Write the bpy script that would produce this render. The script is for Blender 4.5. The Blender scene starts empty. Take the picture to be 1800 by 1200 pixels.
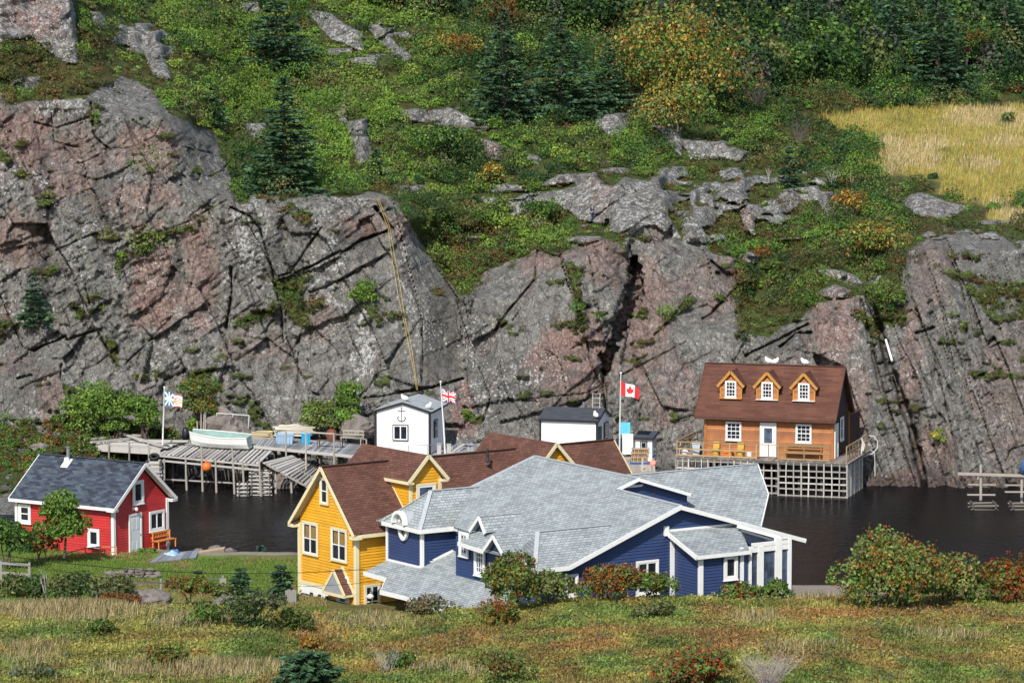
import bpy, math, random
import numpy as np
from mathutils import Vector
R = math.radians
V = Vector
Z = V((0, 0, 1))
scene = bpy.context.scene
COL = scene.collection

# ---------------------------------------------------------------- camera
CAM_H, FPX, HOR = 29.0, 6000.0, 40.0          # eye height over the water, focal length in px of the 1800 px photo, horizon row
PITCH = math.atan((600 - HOR) / FPX)
cam = bpy.data.cameras.new('camera')
cam.lens = FPX / 1800 * 36.0
cam.sensor_width = 36.0
cam.clip_start = 1.0
cam.clip_end = 3000.0
camo = bpy.data.objects.new('camera', cam)
COL.objects.link(camo)
camo.location = (0, 0, CAM_H)
camo.rotation_euler = (R(90) - PITCH, 0, 0)
scene.camera = camo

# ---------------------------------------------------------------- light
SUN_AZ, SUN_EL = R(15), R(41)                  # azimuth: left of the line back to the camera
sun_dir = V((-math.sin(SUN_AZ) * math.cos(SUN_EL), -math.cos(SUN_AZ) * math.cos(SUN_EL), math.sin(SUN_EL)))
world = bpy.data.worlds.new('World')
scene.world = world
world.use_nodes = True
wn = world.node_tree
sky = wn.nodes.new('ShaderNodeTexSky')
sky.sky_type = 'NISHITA'
sky.sun_disc = False
sky.sun_elevation = SUN_EL
sky.sun_rotation = math.atan2(sun_dir.x, sun_dir.y)
sky.altitude = 30
bg = wn.nodes['Background']
bg.inputs[1].default_value = 0.13
wn.links.new(sky.outputs[0], bg.inputs[0])
sl = bpy.data.lights.new('sun', 'SUN')
sl.energy = 4.6
sl.angle = R(0.5)
sl.color = (1.0, 0.95, 0.87)
slo = bpy.data.objects.new('sun', sl)
COL.objects.link(slo)
slo.rotation_euler = sun_dir.to_track_quat('Z', 'Y').to_euler()
slo.location = (-60, -60, 120)
scene.view_settings.view_transform = 'Standard'
scene.view_settings.look = 'None'
scene.view_settings.exposure = 0.08
scene.view_settings.gamma = 1.0
scene.cycles.max_bounces = 6
scene.cycles.transparent_max_bounces = 8
scene.cycles.use_denoising = True

# ---------------------------------------------------------------- measuring: a ray through a pixel of the 1800x1200 photo
CP, SP = math.cos(PITCH), math.sin(PITCH)
CAM = V((0, 0, CAM_H))
def ray(px, py):
    u, v = (px - 900) / FPX, (600 - py) / FPX
    return V((u, CP + v * SP, -SP + v * CP))
def atY(px, py, Y):
    d = ray(px, py); return CAM + d * (Y / d.y)
def atz(px, py, z):
    d = ray(px, py); return CAM + d * ((z - CAM_H) / d.z)
def onp(px, py, P0, N):
    d = ray(px, py); return CAM + d * ((P0 - CAM).dot(N) / d.dot(N))
def planeN(a, b, c):
    n = (b - a).cross(c - a).normalized()
    return n if n.z >= 0 else -n
def rnd(a, b): return random.uniform(a, b)

# ---------------------------------------------------------------- tagging
XF = {}                                        # object name -> (origin, yaw) of its thing
def tag(o, label=None, cat=None, group=None, kind=None):
    if label: o['label'] = label
    if cat: o['category'] = cat
    if group: o['group'] = group
    if kind: o['kind'] = kind
    return o
def thing(name, loc, label, cat, yaw=0.0, group=None):
    o = bpy.data.objects.new(name, None)
    o.empty_display_size = 0.3
    COL.objects.link(o)
    o.location = loc; o.rotation_euler = (0, 0, yaw)
    XF[o.name] = (V(loc), yaw)
    return tag(o, label, cat, group)
def copy_thing(o, loc, yaw=None, label=None, scale=None, group=None, parent=None):
    c = o.copy(); COL.objects.link(c)
    if parent is None:
        c.location = loc
        if yaw is not None: c.rotation_euler = (0, 0, yaw)
        if scale: c.scale = scale if not isinstance(scale, (int, float)) else (scale,) * 3
        if label: c['label'] = label
        if group: c['group'] = group
    else:
        c.parent = parent
    for ch in list(KIDS.get(o.name, [])):
        k = copy_thing(ch, None, parent=c)
        KIDS.setdefault(c.name, []).append(k)
    return c
KIDS = {}

# ---------------------------------------------------------------- mesh collecting
class MB:
    """Collects faces in world space; build() links them as one mesh object, in the frame of its parent thing."""
    def __init__(s): s.v = []; s.f = []; s.c = []
    def poly(s, pts):
        i = len(s.v); s.v += [tuple(p) for p in pts]; s.f.append(tuple(range(i, i + len(pts))))
    def hexa(s, p):                            # 8 corners: bottom ring 0-3, top ring 4-7
        i = len(s.v); s.v += [tuple(q) for q in p]
        for f in ((3, 2, 1, 0), (4, 5, 6, 7), (0, 1, 5, 4), (1, 2, 6, 5), (2, 3, 7, 6), (3, 0, 4, 7)):
            s.f.append(tuple(i + k for k in f))
    def box(s, c, ax, ay, az):                 # centre and half axes
        c = V(c)
        s.hexa([c - ax - ay - az, c + ax - ay - az, c + ax + ay - az, c - ax + ay - az,
                c - ax - ay + az, c + ax - ay + az, c + ax + ay + az, c - ax + ay + az])
    def abox(s, x0, x1, y0, y1, z0, z1):
        s.box(((x0 + x1) / 2, (y0 + y1) / 2, (z0 + z1) / 2), V(((x1 - x0) / 2, 0, 0)), V((0, (y1 - y0) / 2, 0)), V((0, 0, (z1 - z0) / 2)))
    def beam(s, p, q, w, h, up=Z):
        p, q = V(p), V(q); d = (q - p)
        if d.length < 1e-6: return
        t = d.normalized(); a = t.cross(up)
        if a.length < 1e-3: a = t.cross(V((0, 1, 0)))
        a = a.normalized(); b = a.cross(t).normalized()
        s.box((p + q) / 2, d / 2, a * (w / 2), b * (h / 2))
    def prism(s, pts, vec):
        n = len(pts); i = len(s.v); vec = V(vec)
        s.v += [tuple(p) for p in pts] + [tuple(V(p) + vec) for p in pts]
        s.f.append(tuple(range(i + n - 1, i - 1, -1))); s.f.append(tuple(range(i + n, i + 2 * n)))
        for k in range(n):
            l = (k + 1) % n
            s.f.append((i + k, i + l, i + n + l, i + n + k))
    def tube(s, pts, r, n=8, cap=True):
        pts = [V(p) for p in pts]; m = len(pts)
        rs = r if isinstance(r, (list, tuple)) else [r] * m
        i0 = len(s.v); prev = None
        for k in range(m):
            t = (pts[min(k + 1, m - 1)] - pts[max(k - 1, 0)]).normalized()
            a = t.cross(Z) if prev is None else prev - t * prev.dot(t)
            if a.length < 1e-3: a = t.cross(V((0, 1, 0)))
            a = a.normalized(); prev = a; b = t.cross(a)
            for j in range(n):
                an = 2 * math.pi * j / n
                s.v.append(tuple(pts[k] + (a * math.cos(an) + b * math.sin(an)) * rs[k]))
        for k in range(m - 1):
            for j in range(n):
                l = (j + 1) % n
                s.f.append((i0 + k * n + j, i0 + k * n + l, i0 + (k + 1) * n + l, i0 + (k + 1) * n + j))
        if cap:
            s.f.append(tuple(i0 + j for j in range(n - 1, -1, -1)))
            s.f.append(tuple(i0 + (m - 1) * n + j for j in range(n)))
    def ball(s, c, r, n=14, m=9):
        c = V(c); rx, ry, rz = (r, r, r) if isinstance(r, (int, float)) else r
        i0 = len(s.v)
        s.v.append(tuple(c + V((0, 0, -rz))))
        for k in range(1, m):
            la = -math.pi / 2 + math.pi * k / m
            for j in range(n):
                an = 2 * math.pi * j / n
                s.v.append(tuple(c + V((rx * math.cos(la) * math.cos(an), ry * math.cos(la) * math.sin(an), rz * math.sin(la)))))
        s.v.append(tuple(c + V((0, 0, rz)))); top = len(s.v) - 1
        for j in range(n):
            s.f.append((i0, i0 + 1 + (j + 1) % n, i0 + 1 + j))
            s.f.append((top, i0 + 1 + (m - 2) * n + j, i0 + 1 + (m - 2) * n + (j + 1) % n))
            for k in range(m - 2):
                a = i0 + 1 + k * n
                s.f.append((a + j, a + (j + 1) % n, a + n + (j + 1) % n, a + n + j))
    def clap(s, pts, n, pitch=0.14, out=0.032, h0=None):
        """Lapped boards over a convex vertical wall polygon: every board leans out at its lower edge."""
        pts = [V(p) for p in pts]; n = V(n)
        zs = [p.z for p in pts]; z = h0 if h0 is not None else min(zs)
        while z < max(zs) - 1e-3:
            c = clip_z(clip_z(pts, z, True), z + pitch, False)
            if len(c) >= 3:
                q = [p + n * (out * (1 - (p.z - z) / pitch) + 0.003) for p in c]
                s.poly(q)
                lo = [p for p in c if abs(p.z - z) < 1e-4]
                if len(lo) >= 2:
                    a, b = lo[0], lo[-1]
                    s.poly([a, b, b + n * (out + .003), a + n * (out + .003)])
            z += pitch
    def build(s, name, m, parent=None, label=None, smooth=False, origin=None, yaw=0.0, cols=None):
        me = bpy.data.meshes.new(name)
        if parent is not None: o0, yw = XF[parent.name]
        else: o0, yw = (V(origin) if origin is not None else V((0, 0, 0))), yaw
        a = np.array(s.v, dtype=np.float64).reshape(-1, 3) - np.array(o0)
        cs, sn = math.cos(-yw), math.sin(-yw)
        a = np.stack([a[:, 0] * cs - a[:, 1] * sn, a[:, 0] * sn + a[:, 1] * cs, a[:, 2]], 1)
        me.from_pydata(a.tolist(), [], s.f)
        me.update()
        # UVs in metres: u level along the face, v up its slope
        nl = len(me.loops)
        if nl and nl < 400000:
            uv = me.uv_layers.new(name='UVMap')
            li = np.empty(nl, dtype=np.int32); me.loops.foreach_get('vertex_index', li)
            fn = np.empty(len(me.polygons) * 3, dtype=np.float32); me.polygons.foreach_get('normal', fn); fn = fn.reshape(-1, 3)
            ft = np.empty(len(me.polygons), dtype=np.int32); me.polygons.foreach_get('loop_total', ft)
            n = np.repeat(fn, ft, axis=0)
            h = np.stack([-n[:, 1], n[:, 0], np.zeros(nl)], 1); ln = np.linalg.norm(h, axis=1)
            flat = ln < 0.05
            h[flat] = (1, 0, 0); ln[flat] = 1; h /= ln[:, None]
            w = np.cross(n, h); w[flat] = (0, 1, 0)
            p = a[li]
            out = np.stack([(p * h).sum(1), (p * w).sum(1)], 1).astype(np.float32)
            uv.data.foreach_set('uv', out.ravel())
        if smooth: me.polygons.foreach_set('use_smooth', [True] * len(me.polygons))
        if m is not None: me.materials.append(m)
        if cols is not None:
            at = me.attributes.new('Col', 'FLOAT_COLOR', 'FACE')
            c = np.ones((len(me.polygons), 4), dtype=np.float32); c[:, :3] = np.array(cols)
            at.data.foreach_set('color', c.ravel())
        o = bpy.data.objects.new(name, me); COL.objects.link(o)
        if parent is not None:
            o.parent = parent; KIDS.setdefault(parent.name, []).append(o)
        else:
            o.location = o0; o.rotation_euler = (0, 0, yw)
        XF[o.name] = (o0, yw)
        if label: o['label'] = label
        return o
class Each:
    """every shape becomes a part of its own with the same name and material"""
    def __init__(s, name, m, parent): s.k = (name, m, parent); s.made = []
    def __getattr__(s, fn):
        def f(*a, **k):
            mb = MB(); getattr(mb, fn)(*a, **k)
            if mb.f: s.made.append(mb.build(*s.k))
        return f
def clip_z(pts, z, above):
    out = []; n = len(pts)
    for k in range(n):
        a, b = pts[k], pts[(k + 1) % n]
        ia = (a.z >= z - 1e-6) if above else (a.z <= z + 1e-6)
        ib = (b.z >= z - 1e-6) if above else (b.z <= z + 1e-6)
        if ia: out.append(a)
        if ia != ib and abs(b.z - a.z) > 1e-9:
            out.append(a.lerp(b, (z - a.z) / (b.z - a.z)))
    return out

# ---------------------------------------------------------------- materials
class NT:
    def __init__(s, name):
        s.m = bpy.data.materials.new(name); s.m.use_nodes = True
        s.t = s.m.node_tree; s.b = s.t.nodes['Principled BSDF']
    def n(s, typ, props=None, **ins):
        nd = s.t.nodes.new('ShaderNode' + typ)
        for k, v in (props or {}).items(): setattr(nd, k, v)
        for k, v in ins.items():
            i = nd.inputs[int(k[1:])] if k[0] == 'i' and k[1:].isdigit() else nd.inputs[k.replace('_', ' ')]
            s.put(i, v)
        return nd
    def put(s, i, v):
        if hasattr(v, 'is_linked') or hasattr(v, 'links'): s.t.links.new(v, i)
        elif isinstance(v, bpy.types.Node): s.t.links.new(v.outputs[0], i)
        else:
            if i.type == 'RGBA' and len(v) == 3: v = tuple(v) + (1,)
            i.default_value = v
    def math(s, op, a, b=0.0, c=0.0, clamp=False):
        return s.n('Math', {'operation': op, 'use_clamp': clamp}, i0=a, i1=b, i2=c).outputs[0]
    def mix(s, f, a, b, mode='MIX'):
        nd = s.t.nodes.new('ShaderNodeMix'); nd.data_type = 'RGBA'; nd.blend_type = mode
        s.put(nd.inputs[0], f); s.put(nd.inputs[6], a); s.put(nd.inputs[7], b)
        return nd.outputs[2]
    def noise(s, vec, scale, detail=4, rough=.55, out=0, dist=0.0):
        nd = s.n('TexNoise', None, Scale=scale, Detail=detail, Roughness=rough, Distortion=dist)
        if vec is not None: s.put(nd.inputs['Vector'], vec)
        return nd.outputs[out]
    def ramp(s, f, stops):
        nd = s.n('ValToRGB', None, Fac=f); e = nd.color_ramp.elements
        while len(e) < len(stops): e.new(0.5)
        for k, (p, c) in enumerate(stops):
            e[k].position = p; e[k].color = (c, c, c, 1) if isinstance(c, (int, float)) else tuple(c) + (1,)
        return nd.outputs[0]
    def sstep(s, f, a, b):
        nd = s.n('MapRange', {'interpolation_type': 'SMOOTHSTEP'}, i0=f, i1=a, i2=b)
        return nd.outputs[0]
    def bump(s, h, dist, strength=1.0):
        b = s.n('Bump', None, Strength=strength, Distance=dist, Height=h)
        s.t.links.new(b.outputs[0], s.b.inputs['Normal'])
    def set(s, **k):
        for a, v in k.items(): s.put(s.b.inputs[a.replace('_', ' ')], v)
        return s.m
def obj_vec(t): return t.n('TexCoord').outputs['Object']
MATS = {}
def paint(name, col, rough=.55, var=.12, scale=3.0, bump=0.0, metal=0.0, dirt=0.0, spec=.4, board=0.0):
    """A painted or plain surface with faint uneven wear."""
    if name in MATS: return MATS[name]
    t = NT(name); v = obj_vec(t)
    f = t.noise(v, scale, 5, .6)
    f2 = t.noise(v, scale * 9, 3, .6)
    k = t.math('ADD', t.math('MULTIPLY', f, .7), t.math('MULTIPLY', f2, .3))
    lo = tuple(c * (1 - var) for c in col); hi = tuple(min(1, c * (1 + var)) for c in col)
    c = t.mix(t.sstep(k, .3, .7), lo, hi)
    if board:
        g = t.n('NewGeometry').outputs['Random Per Island']
        c = t.mix(1.0, c, t.mix(g, (1 - board,) * 3, (1 + board,) * 3), 'MULTIPLY')
    if dirt:
        d = t.sstep(t.noise(v, 1.7, 6, .7), .52, .75)
        c = t.mix(t.math('MULTIPLY', d, dirt), c, (.10, .09, .075))
    t.set(Base_Color=c, Roughness=rough, Metallic=metal, Specular_IOR_Level=spec)
    if bump: t.bump(f2, bump)
    MATS[name] = t.m
    return t.m
def wood(name, col, var=.35, rough=.85):
    """Weathered boards: grain along the longest axis is suggested by stretched noise, each board its own tone (random per island)."""
    if name in MATS: return MATS[name]
    t = NT(name); v = obj_vec(t)
    g = t.n('NewGeometry').outputs['Random Per Island']
    f = t.noise(v, 2.3, 6, .65); f2 = t.noise(v, 26, 3, .6)
    k = t.math('ADD', t.math('MULTIPLY', g, .6), t.math('ADD', t.math('MULTIPLY', f, .25), t.math('MULTIPLY', f2, .15)))
    lo = tuple(c * (1 - var) for c in col); hi = tuple(min(1, c * (1 + var)) for c in col)
    c = t.mix(t.sstep(k, .2, .8), lo, hi)
    rust = t.sstep(t.noise(v, 1.1, 5, .7), .62, .72)
    c = t.mix(t.math('MULTIPLY', rust, .35), c, (.20, .11, .06))
    t.set(Base_Color=c, Roughness=rough, Specular_IOR_Level=.2)
    t.bump(f2, .006)
    MATS[name] = t.m
    return t.m
def shingle(name, c1, c2, gap, bw=.30, rh=.14, ms=.012, tone=.15, bias=0.0):
    """Asphalt tabs: brick pattern in UV metres, each tab its own tone, plus broad weathering."""
    if name in MATS: return MATS[name]
    t = NT(name)
    uv = t.n('UVMap').outputs[0]
    br = t.n('TexBrick', {'offset': .5, 'squash': 1.0}, Vector=uv, Color1=c1, Color2=c2, Mortar=gap, Scale=1.0,
             Mortar_Size=ms, Mortar_Smooth=.2, Bias=bias, Brick_Width=bw, Row_Height=rh)
    f = t.noise(uv, .7, 5, .6); f3 = t.noise(uv, 40, 2, .6)
    c = t.mix(t.sstep(f, .3, .7), br.outputs[0], t.mix(1.0, br.outputs[0], (1 - tone,) * 3, 'MULTIPLY'))
    c = t.mix(t.math('MULTIPLY', t.sstep(f3, .45, .75), .25), c, t.mix(1.0, c, (1.5,) * 3, 'MULTIPLY'))
    t.set(Base_Color=c, Roughness=.9, Specular_IOR_Level=.25)
    vrow = t.n('SeparateXYZ', None, Vector=uv).outputs[1]
    saw = t.math('SUBTRACT', 1.0, t.math('FRACT', t.math('DIVIDE', vrow, rh)))
    t.bump(t.math('ADD', saw, t.math('MULTIPLY', br.outputs[1], -.5)), .012, .8)
    MATS[name] = t.m
    return t.m
def glass_mat(name, col=(.012, .014, .02), rough=.06):
    if name in MATS: return MATS[name]
    t = NT(name); v = obj_vec(t)
    f = t.noise(v, 2.2, 3)
    t.set(Base_Color=t.mix(t.sstep(f, .35, .65), col, tuple(min(1, c * 2.2) for c in col)), Roughness=rough, Specular_IOR_Level=.5)
    MATS[name] = t.m
    return t.m
def leafmat(name, trans=.25, rough=.55):
    """Leaves: each leaf carries its own colour; a little light comes through."""
    if name in MATS: return MATS[name]
    t = NT(name)
    a = t.n('Attribute', {'attribute_name': 'Col'}).outputs[0]
    t.set(Base_Color=a, Roughness=rough, Specular_IOR_Level=.25)
    tr = t.n('BsdfTranslucent', None, Color=a)
    mx = t.n('MixShader', None, i0=trans, i1=t.b.outputs[0], i2=tr.outputs[0])
    t.t.links.new(mx.outputs[0], t.t.nodes['Material Output'].inputs[0])
    MATS[name] = t.m
    return t.m
def vcol(name, rough=.8):
    if name in MATS: return MATS[name]
    t = NT(name)
    a = t.n('Attribute', {'attribute_name': 'Col'}).outputs[0]
    f = t.noise(obj_vec(t), 9, 4)
    c = t.mix(1.0, a, t.mix(f, (.8, .8, .8), (1.15, 1.15, 1.15)), 'MULTIPLY')
    t.set(Base_Color=c, Roughness=rough, Specular_IOR_Level=.3)
    MATS[name] = t.m
    return t.m

# ---------------------------------------------------------------- numpy noise
def _h(ix, iy, seed):
    n = (ix.astype(np.int64) * 374761393 + iy.astype(np.int64) * 668265263 + seed * 1442695041) & 0x7fffffff
    n = ((n ^ (n >> 13)) * 1274126177) & 0x7fffffff
    return ((n ^ (n >> 16)) & 0xffff) / 65535.0
def vnoise(x, y, seed=0):
    ix, iy = np.floor(x), np.floor(y); fx, fy = x - ix, y - iy
    fx = fx * fx * (3 - 2 * fx); fy = fy * fy * (3 - 2 * fy)
    a, b = _h(ix, iy, seed), _h(ix + 1, iy, seed); c, d = _h(ix, iy + 1, seed), _h(ix + 1, iy + 1, seed)
    return (a * (1 - fx) + b * fx) * (1 - fy) + (c * (1 - fx) + d * fx) * fy
def fbm(x, y, seed=0, oct=4, gain=.5):
    s, a, t = 0, 1.0, 0
    for k in range(oct):
        s = s + a * vnoise(x * 2 ** k + 17.3 * k, y * 2 ** k - 9.1 * k, seed + k); t += a; a *= gain
    return s / t
def voro(x, y, seed=0):
    """nearest and second distance, three random numbers of the nearest cell, offset from its centre"""
    ix, iy = np.floor(x), np.floor(y)
    f1 = np.full(x.shape, 9.0); f2 = np.full(x.shape, 9.0)
    r = [np.zeros(x.shape) for _ in range(3)]; ox = np.zeros(x.shape); oy = np.zeros(x.shape)
    for dx in (-1, 0, 1):
        for dy in (-1, 0, 1):
            cx, cy = ix + dx, iy + dy
            px, py = cx + .15 + .7 * _h(cx, cy, seed), cy + .15 + .7 * _h(cx, cy, seed + 7)
            d = np.hypot(x - px, y - py)
            near = d < f1
            f2 = np.where(near, f1, np.minimum(f2, d)); f1 = np.where(near, d, f1)
            for k in range(3): r[k] = np.where(near, _h(cx, cy, seed + 20 + k), r[k])
            ox = np.where(near, x - px, ox); oy = np.where(near, y - py, oy)
    return f1, f2, r, ox, oy
def inpoly(px, py, poly):
    q = np.array(poly, dtype=float); inside = np.zeros(px.shape, bool)
    j = len(q) - 1
    for i in range(len(q)):
        xi, yi = q[i]; xj, yj = q[j]
        c = (yi > py) != (yj > py)
        with np.errstate(divide='ignore', invalid='ignore'):
            xx = (xj - xi) * (py - yi) / (yj - yi + 1e-12) + xi
        inside ^= c & (px < xx); j = i
    return inside
def segdist(px, py, pts):
    d = np.full(px.shape, 1e9)
    for (ax, ay), (bx, by) in zip(pts[:-1], pts[1:]):
        vx, vy = bx - ax, by - ay
        t = np.clip(((px - ax) * vx + (py - ay) * vy) / (vx * vx + vy * vy + 1e-9), 0, 1)
        d = np.minimum(d, np.hypot(px - ax - t * vx, py - ay - t * vy))
    return d
# ================================================================ terrain: the cliff and the hill above it
# The hill is one relief surface. Depth (metres from the eye, world Y) is given along profiles read off the photo,
# then broken into jointed blocks, ledges, cracks and domes.
STEP = 2.0
hc = np.arange(-260, 2060 + .1, STEP); hr = np.arange(-90, 904 + .1, STEP)
nRr = len(hr)
HX, HY = np.meshgrid(hc, hr)                      # photo pixels
PROF = {
 -260: [(-90, 300), (0, 262), (90, 248), (180, 238), (340, 231), (600, 226), (740, 221), (800, 213), (904, 196)],
 0:    [(-90, 290), (-20, 252), (70, 246), (90, 243), (180, 235), (340, 230), (600, 225), (745, 220), (800, 212), (904, 194)],
 130:  [(-90, 300), (-10, 258), (105, 247), (150, 240), (190, 235), (340, 230), (600, 225), (745, 220.5), (790, 215), (904, 204)],
 290:  [(-90, 325), (0, 290), (100, 262), (180, 243), (205, 237), (340, 231), (600, 225.5), (750, 221), (790, 219.5), (830, 218), (862, 213.5), (904, 208)],
 430:  [(-90, 335), (0, 300), (100, 281), (200, 263), (320, 240), (350, 232), (450, 229), (600, 225.5), (700, 223), (780, 221), (832, 219), (864, 213.5), (904, 208)],
 560:  [(-90, 335), (0, 302), (100, 283), (200, 265), (325, 240), (345, 233), (450, 229), (600, 225.5), (700, 222.5), (780, 220.5), (834, 218.5), (866, 213), (904, 208)],
 690:  [(-90, 335), (0, 303), (100, 284), (200, 266), (330, 242), (350, 234), (450, 229), (600, 225), (700, 221.5), (780, 219), (860, 213), (904, 209)],
 805:  [(-90, 335), (0, 305), (100, 286), (200, 268), (340, 248), (430, 238.5), (500, 232.5), (525, 228.5), (600, 226), (700, 222), (780, 219), (860, 213), (904, 209)],
 960:  [(-90, 335), (0, 306), (100, 288), (200, 270), (310, 251), (420, 238), (438, 231.5), (520, 227.5), (650, 223), (780, 219), (860, 213), (904, 209)],
 1060: [(-90, 335), (0, 308), (100, 290), (200, 272), (310, 251), (400, 239), (422, 232), (520, 227.5), (650, 223), (780, 219.5), (860, 214), (904, 209)],
 1130: [(-90, 338), (0, 310), (100, 292), (200, 274), (310, 252), (400, 237.5), (450, 233), (560, 227.5), (700, 222), (780, 220), (860, 215), (904, 210)],
 1290: [(-90, 342), (0, 315), (100, 296), (200, 278), (310, 255), (400, 243), (450, 237), (550, 231), (585, 226.5), (700, 222.5), (860, 217.5), (904, 214)],
 1420: [(-90, 348), (0, 322), (130, 300), (200, 284), (300, 262), (400, 245), (480, 236), (530, 229), (560, 226.5), (700, 222.5), (860, 217.5), (904, 214)],
 1530: [(-90, 355), (0, 330), (150, 302), (200, 290), (300, 265), (400, 246), (480, 237), (522, 229), (560, 226.5), (700, 221), (800, 216.5), (858, 213), (904, 207)],
 1620: [(-90, 358), (0, 335), (150, 306), (250, 284), (320, 268), (400, 244), (440, 234), (520, 227), (700, 219), (800, 215), (858, 212.6), (904, 206)],
 1800: [(-90, 362), (0, 340), (150, 310), (250, 290), (345, 266), (400, 245), (440, 236), (560, 227), (700, 220), (800, 215), (856, 212.3), (904, 206)],
 2060: [(-90, 362), (0, 340), (150, 310), (250, 290), (345, 266), (400, 247), (440, 238), (560, 228), (700, 221), (800, 215), (856, 212.3), (904, 206)],
}
pk = sorted(PROF)
prof = np.array([np.interp(hr, *zip(*PROF[k])) for k in pk])
HD = np.empty_like(HX)
ks = np.array(pk, float)
ci = np.clip(np.searchsorted(ks, hc) - 1, 0, len(ks) - 2)
ct = (hc - ks[ci]) / (ks[ci + 1] - ks[ci]); ct = ct * ct * (3 - 2 * ct)
HD = (prof[ci] * (1 - ct)[:, None] + prof[ci + 1] * ct[:, None]).T

EDGE = [(-260, 190), (0, 165), (40, 182), (60, 178), (150, 172), (185, 150), (215, 138), (245, 145), (275, 165), (292, 200), (330, 215),
        (375, 235), (396, 282), (415, 350), (440, 342), (520, 336), (600, 345), (660, 343), (690, 348), (740, 430), (805, 522), (822, 515),
        (850, 482), (950, 437), (985, 445), (1060, 420), (1085, 425), (1100, 445), (1106, 412), (1130, 390), (1150, 388), (1195, 420),
        (1240, 428), (1252, 446), (1296, 452), (1304, 560), (1340, 588), (1400, 570), (1430, 535), (1470, 525), (1530, 521), (1548, 575),
        (1568, 575), (1584, 445), (1640, 415), (1700, 408), (1760, 415), (1800, 440), (2060, 440)]
wob = (fbm(HX / 26, HY / 26, 5, 3) - .5) * 26 + (fbm(HX / 8, HY / 8, 6, 2) - .5) * 9
wx = (fbm(HX / 30, HY / 30, 15, 3) - .5) * 22 + (fbm(HX / 8, HY / 8, 16, 2) - .5) * 7
edge = np.interp(HX + wx * .6, *zip(*EDGE))
veg = (HY + wob * .7 < edge).astype(float)
def gau0(px, py, l):
    o = np.zeros(px.shape)
    for cx, cy, rx, ry, s in l: o = np.maximum(o, s * np.exp(-((px - cx) / rx) ** 2 - ((py - cy) / ry) ** 2))
    return o
OUTC = [
 [(-60, -90), (125, -90), (128, 0), (136, 60), (137, 112), (95, 102), (60, 66), (-60, 80)],
 [(158, 20), (176, 20), (192, 45), (166, 52)], [(202, 42), (262, 55), (286, 76), (302, 137), (270, 132), (246, 82), (210, 60)],
 [(20, 140), (72, 134), (66, 153), (22, 156)], [(95, 90), (130, 95), (137, 113), (110, 110)],
 [(535, 18), (578, 22), (640, 62), (640, 92), (582, 68)], [(640, 42), (668, 43), (702, 80), (728, 107), (712, 108), (660, 68)], [(420, 8), (450, 2), (458, 20), (430, 24)],
 [(752, 196), (790, 188), (842, 210), (836, 230), (800, 233), (756, 212)], [(920, 170), (1000, 178), (1004, 195), (960, 199), (926, 186)],
 [(1042, 203), (1106, 199), (1108, 216), (1090, 241), (1060, 238)], [(1140, 218), (1196, 230), (1201, 276), (1180, 260), (1165, 235)],
 [(608, 215), (645, 208), (655, 275), (630, 291), (616, 255)], [(842, 243), (886, 256), (878, 284), (855, 276)], [(920, 268), (951, 275), (945, 288), (925, 284)],
 [(896, 376), (905, 357), (960, 340), (1020, 327), (1052, 330), (1066, 345), (1070, 372), (1048, 394), (1020, 386), (1000, 371), (940, 373), (908, 380)],
 [(948, 327), (980, 309), (1050, 305), (1054, 326), (1010, 322), (970, 326)],
 [(1060, 340), (1100, 311), (1152, 318), (1158, 332), (1112, 327), (1088, 334), (1108, 345), (1152, 354), (1172, 376), (1150, 388), (1108, 398), (1076, 392), (1062, 372)],
 [(1056, 332), (1166, 318), (1174, 380), (1196, 420), (1108, 414), (1072, 392)], [(1000, 330), (1060, 332), (1062, 392), (1030, 388), (1000, 370)], [(1262, 300), (1300, 296), (1310, 312), (1270, 318)], [(700, 195), (745, 192), (760, 214), (716, 216)],
 [(1054, 300), (1090, 296), (1104, 304), (1060, 308)],
 [(1190, 372), (1226, 371), (1236, 400), (1252, 430), (1200, 424), (1194, 395)], [(1308, 357), (1336, 360), (1327, 390), (1326, 417), (1305, 402), (1302, 380)],
 [(1236, 322), (1265, 321), (1291, 336), (1262, 343)], [(1180, 318), (1216, 318), (1214, 326), (1184, 325)], [(1385, 331), (1438, 327), (1472, 381), (1450, 377), (1424, 341)],
 [(1585, 346), (1620, 340), (1702, 366), (1680, 377), (1640, 386), (1608, 376)], [(1700, 412), (1752, 409), (1786, 446), (1786, 468), (1742, 466), (1718, 440)],
 [(1428, 474), (1480, 474), (1522, 494), (1500, 506), (1468, 490)], [(846, 345), (876, 348), (868, 361), (850, 359)], [(1204, 257), (1236, 257), (1246, 280), (1214, 281)],
 [(1250, 266), (1300, 268), (1312, 290), (1280, 281)], [(430, 217), (466, 217), (460, 235), (440, 246)], [(1640, 420), (1668, 412), (1676, 436), (1648, 444)],
 [(1722, 478), (1748, 480), (1752, 502), (1730, 500)], [(1430, 515), (1470, 500), (1500, 512), (1470, 526)], [(815, 412), (842, 414), (838, 424), (818, 424)],
 [(1310, 440), (1340, 450), (1330, 462), (1306, 455)], [(700, 328), (755, 325), (750, 335), (705, 336)], [(592, 200), (604, 175), (612, 215), (602, 218)],
 [(1182, 292), (1208, 292), (1212, 312), (1194, 310)]]
outc = np.zeros(HX.shape)
for q in OUTC:
    m = inpoly(HX + wx * .35, HY + wob * .25, q)
    outc[m] = 1
bed = gau0(HX, HY, [(1170, 365, 170, 62, 1), (1010, 345, 110, 40, .8), (1390, 360, 70, 45, .75), (1730, 435, 90, 34, .9), (1480, 490, 60, 24, .8), (1230, 268, 90, 26, .6), (800, 212, 60, 22, .5), (640, 70, 80, 40, .5), (250, 100, 50, 50, .5)])
bn = fbm((HX + HY * .5) / 46, HY / 15, 610, 4)
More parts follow.
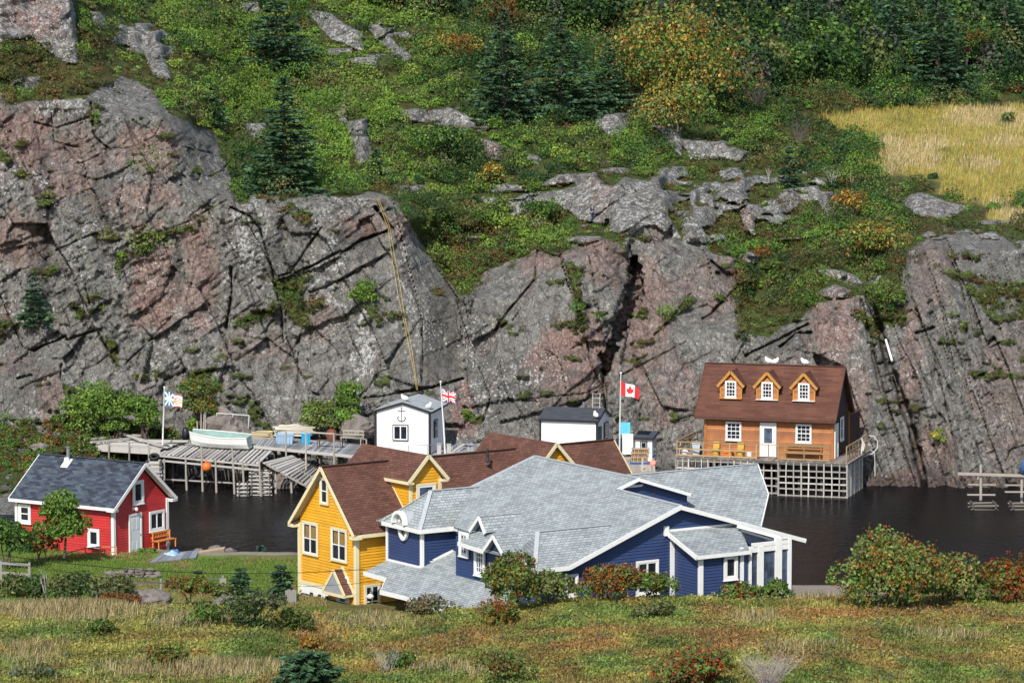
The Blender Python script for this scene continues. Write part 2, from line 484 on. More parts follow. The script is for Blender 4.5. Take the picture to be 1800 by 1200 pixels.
bm = (bn + .20 * bed > .655) & (bed > .12) & (HY < edge)
outc[bm] = 1
veg[outc > 0] = 0
PATCH = [
 [(1288, 548), (1298, 478), (1420, 458), (1446, 500), (1432, 532), (1382, 574), (1346, 592), (1300, 582)], [(488, 494), (530, 500), (532, 530), (548, 576), (522, 572), (500, 545)],
 [(408, 570), (482, 528), (482, 546), (430, 576)], [(233, 412), (300, 399), (300, 412), (238, 426)], [(240, 432), (272, 424), (262, 446), (242, 448)], [(126, 546), (182, 538), (182, 553), (128, 553)],
 [(178, 580), (202, 602), (214, 648), (196, 632)], [(330, 656), (378, 644), (385, 655), (345, 668)], [(110, 672), (140, 682), (152, 694), (120, 698)], [(76, 480), (100, 466), (102, 482), (80, 496)],
 [(-260, 765), (40, 742), (150, 730), (240, 742), (310, 760), (310, 815), (-260, 910)], [(395, 692), (440, 700), (472, 730), (484, 764), (456, 752), (430, 716)],
 [(632, 510), (666, 548), (674, 572), (650, 572)], [(1002, 480), (1014, 480), (1032, 570), (1020, 602)], [(1640, 468), (1720, 478), (1760, 500), (2060, 470), (2060, 556), (1752, 562), (1720, 530), (1698, 500)],
 [(1535, 500), (1590, 455), (1592, 572), (1562, 565)], [(1098, 632), (1142, 622), (1120, 638)], [(652, 660), (690, 656), (686, 672), (656, 672)], [(230, 655), (290, 650), (280, 668), (235, 668)],
 [(60, 342), (90, 345), (84, 364), (62, 362)], [(420, 345), (442, 345), (438, 360), (416, 358)], [(1165, 560), (1215, 520), (1218, 530), (1170, 570)],
 [(500, 345), (545, 380), (535, 395), (512, 380)], [(198, 470), (210, 440), (218, 446), (206, 490)], [(1690, 565), (1702, 568), (1700, 590), (1688, 584)], [(1500, 540), (1540, 560), (1546, 600), (1530, 590)]]
for q in PATCH:
    m = inpoly(HX + wx * .7, HY + wob * .6, q) & (fbm(HX / 14, HY / 9, 77, 3) > .36)
    veg[m] = 1
rock = 1 - veg
cliffw = np.clip((HY + 8 - np.interp(HX, *zip(*EDGE))) / 30, 0, 1)      # 1 on the cliff face, 0 on the hill

# --- jointed blocks: cells stretched along the joint direction, each set back and tilted by its own amount
def blocks(ang, sx, sy, seed, amp, tilt, warp=.25):
    c, s = math.cos(R(ang)), math.sin(R(ang))
    wxx = HX + (fbm(HX / 60, HY / 60, seed + 50, 3) - .5) * sy * warp * 4; wyy = HY + (fbm(HX / 60, HY / 60, seed + 60, 3) - .5) * sy * warp * 4
    a = (wxx * c + wyy * s) / sx; b = (-wxx * s + wyy * c) / sy
    f1, f2, r, ox, oy = voro(a, b, seed)
    return amp * (r[0] - .5) * 2 + tilt * ((r[1] - .5) * ox + (r[2] - .5) * oy) * 2, f2 - f1
Lw = 1 / (1 + np.exp((HX - 1460) / 40)); Rw = 1 - Lw                 # left part: mixed joints; right part: steep beds
b1, e1 = blocks(64, 200, 84, 11, .28, 1.9, .05)
b2, e2 = blocks(-32, 110, 46, 23, .10, .75, .06)
b3, e3 = blocks(66, 46, 17, 31, .10, .36, .12)
c1, g1 = blocks(72, 280, 24, 41, .34, .8, .06)
c2, g2 = blocks(72, 60, 13, 53, .17, .45, .08)
b4, e4 = blocks(-30, 20, 8, 67, .09, .26, .2)
blk = Lw * (b1 + b2 + b3) + Rw * (c1 + c2 + b3 * .5) + b4
smooth_zone = np.zeros(HX.shape)
for (cx, cy, rx, ry, k) in [(745, 560, 75, 130, .75), (905, 600, 100, 170, .65), (1200, 600, 110, 150, .6), (1490, 640, 60, 140, .7), (560, 690, 120, 70, .5), (60, 690, 120, 80, .5), (1000, 350, 160, 40, .7)]:
    smooth_zone = np.maximum(smooth_zone, k * np.clip(1.3 - np.hypot((HX - cx) / rx, (HY - cy) / ry), 0, 1) ** .5)
blk = blk * (1 - smooth_zone)
fine = (fbm(HX / 46, HY / 46, 3, 3) - .5) * .55 + (fbm(HX / 12, HY / 12, 4, 4) - .5) * .34 + (fbm(HX / 4.5, HY / 4.5, 14, 3) - .5) * .16
rid = (np.abs(fbm((HX + HY * .4) / 20, (HY - HX * .2) / 60, 9, 3) - .5)) * .7
egm = np.clip((fbm(HX / 55, HY / 55, 300, 3) - .45) * 6, 0, 1)
edgegroove = .40 * egm * np.exp(-(e1 / .012) ** 2) * Lw + .2 * egm * np.exp(-(e2 / .02) ** 2) * Lw + .3 * np.exp(-(g1 / .06) ** 2) * Rw + .2 * np.exp(-(g2 / .07) ** 2) * Rw
rel = (blk + fine * (1 - .4 * smooth_zone) + rid * .6 + edgegroove * (1 - smooth_zone)) * cliffw
# --- slabs read off the photo: (polygon, set back in metres, lean per 100 px in x, in y)
SLAB = [
 ([(690, 350), (805, 525), (820, 660), (745, 680), (742, 560)], .2, 2.6, .0), ([(440, 340), (660, 345), (685, 400), (560, 470), (490, 490), (430, 380)], -.7, .3, -.3),
 ([(560, 470), (690, 400), (740, 560), (740, 680), (620, 640), (590, 540)], -.3, -.6, .1), ([(815, 520), (950, 438), (985, 450), (900, 560), (830, 600)], -.3, .9, -.4),
 ([(870, 590), (1000, 450), (1055, 640), (1030, 700), (880, 740)], -.5, .2, 0), ([(985, 450), (1065, 420), (1112, 470), (1060, 600), (1030, 600)], -.9, .8, 0),
 ([(1130, 450), (1290, 455), (1300, 560), (1200, 600), (1130, 650), (1090, 640)], .25, -.4, .3), ([(1440, 530), (1530, 522), (1590, 700), (1620, 850), (1555, 840), (1480, 640), (1430, 620)], -.8, 1.0, 0),
 ([(650, 650), (760, 680), (640, 730)], -.4, 0, 0), ([(400, 360), (445, 355), (492, 545), (440, 545)], -.8, .6, 0), ([(0, 180), (60, 200), (90, 420), (0, 440)], -.5, .6, 0),
 ([(1290, 585), (1430, 560), (1440, 640), (1290, 640)], .3, 0, 0), ([(1640, 480), (1700, 500), (1780, 830), (1720, 830)], -.4, .5, 0)]
for q, off, gx, gy in SLAB:
    a = np.array(q, float); cx, cy = a.mean(0)
    m = inpoly(HX + wx * .12, HY + wob * .12, q).astype(float)
    rel = rel + m * (off + gx * (HX - cx) / 100 + gy * (HY - cy) / 100)
# --- cracks: (points, half width px, depth m)
CRACK = [
 ([(1106, 432), (1116, 470)], 3.0, 1.6), ([(1060, 650), (1063, 690), (1068, 770)], 6, 2.2),
 ([(405, 365), (440, 380), (455, 400), (478, 470), (494, 545), (498, 600)], 3.0, 1.5), ([(405, 470), (408, 510), (400, 560), (398, 575)], 4, 1.7), ([(60, 615), (115, 590), (118, 598), (175, 578)], 4, 1.4),
 ([(0, 520), (40, 610), (60, 615)], 2.4, .8), ([(150, 500), (158, 535)], 3, 1.2), ([(108, 640), (106, 665)], 3, 1.0), ([(170, 580), (210, 650)], 3.5, .9), ([(565, 400), (510, 480), (490, 485)], 3.5, 1.2),
 ([(600, 445), (640, 420), (690, 402), (660, 365)], 5, 2.2), ([(520, 480), (560, 462), (600, 440)], 4, 1.6), ([(545, 515), (580, 500), (620, 480)], 3, 1.0), ([(500, 490), (503, 590), (530, 660)], 2.6, .8),
 ([(690, 420), (742, 560), (742, 690)], 1.6, .2), ([(700, 690), (760, 680), (815, 665)], 5, 2.0), ([(640, 700), (760, 682)], 3, 1.0), ([(945, 440), (940, 490), (920, 515), (890, 550), (870, 580)], 3.2, 1.3),
 ([(985, 448), (1000, 480), (1025, 570), (1040, 640), (1062, 700)], 3.2, 1.2), ([(1035, 450), (1050, 530), (1058, 585)], 2.5, .8), ([(870, 590), (880, 650), (895, 705), (1030, 690), (1066, 675)], 2.2, .7),
 ([(895, 705), (950, 705)], 2.5, .8), ([(960, 735), (1010, 715), (1050, 690)], 3.2, 1.2), ([(842, 645), (862, 700), (850, 740)], 2.6, .9), ([(1205, 600), (1150, 630), (1090, 660)], 2.2, .7), ([(1215, 515), (1180, 560), (1150, 590)], 2.5, .8),
 ([(1300, 500), (1250, 550), (1235, 560)], 3.5, 1.4), ([(1250, 460), (1280, 485), (1320, 470)], 5, 1.7), ([(1260, 480), (1310, 480)], 5, 1.6), ([(1310, 625), (1360, 600), (1420, 570)], 3.5, 1.3), ([(1370, 610), (1400, 585), (1425, 585)], 4, 1.5),
 ([(1515, 525), (1534, 600), (1550, 680), (1572, 750), (1600, 830)], 2.6, .8), ([(1528, 520), (1546, 580), (1566, 650), (1588, 710), (1606, 770), (1626, 850)], 8.2, 3.2), ([(1512, 525), (1532, 610), (1550, 690)], 4.5, 1.8),
 ([(1545, 640), (1562, 634)], 3, 1.2), ([(1552, 662), (1566, 655)], 3, 1.2), ([(1556, 690), (1575, 682)], 3, 1.1), ([(1575, 730), (1590, 725)], 3, 1.1), ([(1590, 440), (1600, 520), (1640, 620), (1670, 740), (1690, 850)], 3, 1.0),
 ([(1620, 430), (1650, 520), (1690, 640), (1710, 720)], 2.4, .8), ([(1660, 430), (1690, 500), (1705, 580)], 3, 1.0), ([(1700, 500), (1712, 580)], 3, 1.0), ([(1610, 585), (1625, 582), (1640, 575)], 5, 1.5), ([(1700, 620), (1740, 770), (1770, 850)], 2, .7),
 ([(1740, 610), (1760, 602)], 3, 1.0), ([(1720, 660), (1733, 655)], 3.5, 1.1), ([(1725, 700), (1740, 690)], 3, .9), ([(1660, 770), (1668, 800), (1672, 850)], 3, 1.1), ([(1768, 810), (1775, 790), (1800, 782)], 2.5, .8),
 ([(160, 180), (165, 240), (190, 260)], 3, 1.2), ([(60, 215), (100, 225), (160, 205)], 3, 1.0), ([(90, 200), (96, 250), (140, 260)], 2.6, .9), ([(370, 310), (390, 300), (404, 285)], 3.5, 1.3), ([(330, 260), (375, 270)], 2.5, .7),
 ([(290, 205), (270, 240), (230, 260), (180, 262)], 2, .6), ([(0, 300), (60, 310), (100, 300)], 1.6, .4), ([(100, 440), (140, 420), (170, 410)], 2.6, .9), ([(240, 420), (330, 390), (400, 350)], 2, .6), ([(30, 665), (55, 660)], 3, 1.0),
 ([(430, 590), (480, 600), (520, 570)], 1.8, .5), ([(523, 620), (525, 680)], 2, .7), ([(550, 690), (562, 694)], 3, .8), ([(600, 540), (620, 600), (640, 640)], 2.2, .7), ([(300, 560), (250, 610), (240, 640)], 1.8, .5), ([(345, 470), (330, 520)], 1.6, .4),
 ([(220, 640), (262, 600), (282, 590)], 2.6, .8), ([(170, 640), (205, 610)], 2, .6), ([(800, 525), (825, 600), (822, 680), (850, 740)], 2.0, .6), ([(1140, 700), (1160, 610)], 1.5, .3)]
CR = np.zeros(HX.shape)
for q, w, dp in CRACK:
    a = np.array(q, float); x0, y0 = a.min(0) - 30; x1, y1 = a.max(0) + 30
    i0, i1 = np.searchsorted(hr, [y0, y1]); j0, j1 = np.searchsorted(hc, [x0, x1])
    sx, sy = HX[i0:i1, j0:j1] + wx[i0:i1, j0:j1] * .13, HY[i0:i1, j0:j1] + wob[i0:i1, j0:j1] * .13
    if w < 8: w, dp = w * .66, dp * .75
    d = segdist(sx, sy, q) / (w * .85 * (.5 + .8 * vnoise(sx / 12, sy / 12, 88)))
    CR[i0:i1, j0:j1] = np.maximum(CR[i0:i1, j0:j1], dp * np.exp(-d ** 4))
rel = rel + CR
cave = [(1108, 452), (1122, 452), (1131, 490), (1131, 522), (1122, 548), (1106, 566), (1096, 592), (1084, 606), (1078, 640), (1066, 660), (1052, 648), (1056, 622), (1070, 600), (1074, 572), (1090, 548), (1098, 512), (1106, 486)]
cm = inpoly(HX + (fbm(HX / 9, HY / 9, 644, 3) - .5) * 16, HY + (fbm(HX / 9, HY / 9, 645, 3) - .5) * 16, cave).astype(float)
rel = rel + cm * (2.6 + 1.6 * fbm(HX / 8, HY / 5, 646, 3))
led = (fbm(HX / 42, HY / 15, 640, 4) > .735) | ((CR > .25) & (CR < 1.1) & (fbm(HX / 18, HY / 18, 641, 3) > .66))
led &= (cliffw > .4) & (HY < 760) & (fbm(HX / 120, HY / 120, 642, 2) > .38)
veg[led] = 1; rock = 1 - veg
# --- outcrops on the hill bulge towards the eye; the hill itself rolls
roll = (fbm(HX / 190, HY / 75, 101, 4) - .5) * 9 + (fbm(HX / 60, HY / 26, 111, 3) - .5) * 3.2
hillw = 1 - cliffw
dome = np.zeros(HX.shape)
k = np.ones(9) / 9
bl = outc * hillw
for _ in range(3):
    bl = np.apply_along_axis(lambda v: np.convolve(v, k, 'same'), 0, bl); bl = np.apply_along_axis(lambda v: np.convolve(v, k, 'same'), 1, bl)
clear = np.maximum.reduce([np.roll(outc, k_, 0) for k_ in range(0, 10)]) > 0
# an outcrop stands up steeper than the slope it comes out of: inside it the depth grows more slowly from its foot upward
base = HD + hillw * roll
offs = np.zeros(HX.shape); oin = (outc > 0) & (cliffw < .5)
for r_ in range(nRr - 2, -1, -1):
    g_ = np.clip(base[r_] - base[r_ + 1], 0, None)
    offs[r_] = np.where(oin[r_], offs[r_ + 1] - .5 * g_, 0)
offs = np.maximum(offs, -9)
k5 = np.ones(5) / 5
for _ in range(2): offs = np.apply_along_axis(lambda v: np.convolve(v, k5, 'same'), 1, offs)
dome = offs - np.sqrt(np.clip(bl, 0, 1)) * .7 * oin + oin * ((b2 + b3) * 1.3 + (fbm(HX / 22, HY / 12, 33, 4) - .5) * .9)
HD = HD + rel + hillw * roll + dome + veg * cliffw * (-.35 + (fbm(HX / 12, HY / 12, 71, 3) - .5) * .8)
# world positions
rdx = (HX - 900) / FPX; rv = (600 - HY) / FPX
rdy = CP + rv * SP; rdz = -SP + rv * CP
HPX, HPZ = rdx / rdy * HD, CAM_H + rdz / rdy * HD
nR, nC = HX.shape
hv = np.stack([HPX, HD, HPZ], -1).reshape(-1, 3)
idx = np.arange(nR * nC).reshape(nR, nC)
hf = np.stack([idx[:-1, :-1], idx[1:, :-1], idx[1:, 1:], idx[:-1, 1:]], -1).reshape(-1, 4)
def grid_mesh(name, verts, faces, m, attrs, smooth=False):
    me = bpy.data.meshes.new(name)
    me.vertices.add(len(verts)); me.vertices.foreach_set('co', verts.astype(np.float32).ravel())
    me.loops.add(faces.size); me.loops.foreach_set('vertex_index', faces.astype(np.int32).ravel())
    me.polygons.add(len(faces)); me.polygons.foreach_set('loop_start', np.arange(0, faces.size, faces.shape[1], dtype=np.int32))
    me.polygons.foreach_set('loop_total', np.full(len(faces), faces.shape[1], dtype=np.int32))
    if smooth: me.polygons.foreach_set('use_smooth', np.ones(len(faces), bool))
    me.update(calc_edges=True)
    for an, av in attrs.items():
        at = me.attributes.new(an, 'FLOAT_COLOR', 'POINT')
        c = np.ones((len(verts), 4), np.float32); c[:, :3] = av
        at.data.foreach_set('color', c.ravel())
    me.materials.append(m)
    o = bpy.data.objects.new(name, me); COL.objects.link(o)
    return o
def blobs(lst, nz=.6, sc=22, seed=200):
    o = np.zeros(HX.shape)
    n = (fbm(HX / sc, HY / sc, seed, 4) - .5) * 2 * nz
    for cx, cy, rx, ry, s in lst:
        d = np.hypot((HX - cx) / rx, (HY - cy) / ry)
        o = np.maximum(o, s * np.clip((1.25 - d + n) / .5, 0, 1))
    return o
pink = blobs([(30, 240, 60, 60, .9), (60, 30, 60, 40, .8), (110, 290, 90, 60, .7), (255, 265, 60, 40, .85), (270, 480, 45, 90, 1), (350, 500, 30, 90, .8), (230, 350, 80, 30, .7), (30, 420, 50, 50, .7), (345, 410, 25, 40, .9),
              (720, 400, 30, 30, .8), (640, 400, 50, 25, .8), (1000, 640, 75, 70, .95), (950, 450, 60, 25, .7), (1070, 450, 40, 50, .8), (1140, 560, 45, 110, .8), (1250, 500, 60, 50, .55), (1470, 580, 40, 80, .9),
              (1500, 700, 30, 80, .6), (1600, 640, 20, 100, .8), (1640, 800, 40, 60, .7), (815, 720, 25, 50, 1), (1180, 700, 60, 60, .55), (1770, 700, 60, 120, .45), (1640, 480, 40, 60, .5), (440, 610, 60, 30, .4), (560, 560, 30, 40, .5),
              (1060, 345, 20, 40, .5), (1310, 385, 18, 30, .8), (865, 262, 22, 20, .8), (800, 228, 40, 8, .9), (1380, 680, 50, 60, .4), (1590, 850, 70, 22, 1), (1680, 850, 120, 20, .8), (30, 640, 40, 20, .4), (90, 690, 30, 40, .6)])
lich = blobs([(440, 420, 30, 70, 1), (575, 480, 35, 60, .85), (735, 520, 35, 110, .6), (640, 610, 22, 80, .95), (100, 190, 50, 22, .8), (200, 180, 70, 35, .6), (390, 300, 20, 40, .7), (720, 430, 22, 60, .8), (310, 300, 80, 60, .45), (70, 310, 12, 20, .9), (920, 470, 60, 60, .3),
              (880, 620, 40, 90, .3), (1230, 640, 60, 60, .4), (1180, 450, 60, 50, .4), (560, 760, 100, 30, .3), (350, 640, 80, 40, .4), (60, 30, 80, 60, .5), (400, 500, 12, 30, .9), (900, 365, 20, 12, 1)], .8, 14, 230)
lich = np.maximum(lich, .20 + .5 * np.clip((fbm(HX / 70, HY / 60, 245, 4) - .5) * 4, 0, 1))
lich = np.maximum(lich, .8 * (outc > 0) * (cliffw < .5))
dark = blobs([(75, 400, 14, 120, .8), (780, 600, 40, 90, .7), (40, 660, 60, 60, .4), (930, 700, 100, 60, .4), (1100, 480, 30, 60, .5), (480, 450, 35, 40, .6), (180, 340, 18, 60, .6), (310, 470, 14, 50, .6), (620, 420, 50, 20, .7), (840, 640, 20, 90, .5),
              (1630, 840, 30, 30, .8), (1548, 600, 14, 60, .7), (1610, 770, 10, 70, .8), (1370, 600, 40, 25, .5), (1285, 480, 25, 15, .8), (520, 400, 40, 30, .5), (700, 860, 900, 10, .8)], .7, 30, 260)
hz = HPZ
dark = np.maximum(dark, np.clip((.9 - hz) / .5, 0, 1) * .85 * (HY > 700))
tan = blobs([(1720, 200, 110, 14, 1), (1740, 240, 130, 30, .9), (1600, 260, 60, 30, 1), (1680, 290, 140, 30, .8), (1560, 215, 110, 24, .8), (1740, 330, 90, 28, .75), (1480, 212, 40, 14, .7), (1780, 380, 40, 12, 1), (1900, 270, 160, 100, 1)], .35, 40, 280)
tan = np.clip((tan + (fbm(HX / 30, HY / 12, 281, 4) - .5) * 1.1), 0, 1) * (tan > .02) * veg * (HY < 420)
redh = blobs([(60, 110, 60, 14, .6), (120, 130, 120, 25, .5), (1560, 230, 120, 12, .4), (1650, 410, 30, 14, .9), (1230, 370, 50, 20, .6), (1680, 460, 30, 20, .8), (1740, 490, 50, 10, .8), (1320, 540, 30, 10, .5), (80, 770, 60, 20, .5)], .9, 25, 290)
redh = np.maximum(redh, .5 * np.clip((fbm(HX / 45, HY / 20, 299, 4) - .56) * 8, 0, 1)) * veg

def rock_nodes(t, v):
    a = t.n('Attribute', {'attribute_name': 'mA'}).outputs[0]; sA = t.n('SeparateColor', None, Color=a)
    n1 = t.noise(v, .35, 6, .62); n2 = t.noise(v, 1.6, 6, .65); n3 = t.noise(v, 7.0, 5, .6); n4 = t.noise(v, 22.0, 3, .6)
    mp = t.n('Mapping', None, Vector=v, Scale=(1.3, 1.3, .16)); st = t.noise(mp.outputs[0], 1.2, 6, .65)
    base = t.ramp(t.math('ADD', t.math('MULTIPLY', n2, .55), t.math('MULTIPLY', n3, .45)), [(.36, (.098, .096, .088)), (.5, (.182, .177, .163)), (.62, (.295, .287, .268))])
    pk = t.ramp(n3, [(.35, (.17, .088, .074)), (.6, (.35, .195, .162))])
    pf = t.math('MULTIPLY', sA.outputs[0], t.sstep(t.math('ADD', t.math('MULTIPLY', n2, .6), t.math('MULTIPLY', n1, .4)), .36, .52))
    c = t.mix(t.math('MULTIPLY', pf, .62), base, pk)
    faint = t.math('MULTIPLY', t.sstep(n1, .54, .70), .26)
    c = t.mix(faint, c, t.mix(1.0, pk, (.8, .86, .9), 'MULTIPLY'))
    moss = t.math('MULTIPLY', t.sstep(t.noise(v, .8, 5, .7), .50, .66), .45)
    c = t.mix(moss, c, (.105, .105, .072))
    streak = t.math('MULTIPLY', t.sstep(st, .50, .64), .72)
    c = t.mix(streak, c, t.mix(1.0, c, (.45, .44, .46), 'MULTIPLY'))
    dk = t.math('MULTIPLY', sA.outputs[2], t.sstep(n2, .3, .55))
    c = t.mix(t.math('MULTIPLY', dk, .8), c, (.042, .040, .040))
    # pale crust lichen: small spots, dense where the mask says so
    vo9 = t.n('TexVoronoi', None, Vector=v, Scale=8.5)
    vo = t.n('TexVoronoi', None, Vector=t.mix(.12, v, t.n('TexNoise', None, Vector=v, Scale=5.0).outputs[1]), Scale=5.5)
    sp = t.math('LESS_THAN', vo.outputs[0], t.math('MULTIPLY', t.math('MULTIPLY', sA.outputs[1], t.sstep(n2, .34, .60)), .70))
    vo2 = t.n('TexVoronoi', None, Vector=v, Scale=1.7); pat = t.math('MULTIPLY', t.math('LESS_THAN', vo2.outputs[0], .24), t.math('GREATER_THAN', t.n('SeparateColor', None, Color=vo2.outputs[1]).outputs[0], .86))
    c = t.mix(t.math('MULTIPLY', sp, .58), c, (.52, .52, .51))
    sp9 = t.math('LESS_THAN', vo9.outputs[0], t.math('MULTIPLY', t.math('MULTIPLY', t.sstep(n2, .44, .66), sA.outputs[1]), .42))
    c = t.mix(t.math('MULTIPLY', sp9, .55), c, (.46, .45, .44))
    dk9 = t.math('GREATER_THAN', n4, .60)
    c = t.mix(t.math('MULTIPLY', dk9, .35), c, (.06, .056, .055))
    c = t.mix(t.math('MULTIPLY', t.math('MULTIPLY', pat, t.sstep(n3, .4, .5)), .6), c, (.40, .42, .45))
    mf = t.n('Mapping', None, Vector=t.mix(.05, v, t.n('TexNoise', None, Vector=v, Scale=2.0).outputs[1]), Rotation=(0, R(32), 0), Scale=(1.5, 1.0, .55))
    fr1 = t.n('TexVoronoi', {'feature': 'DISTANCE_TO_EDGE'}, Vector=mf.outputs[0], Scale=.85); fr2 = t.n('TexVoronoi', {'feature': 'DISTANCE_TO_EDGE'}, Vector=mf.outputs[0], Scale=2.6)
    cellt = t.n('SeparateColor', None, Color=t.n('TexVoronoi', None, Vector=mf.outputs[0], Scale=2.6).outputs[1]).outputs[0]
    g1_, g2_ = t.sstep(fr1.outputs[0], 0, .035), t.sstep(fr2.outputs[0], 0, .05)
    crack_dark = t.math('MULTIPLY', t.math('SUBTRACT', 1, t.math('MULTIPLY', g1_, t.mix(.6, (1, 1, 1), g2_))), t.sstep(n1, .42, .58))  # base colour goes darker along both sets of fracture lines
    c = t.mix(t.math('MULTIPLY', crack_dark, .32), c, (.06, .055, .045))
    c = t.mix(1.0, c, t.mix(cellt, (.86, .86, .86), (1.14, 1.14, 1.14)), 'MULTIPLY')
    h = t.math('ADD', t.math('ADD', t.math('MULTIPLY', n3, .5), t.math('MULTIPLY', n4, .4)), t.math('MULTIPLY', t.math('ADD', g1_, t.math('ADD', t.math('MULTIPLY', g2_, .5), t.math('MULTIPLY', cellt, .5))), .55))
    return c, h
t = NT('hill_rock_and_heath'); v = obj_vec(t)
rc, rh = rock_nodes(t, v)
sB = t.n('SeparateColor', None, Color=t.n('Attribute', {'attribute_name': 'mB'}).outputs[0])
g1 = t.noise(v, 1.1, 6, .65); g2 = t.noise(v, 9, 4, .6)
hc_ = t.ramp(t.math('ADD', t.math('MULTIPLY', g1, .6), t.math('MULTIPLY', g2, .4)), [(.35, (.032, .045, .014)), (.55, (.075, .10, .026)), (.7, (.12, .13, .04))])
hc_ = t.mix(t.math('MULTIPLY', sB.outputs[2], .75), hc_, (.085, .035, .018))
mpg = t.n('Mapping', None, Vector=v, Scale=(1, 1, .25)); g3 = t.noise(mpg.outputs[0], 4, 5, .7)
tc_ = t.ramp(t.math('ADD', t.math('MULTIPLY', g1, .5), t.math('MULTIPLY', g3, .5)), [(.38, (.24, .23, .05)), (.48, (.36, .30, .085)), (.56, (.46, .37, .15)), (.7, (.58, .47, .26))])
hc_ = t.mix(sB.outputs[1], hc_, tc_)
vg = t.sstep(t.math('ADD', sB.outputs[0], t.math('MULTIPLY', t.math('SUBTRACT', g2, .5), .8)), .4, .6)
t.set(Base_Color=t.mix(vg, rc, hc_), Roughness=.93, Specular_IOR_Level=.18)
t.bump(rh, .10, 1.0)
M_HILL = t.m
hill = grid_mesh('hillside', hv, hf, M_HILL, {'mA': np.stack([pink, lich, dark], -1).reshape(-1, 3), 'mB': np.stack([veg, tan, redh], -1).reshape(-1, 3)})
tag(hill, 'rocky sea cliff of grey and pink rock with a green hill above it', 'hillside', kind='structure')

# ================================================================ near ground: meadow crest, lawn and near shore
gx = np.arange(-62, 62.1, .5); gy = np.arange(92, 192.1, .5)
GX, GY = np.meshgrid(gx, gy)
GPX = 900 + GX / GY * FPX * 1.004
shore = np.interp(GPX, [-400, 250, 300, 520, 560, 1330, 1400, 2300], [196, 190, 184.0, 184.0, 179, 179, 171, 171])
CZX = [-300, 0, 250, 450, 500, 560, 700, 860, 1000, 1180, 1400, 1500, 2000]
CZV = [3.6, 3.65, 3.65, 3.66, 3.40, 3.22, 3.26, 3.62, 3.93, 4.05, 4.08, 4.12, 4.0]
crestz = np.interp(GPX, CZX, CZV)
def ground_z(x, y, p, cz, sh):
    hillz = cz + np.clip(145.5 - y, 0, 60) * .074
    back = 1.35 - np.clip((y - 160) / 25, 0, 1) * .75
    k = np.clip((y - 145) / 14, 0, 1); k = k * k * (3 - 2 * k)
    z = hillz * (1 - k) + back * k
    z = z + (fbm(x / 6, y / 6, 401, 4) - .5) * .5 * (1 - k) + (fbm(x / 1.3, y / 1.3, 402, 3) - .5) * .16
    s = np.clip((y - sh + 2.5) / 5, 0, 1)
    return z * (1 - s) - 1.6 * s
GZ = ground_z(GX, GY, GPX, crestz, shore)
gv = np.stack([GX, GY, GZ], -1).reshape(-1, 3)
gn, gm = GX.shape; gi = np.arange(gn * gm).reshape(gn, gm)
gfc = np.stack([gi[:-1, :-1], gi[:-1, 1:], gi[1:, 1:], gi[1:, :-1]], -1).reshape(-1, 4)
lawn = ((GY > 158) & (GPX < 530)).astype(float)
gravel = ((GPX > 1390) & (GY > 152) & (GPX < 1560)) * 1.0 + ((GPX > 270) & (GPX < 540) & (GY > 180)) * 1.0
def gz(x, y):
    x = np.asarray(x, float); y = np.asarray(y, float)
    p = 900 + x / y * FPX * 1.004
    return ground_z(x, y, p, np.interp(p, CZX, CZV),
                    np.interp(p, [-400, 250, 300, 520, 560, 1330, 1400, 2300], [196, 190, 184.0, 184.0, 179, 179, 171, 171]))
GROW = HOR + (CAM_H - GZ) / GY * FPX
g_straw = np.clip(gau0(GPX, GROW, [(110, 1084, 170, 20, 1), (330, 1104, 90, 14, .85), (640, 1106, 90, 16, .7), (330, 1192, 200, 14, 1), (40, 1165, 60, 25, .8), (790, 1190, 90, 10, .7), (1330, 1100, 60, 12, .6), (1420, 1150, 90, 14, .5)]) * 1.2, 0, 1) * (GY < 156)
t = NT('near_ground'); v = obj_vec(t)
sB = t.n('SeparateColor', None, Color=t.n('Attribute', {'attribute_name': 'mB'}).outputs[0])
g1 = t.noise(v, .7, 6, .65); g2 = t.noise(v, 6, 5, .6)
c = t.ramp(t.math('ADD', t.math('MULTIPLY', g1, .5), t.math('MULTIPLY', g2, .5)), [(.36, (.055, .060, .02)), (.5, (.13, .12, .038)), (.66, (.26, .20, .09))])
lw = t.ramp(g2, [(.3, (.10, .17, .03)), (.7, (.18, .27, .05))])
c = t.mix(t.math('MULTIPLY', sB.outputs[0], t.sstep(g1, .62, .42)), c, lw)
c = t.mix(t.math('MULTIPLY', sB.outputs[2], .8), c, t.ramp(g2, [(.3, (.40, .32, .15)), (.7, (.58, .48, .28))]))
gr = t.ramp(t.noise(v, 18, 3, .7), [(.3, (.16, .13, .11)), (.7, (.42, .36, .30))])
c = t.mix(t.math('MULTIPLY', sB.outputs[1], t.sstep(g2, .25, .45)), c, gr)
t.set(Base_Color=c, Roughness=.95, Specular_IOR_Level=.15); t.bump(g2, .08)
near = grid_mesh('ground', gv, gfc, t.m, {'mB': np.stack([lawn, np.clip(gravel, 0, 1), g_straw], -1).reshape(-1, 3)}, smooth=True)
tag(near, 'near shore with meadow crest and mown lawn', 'ground', kind='structure')

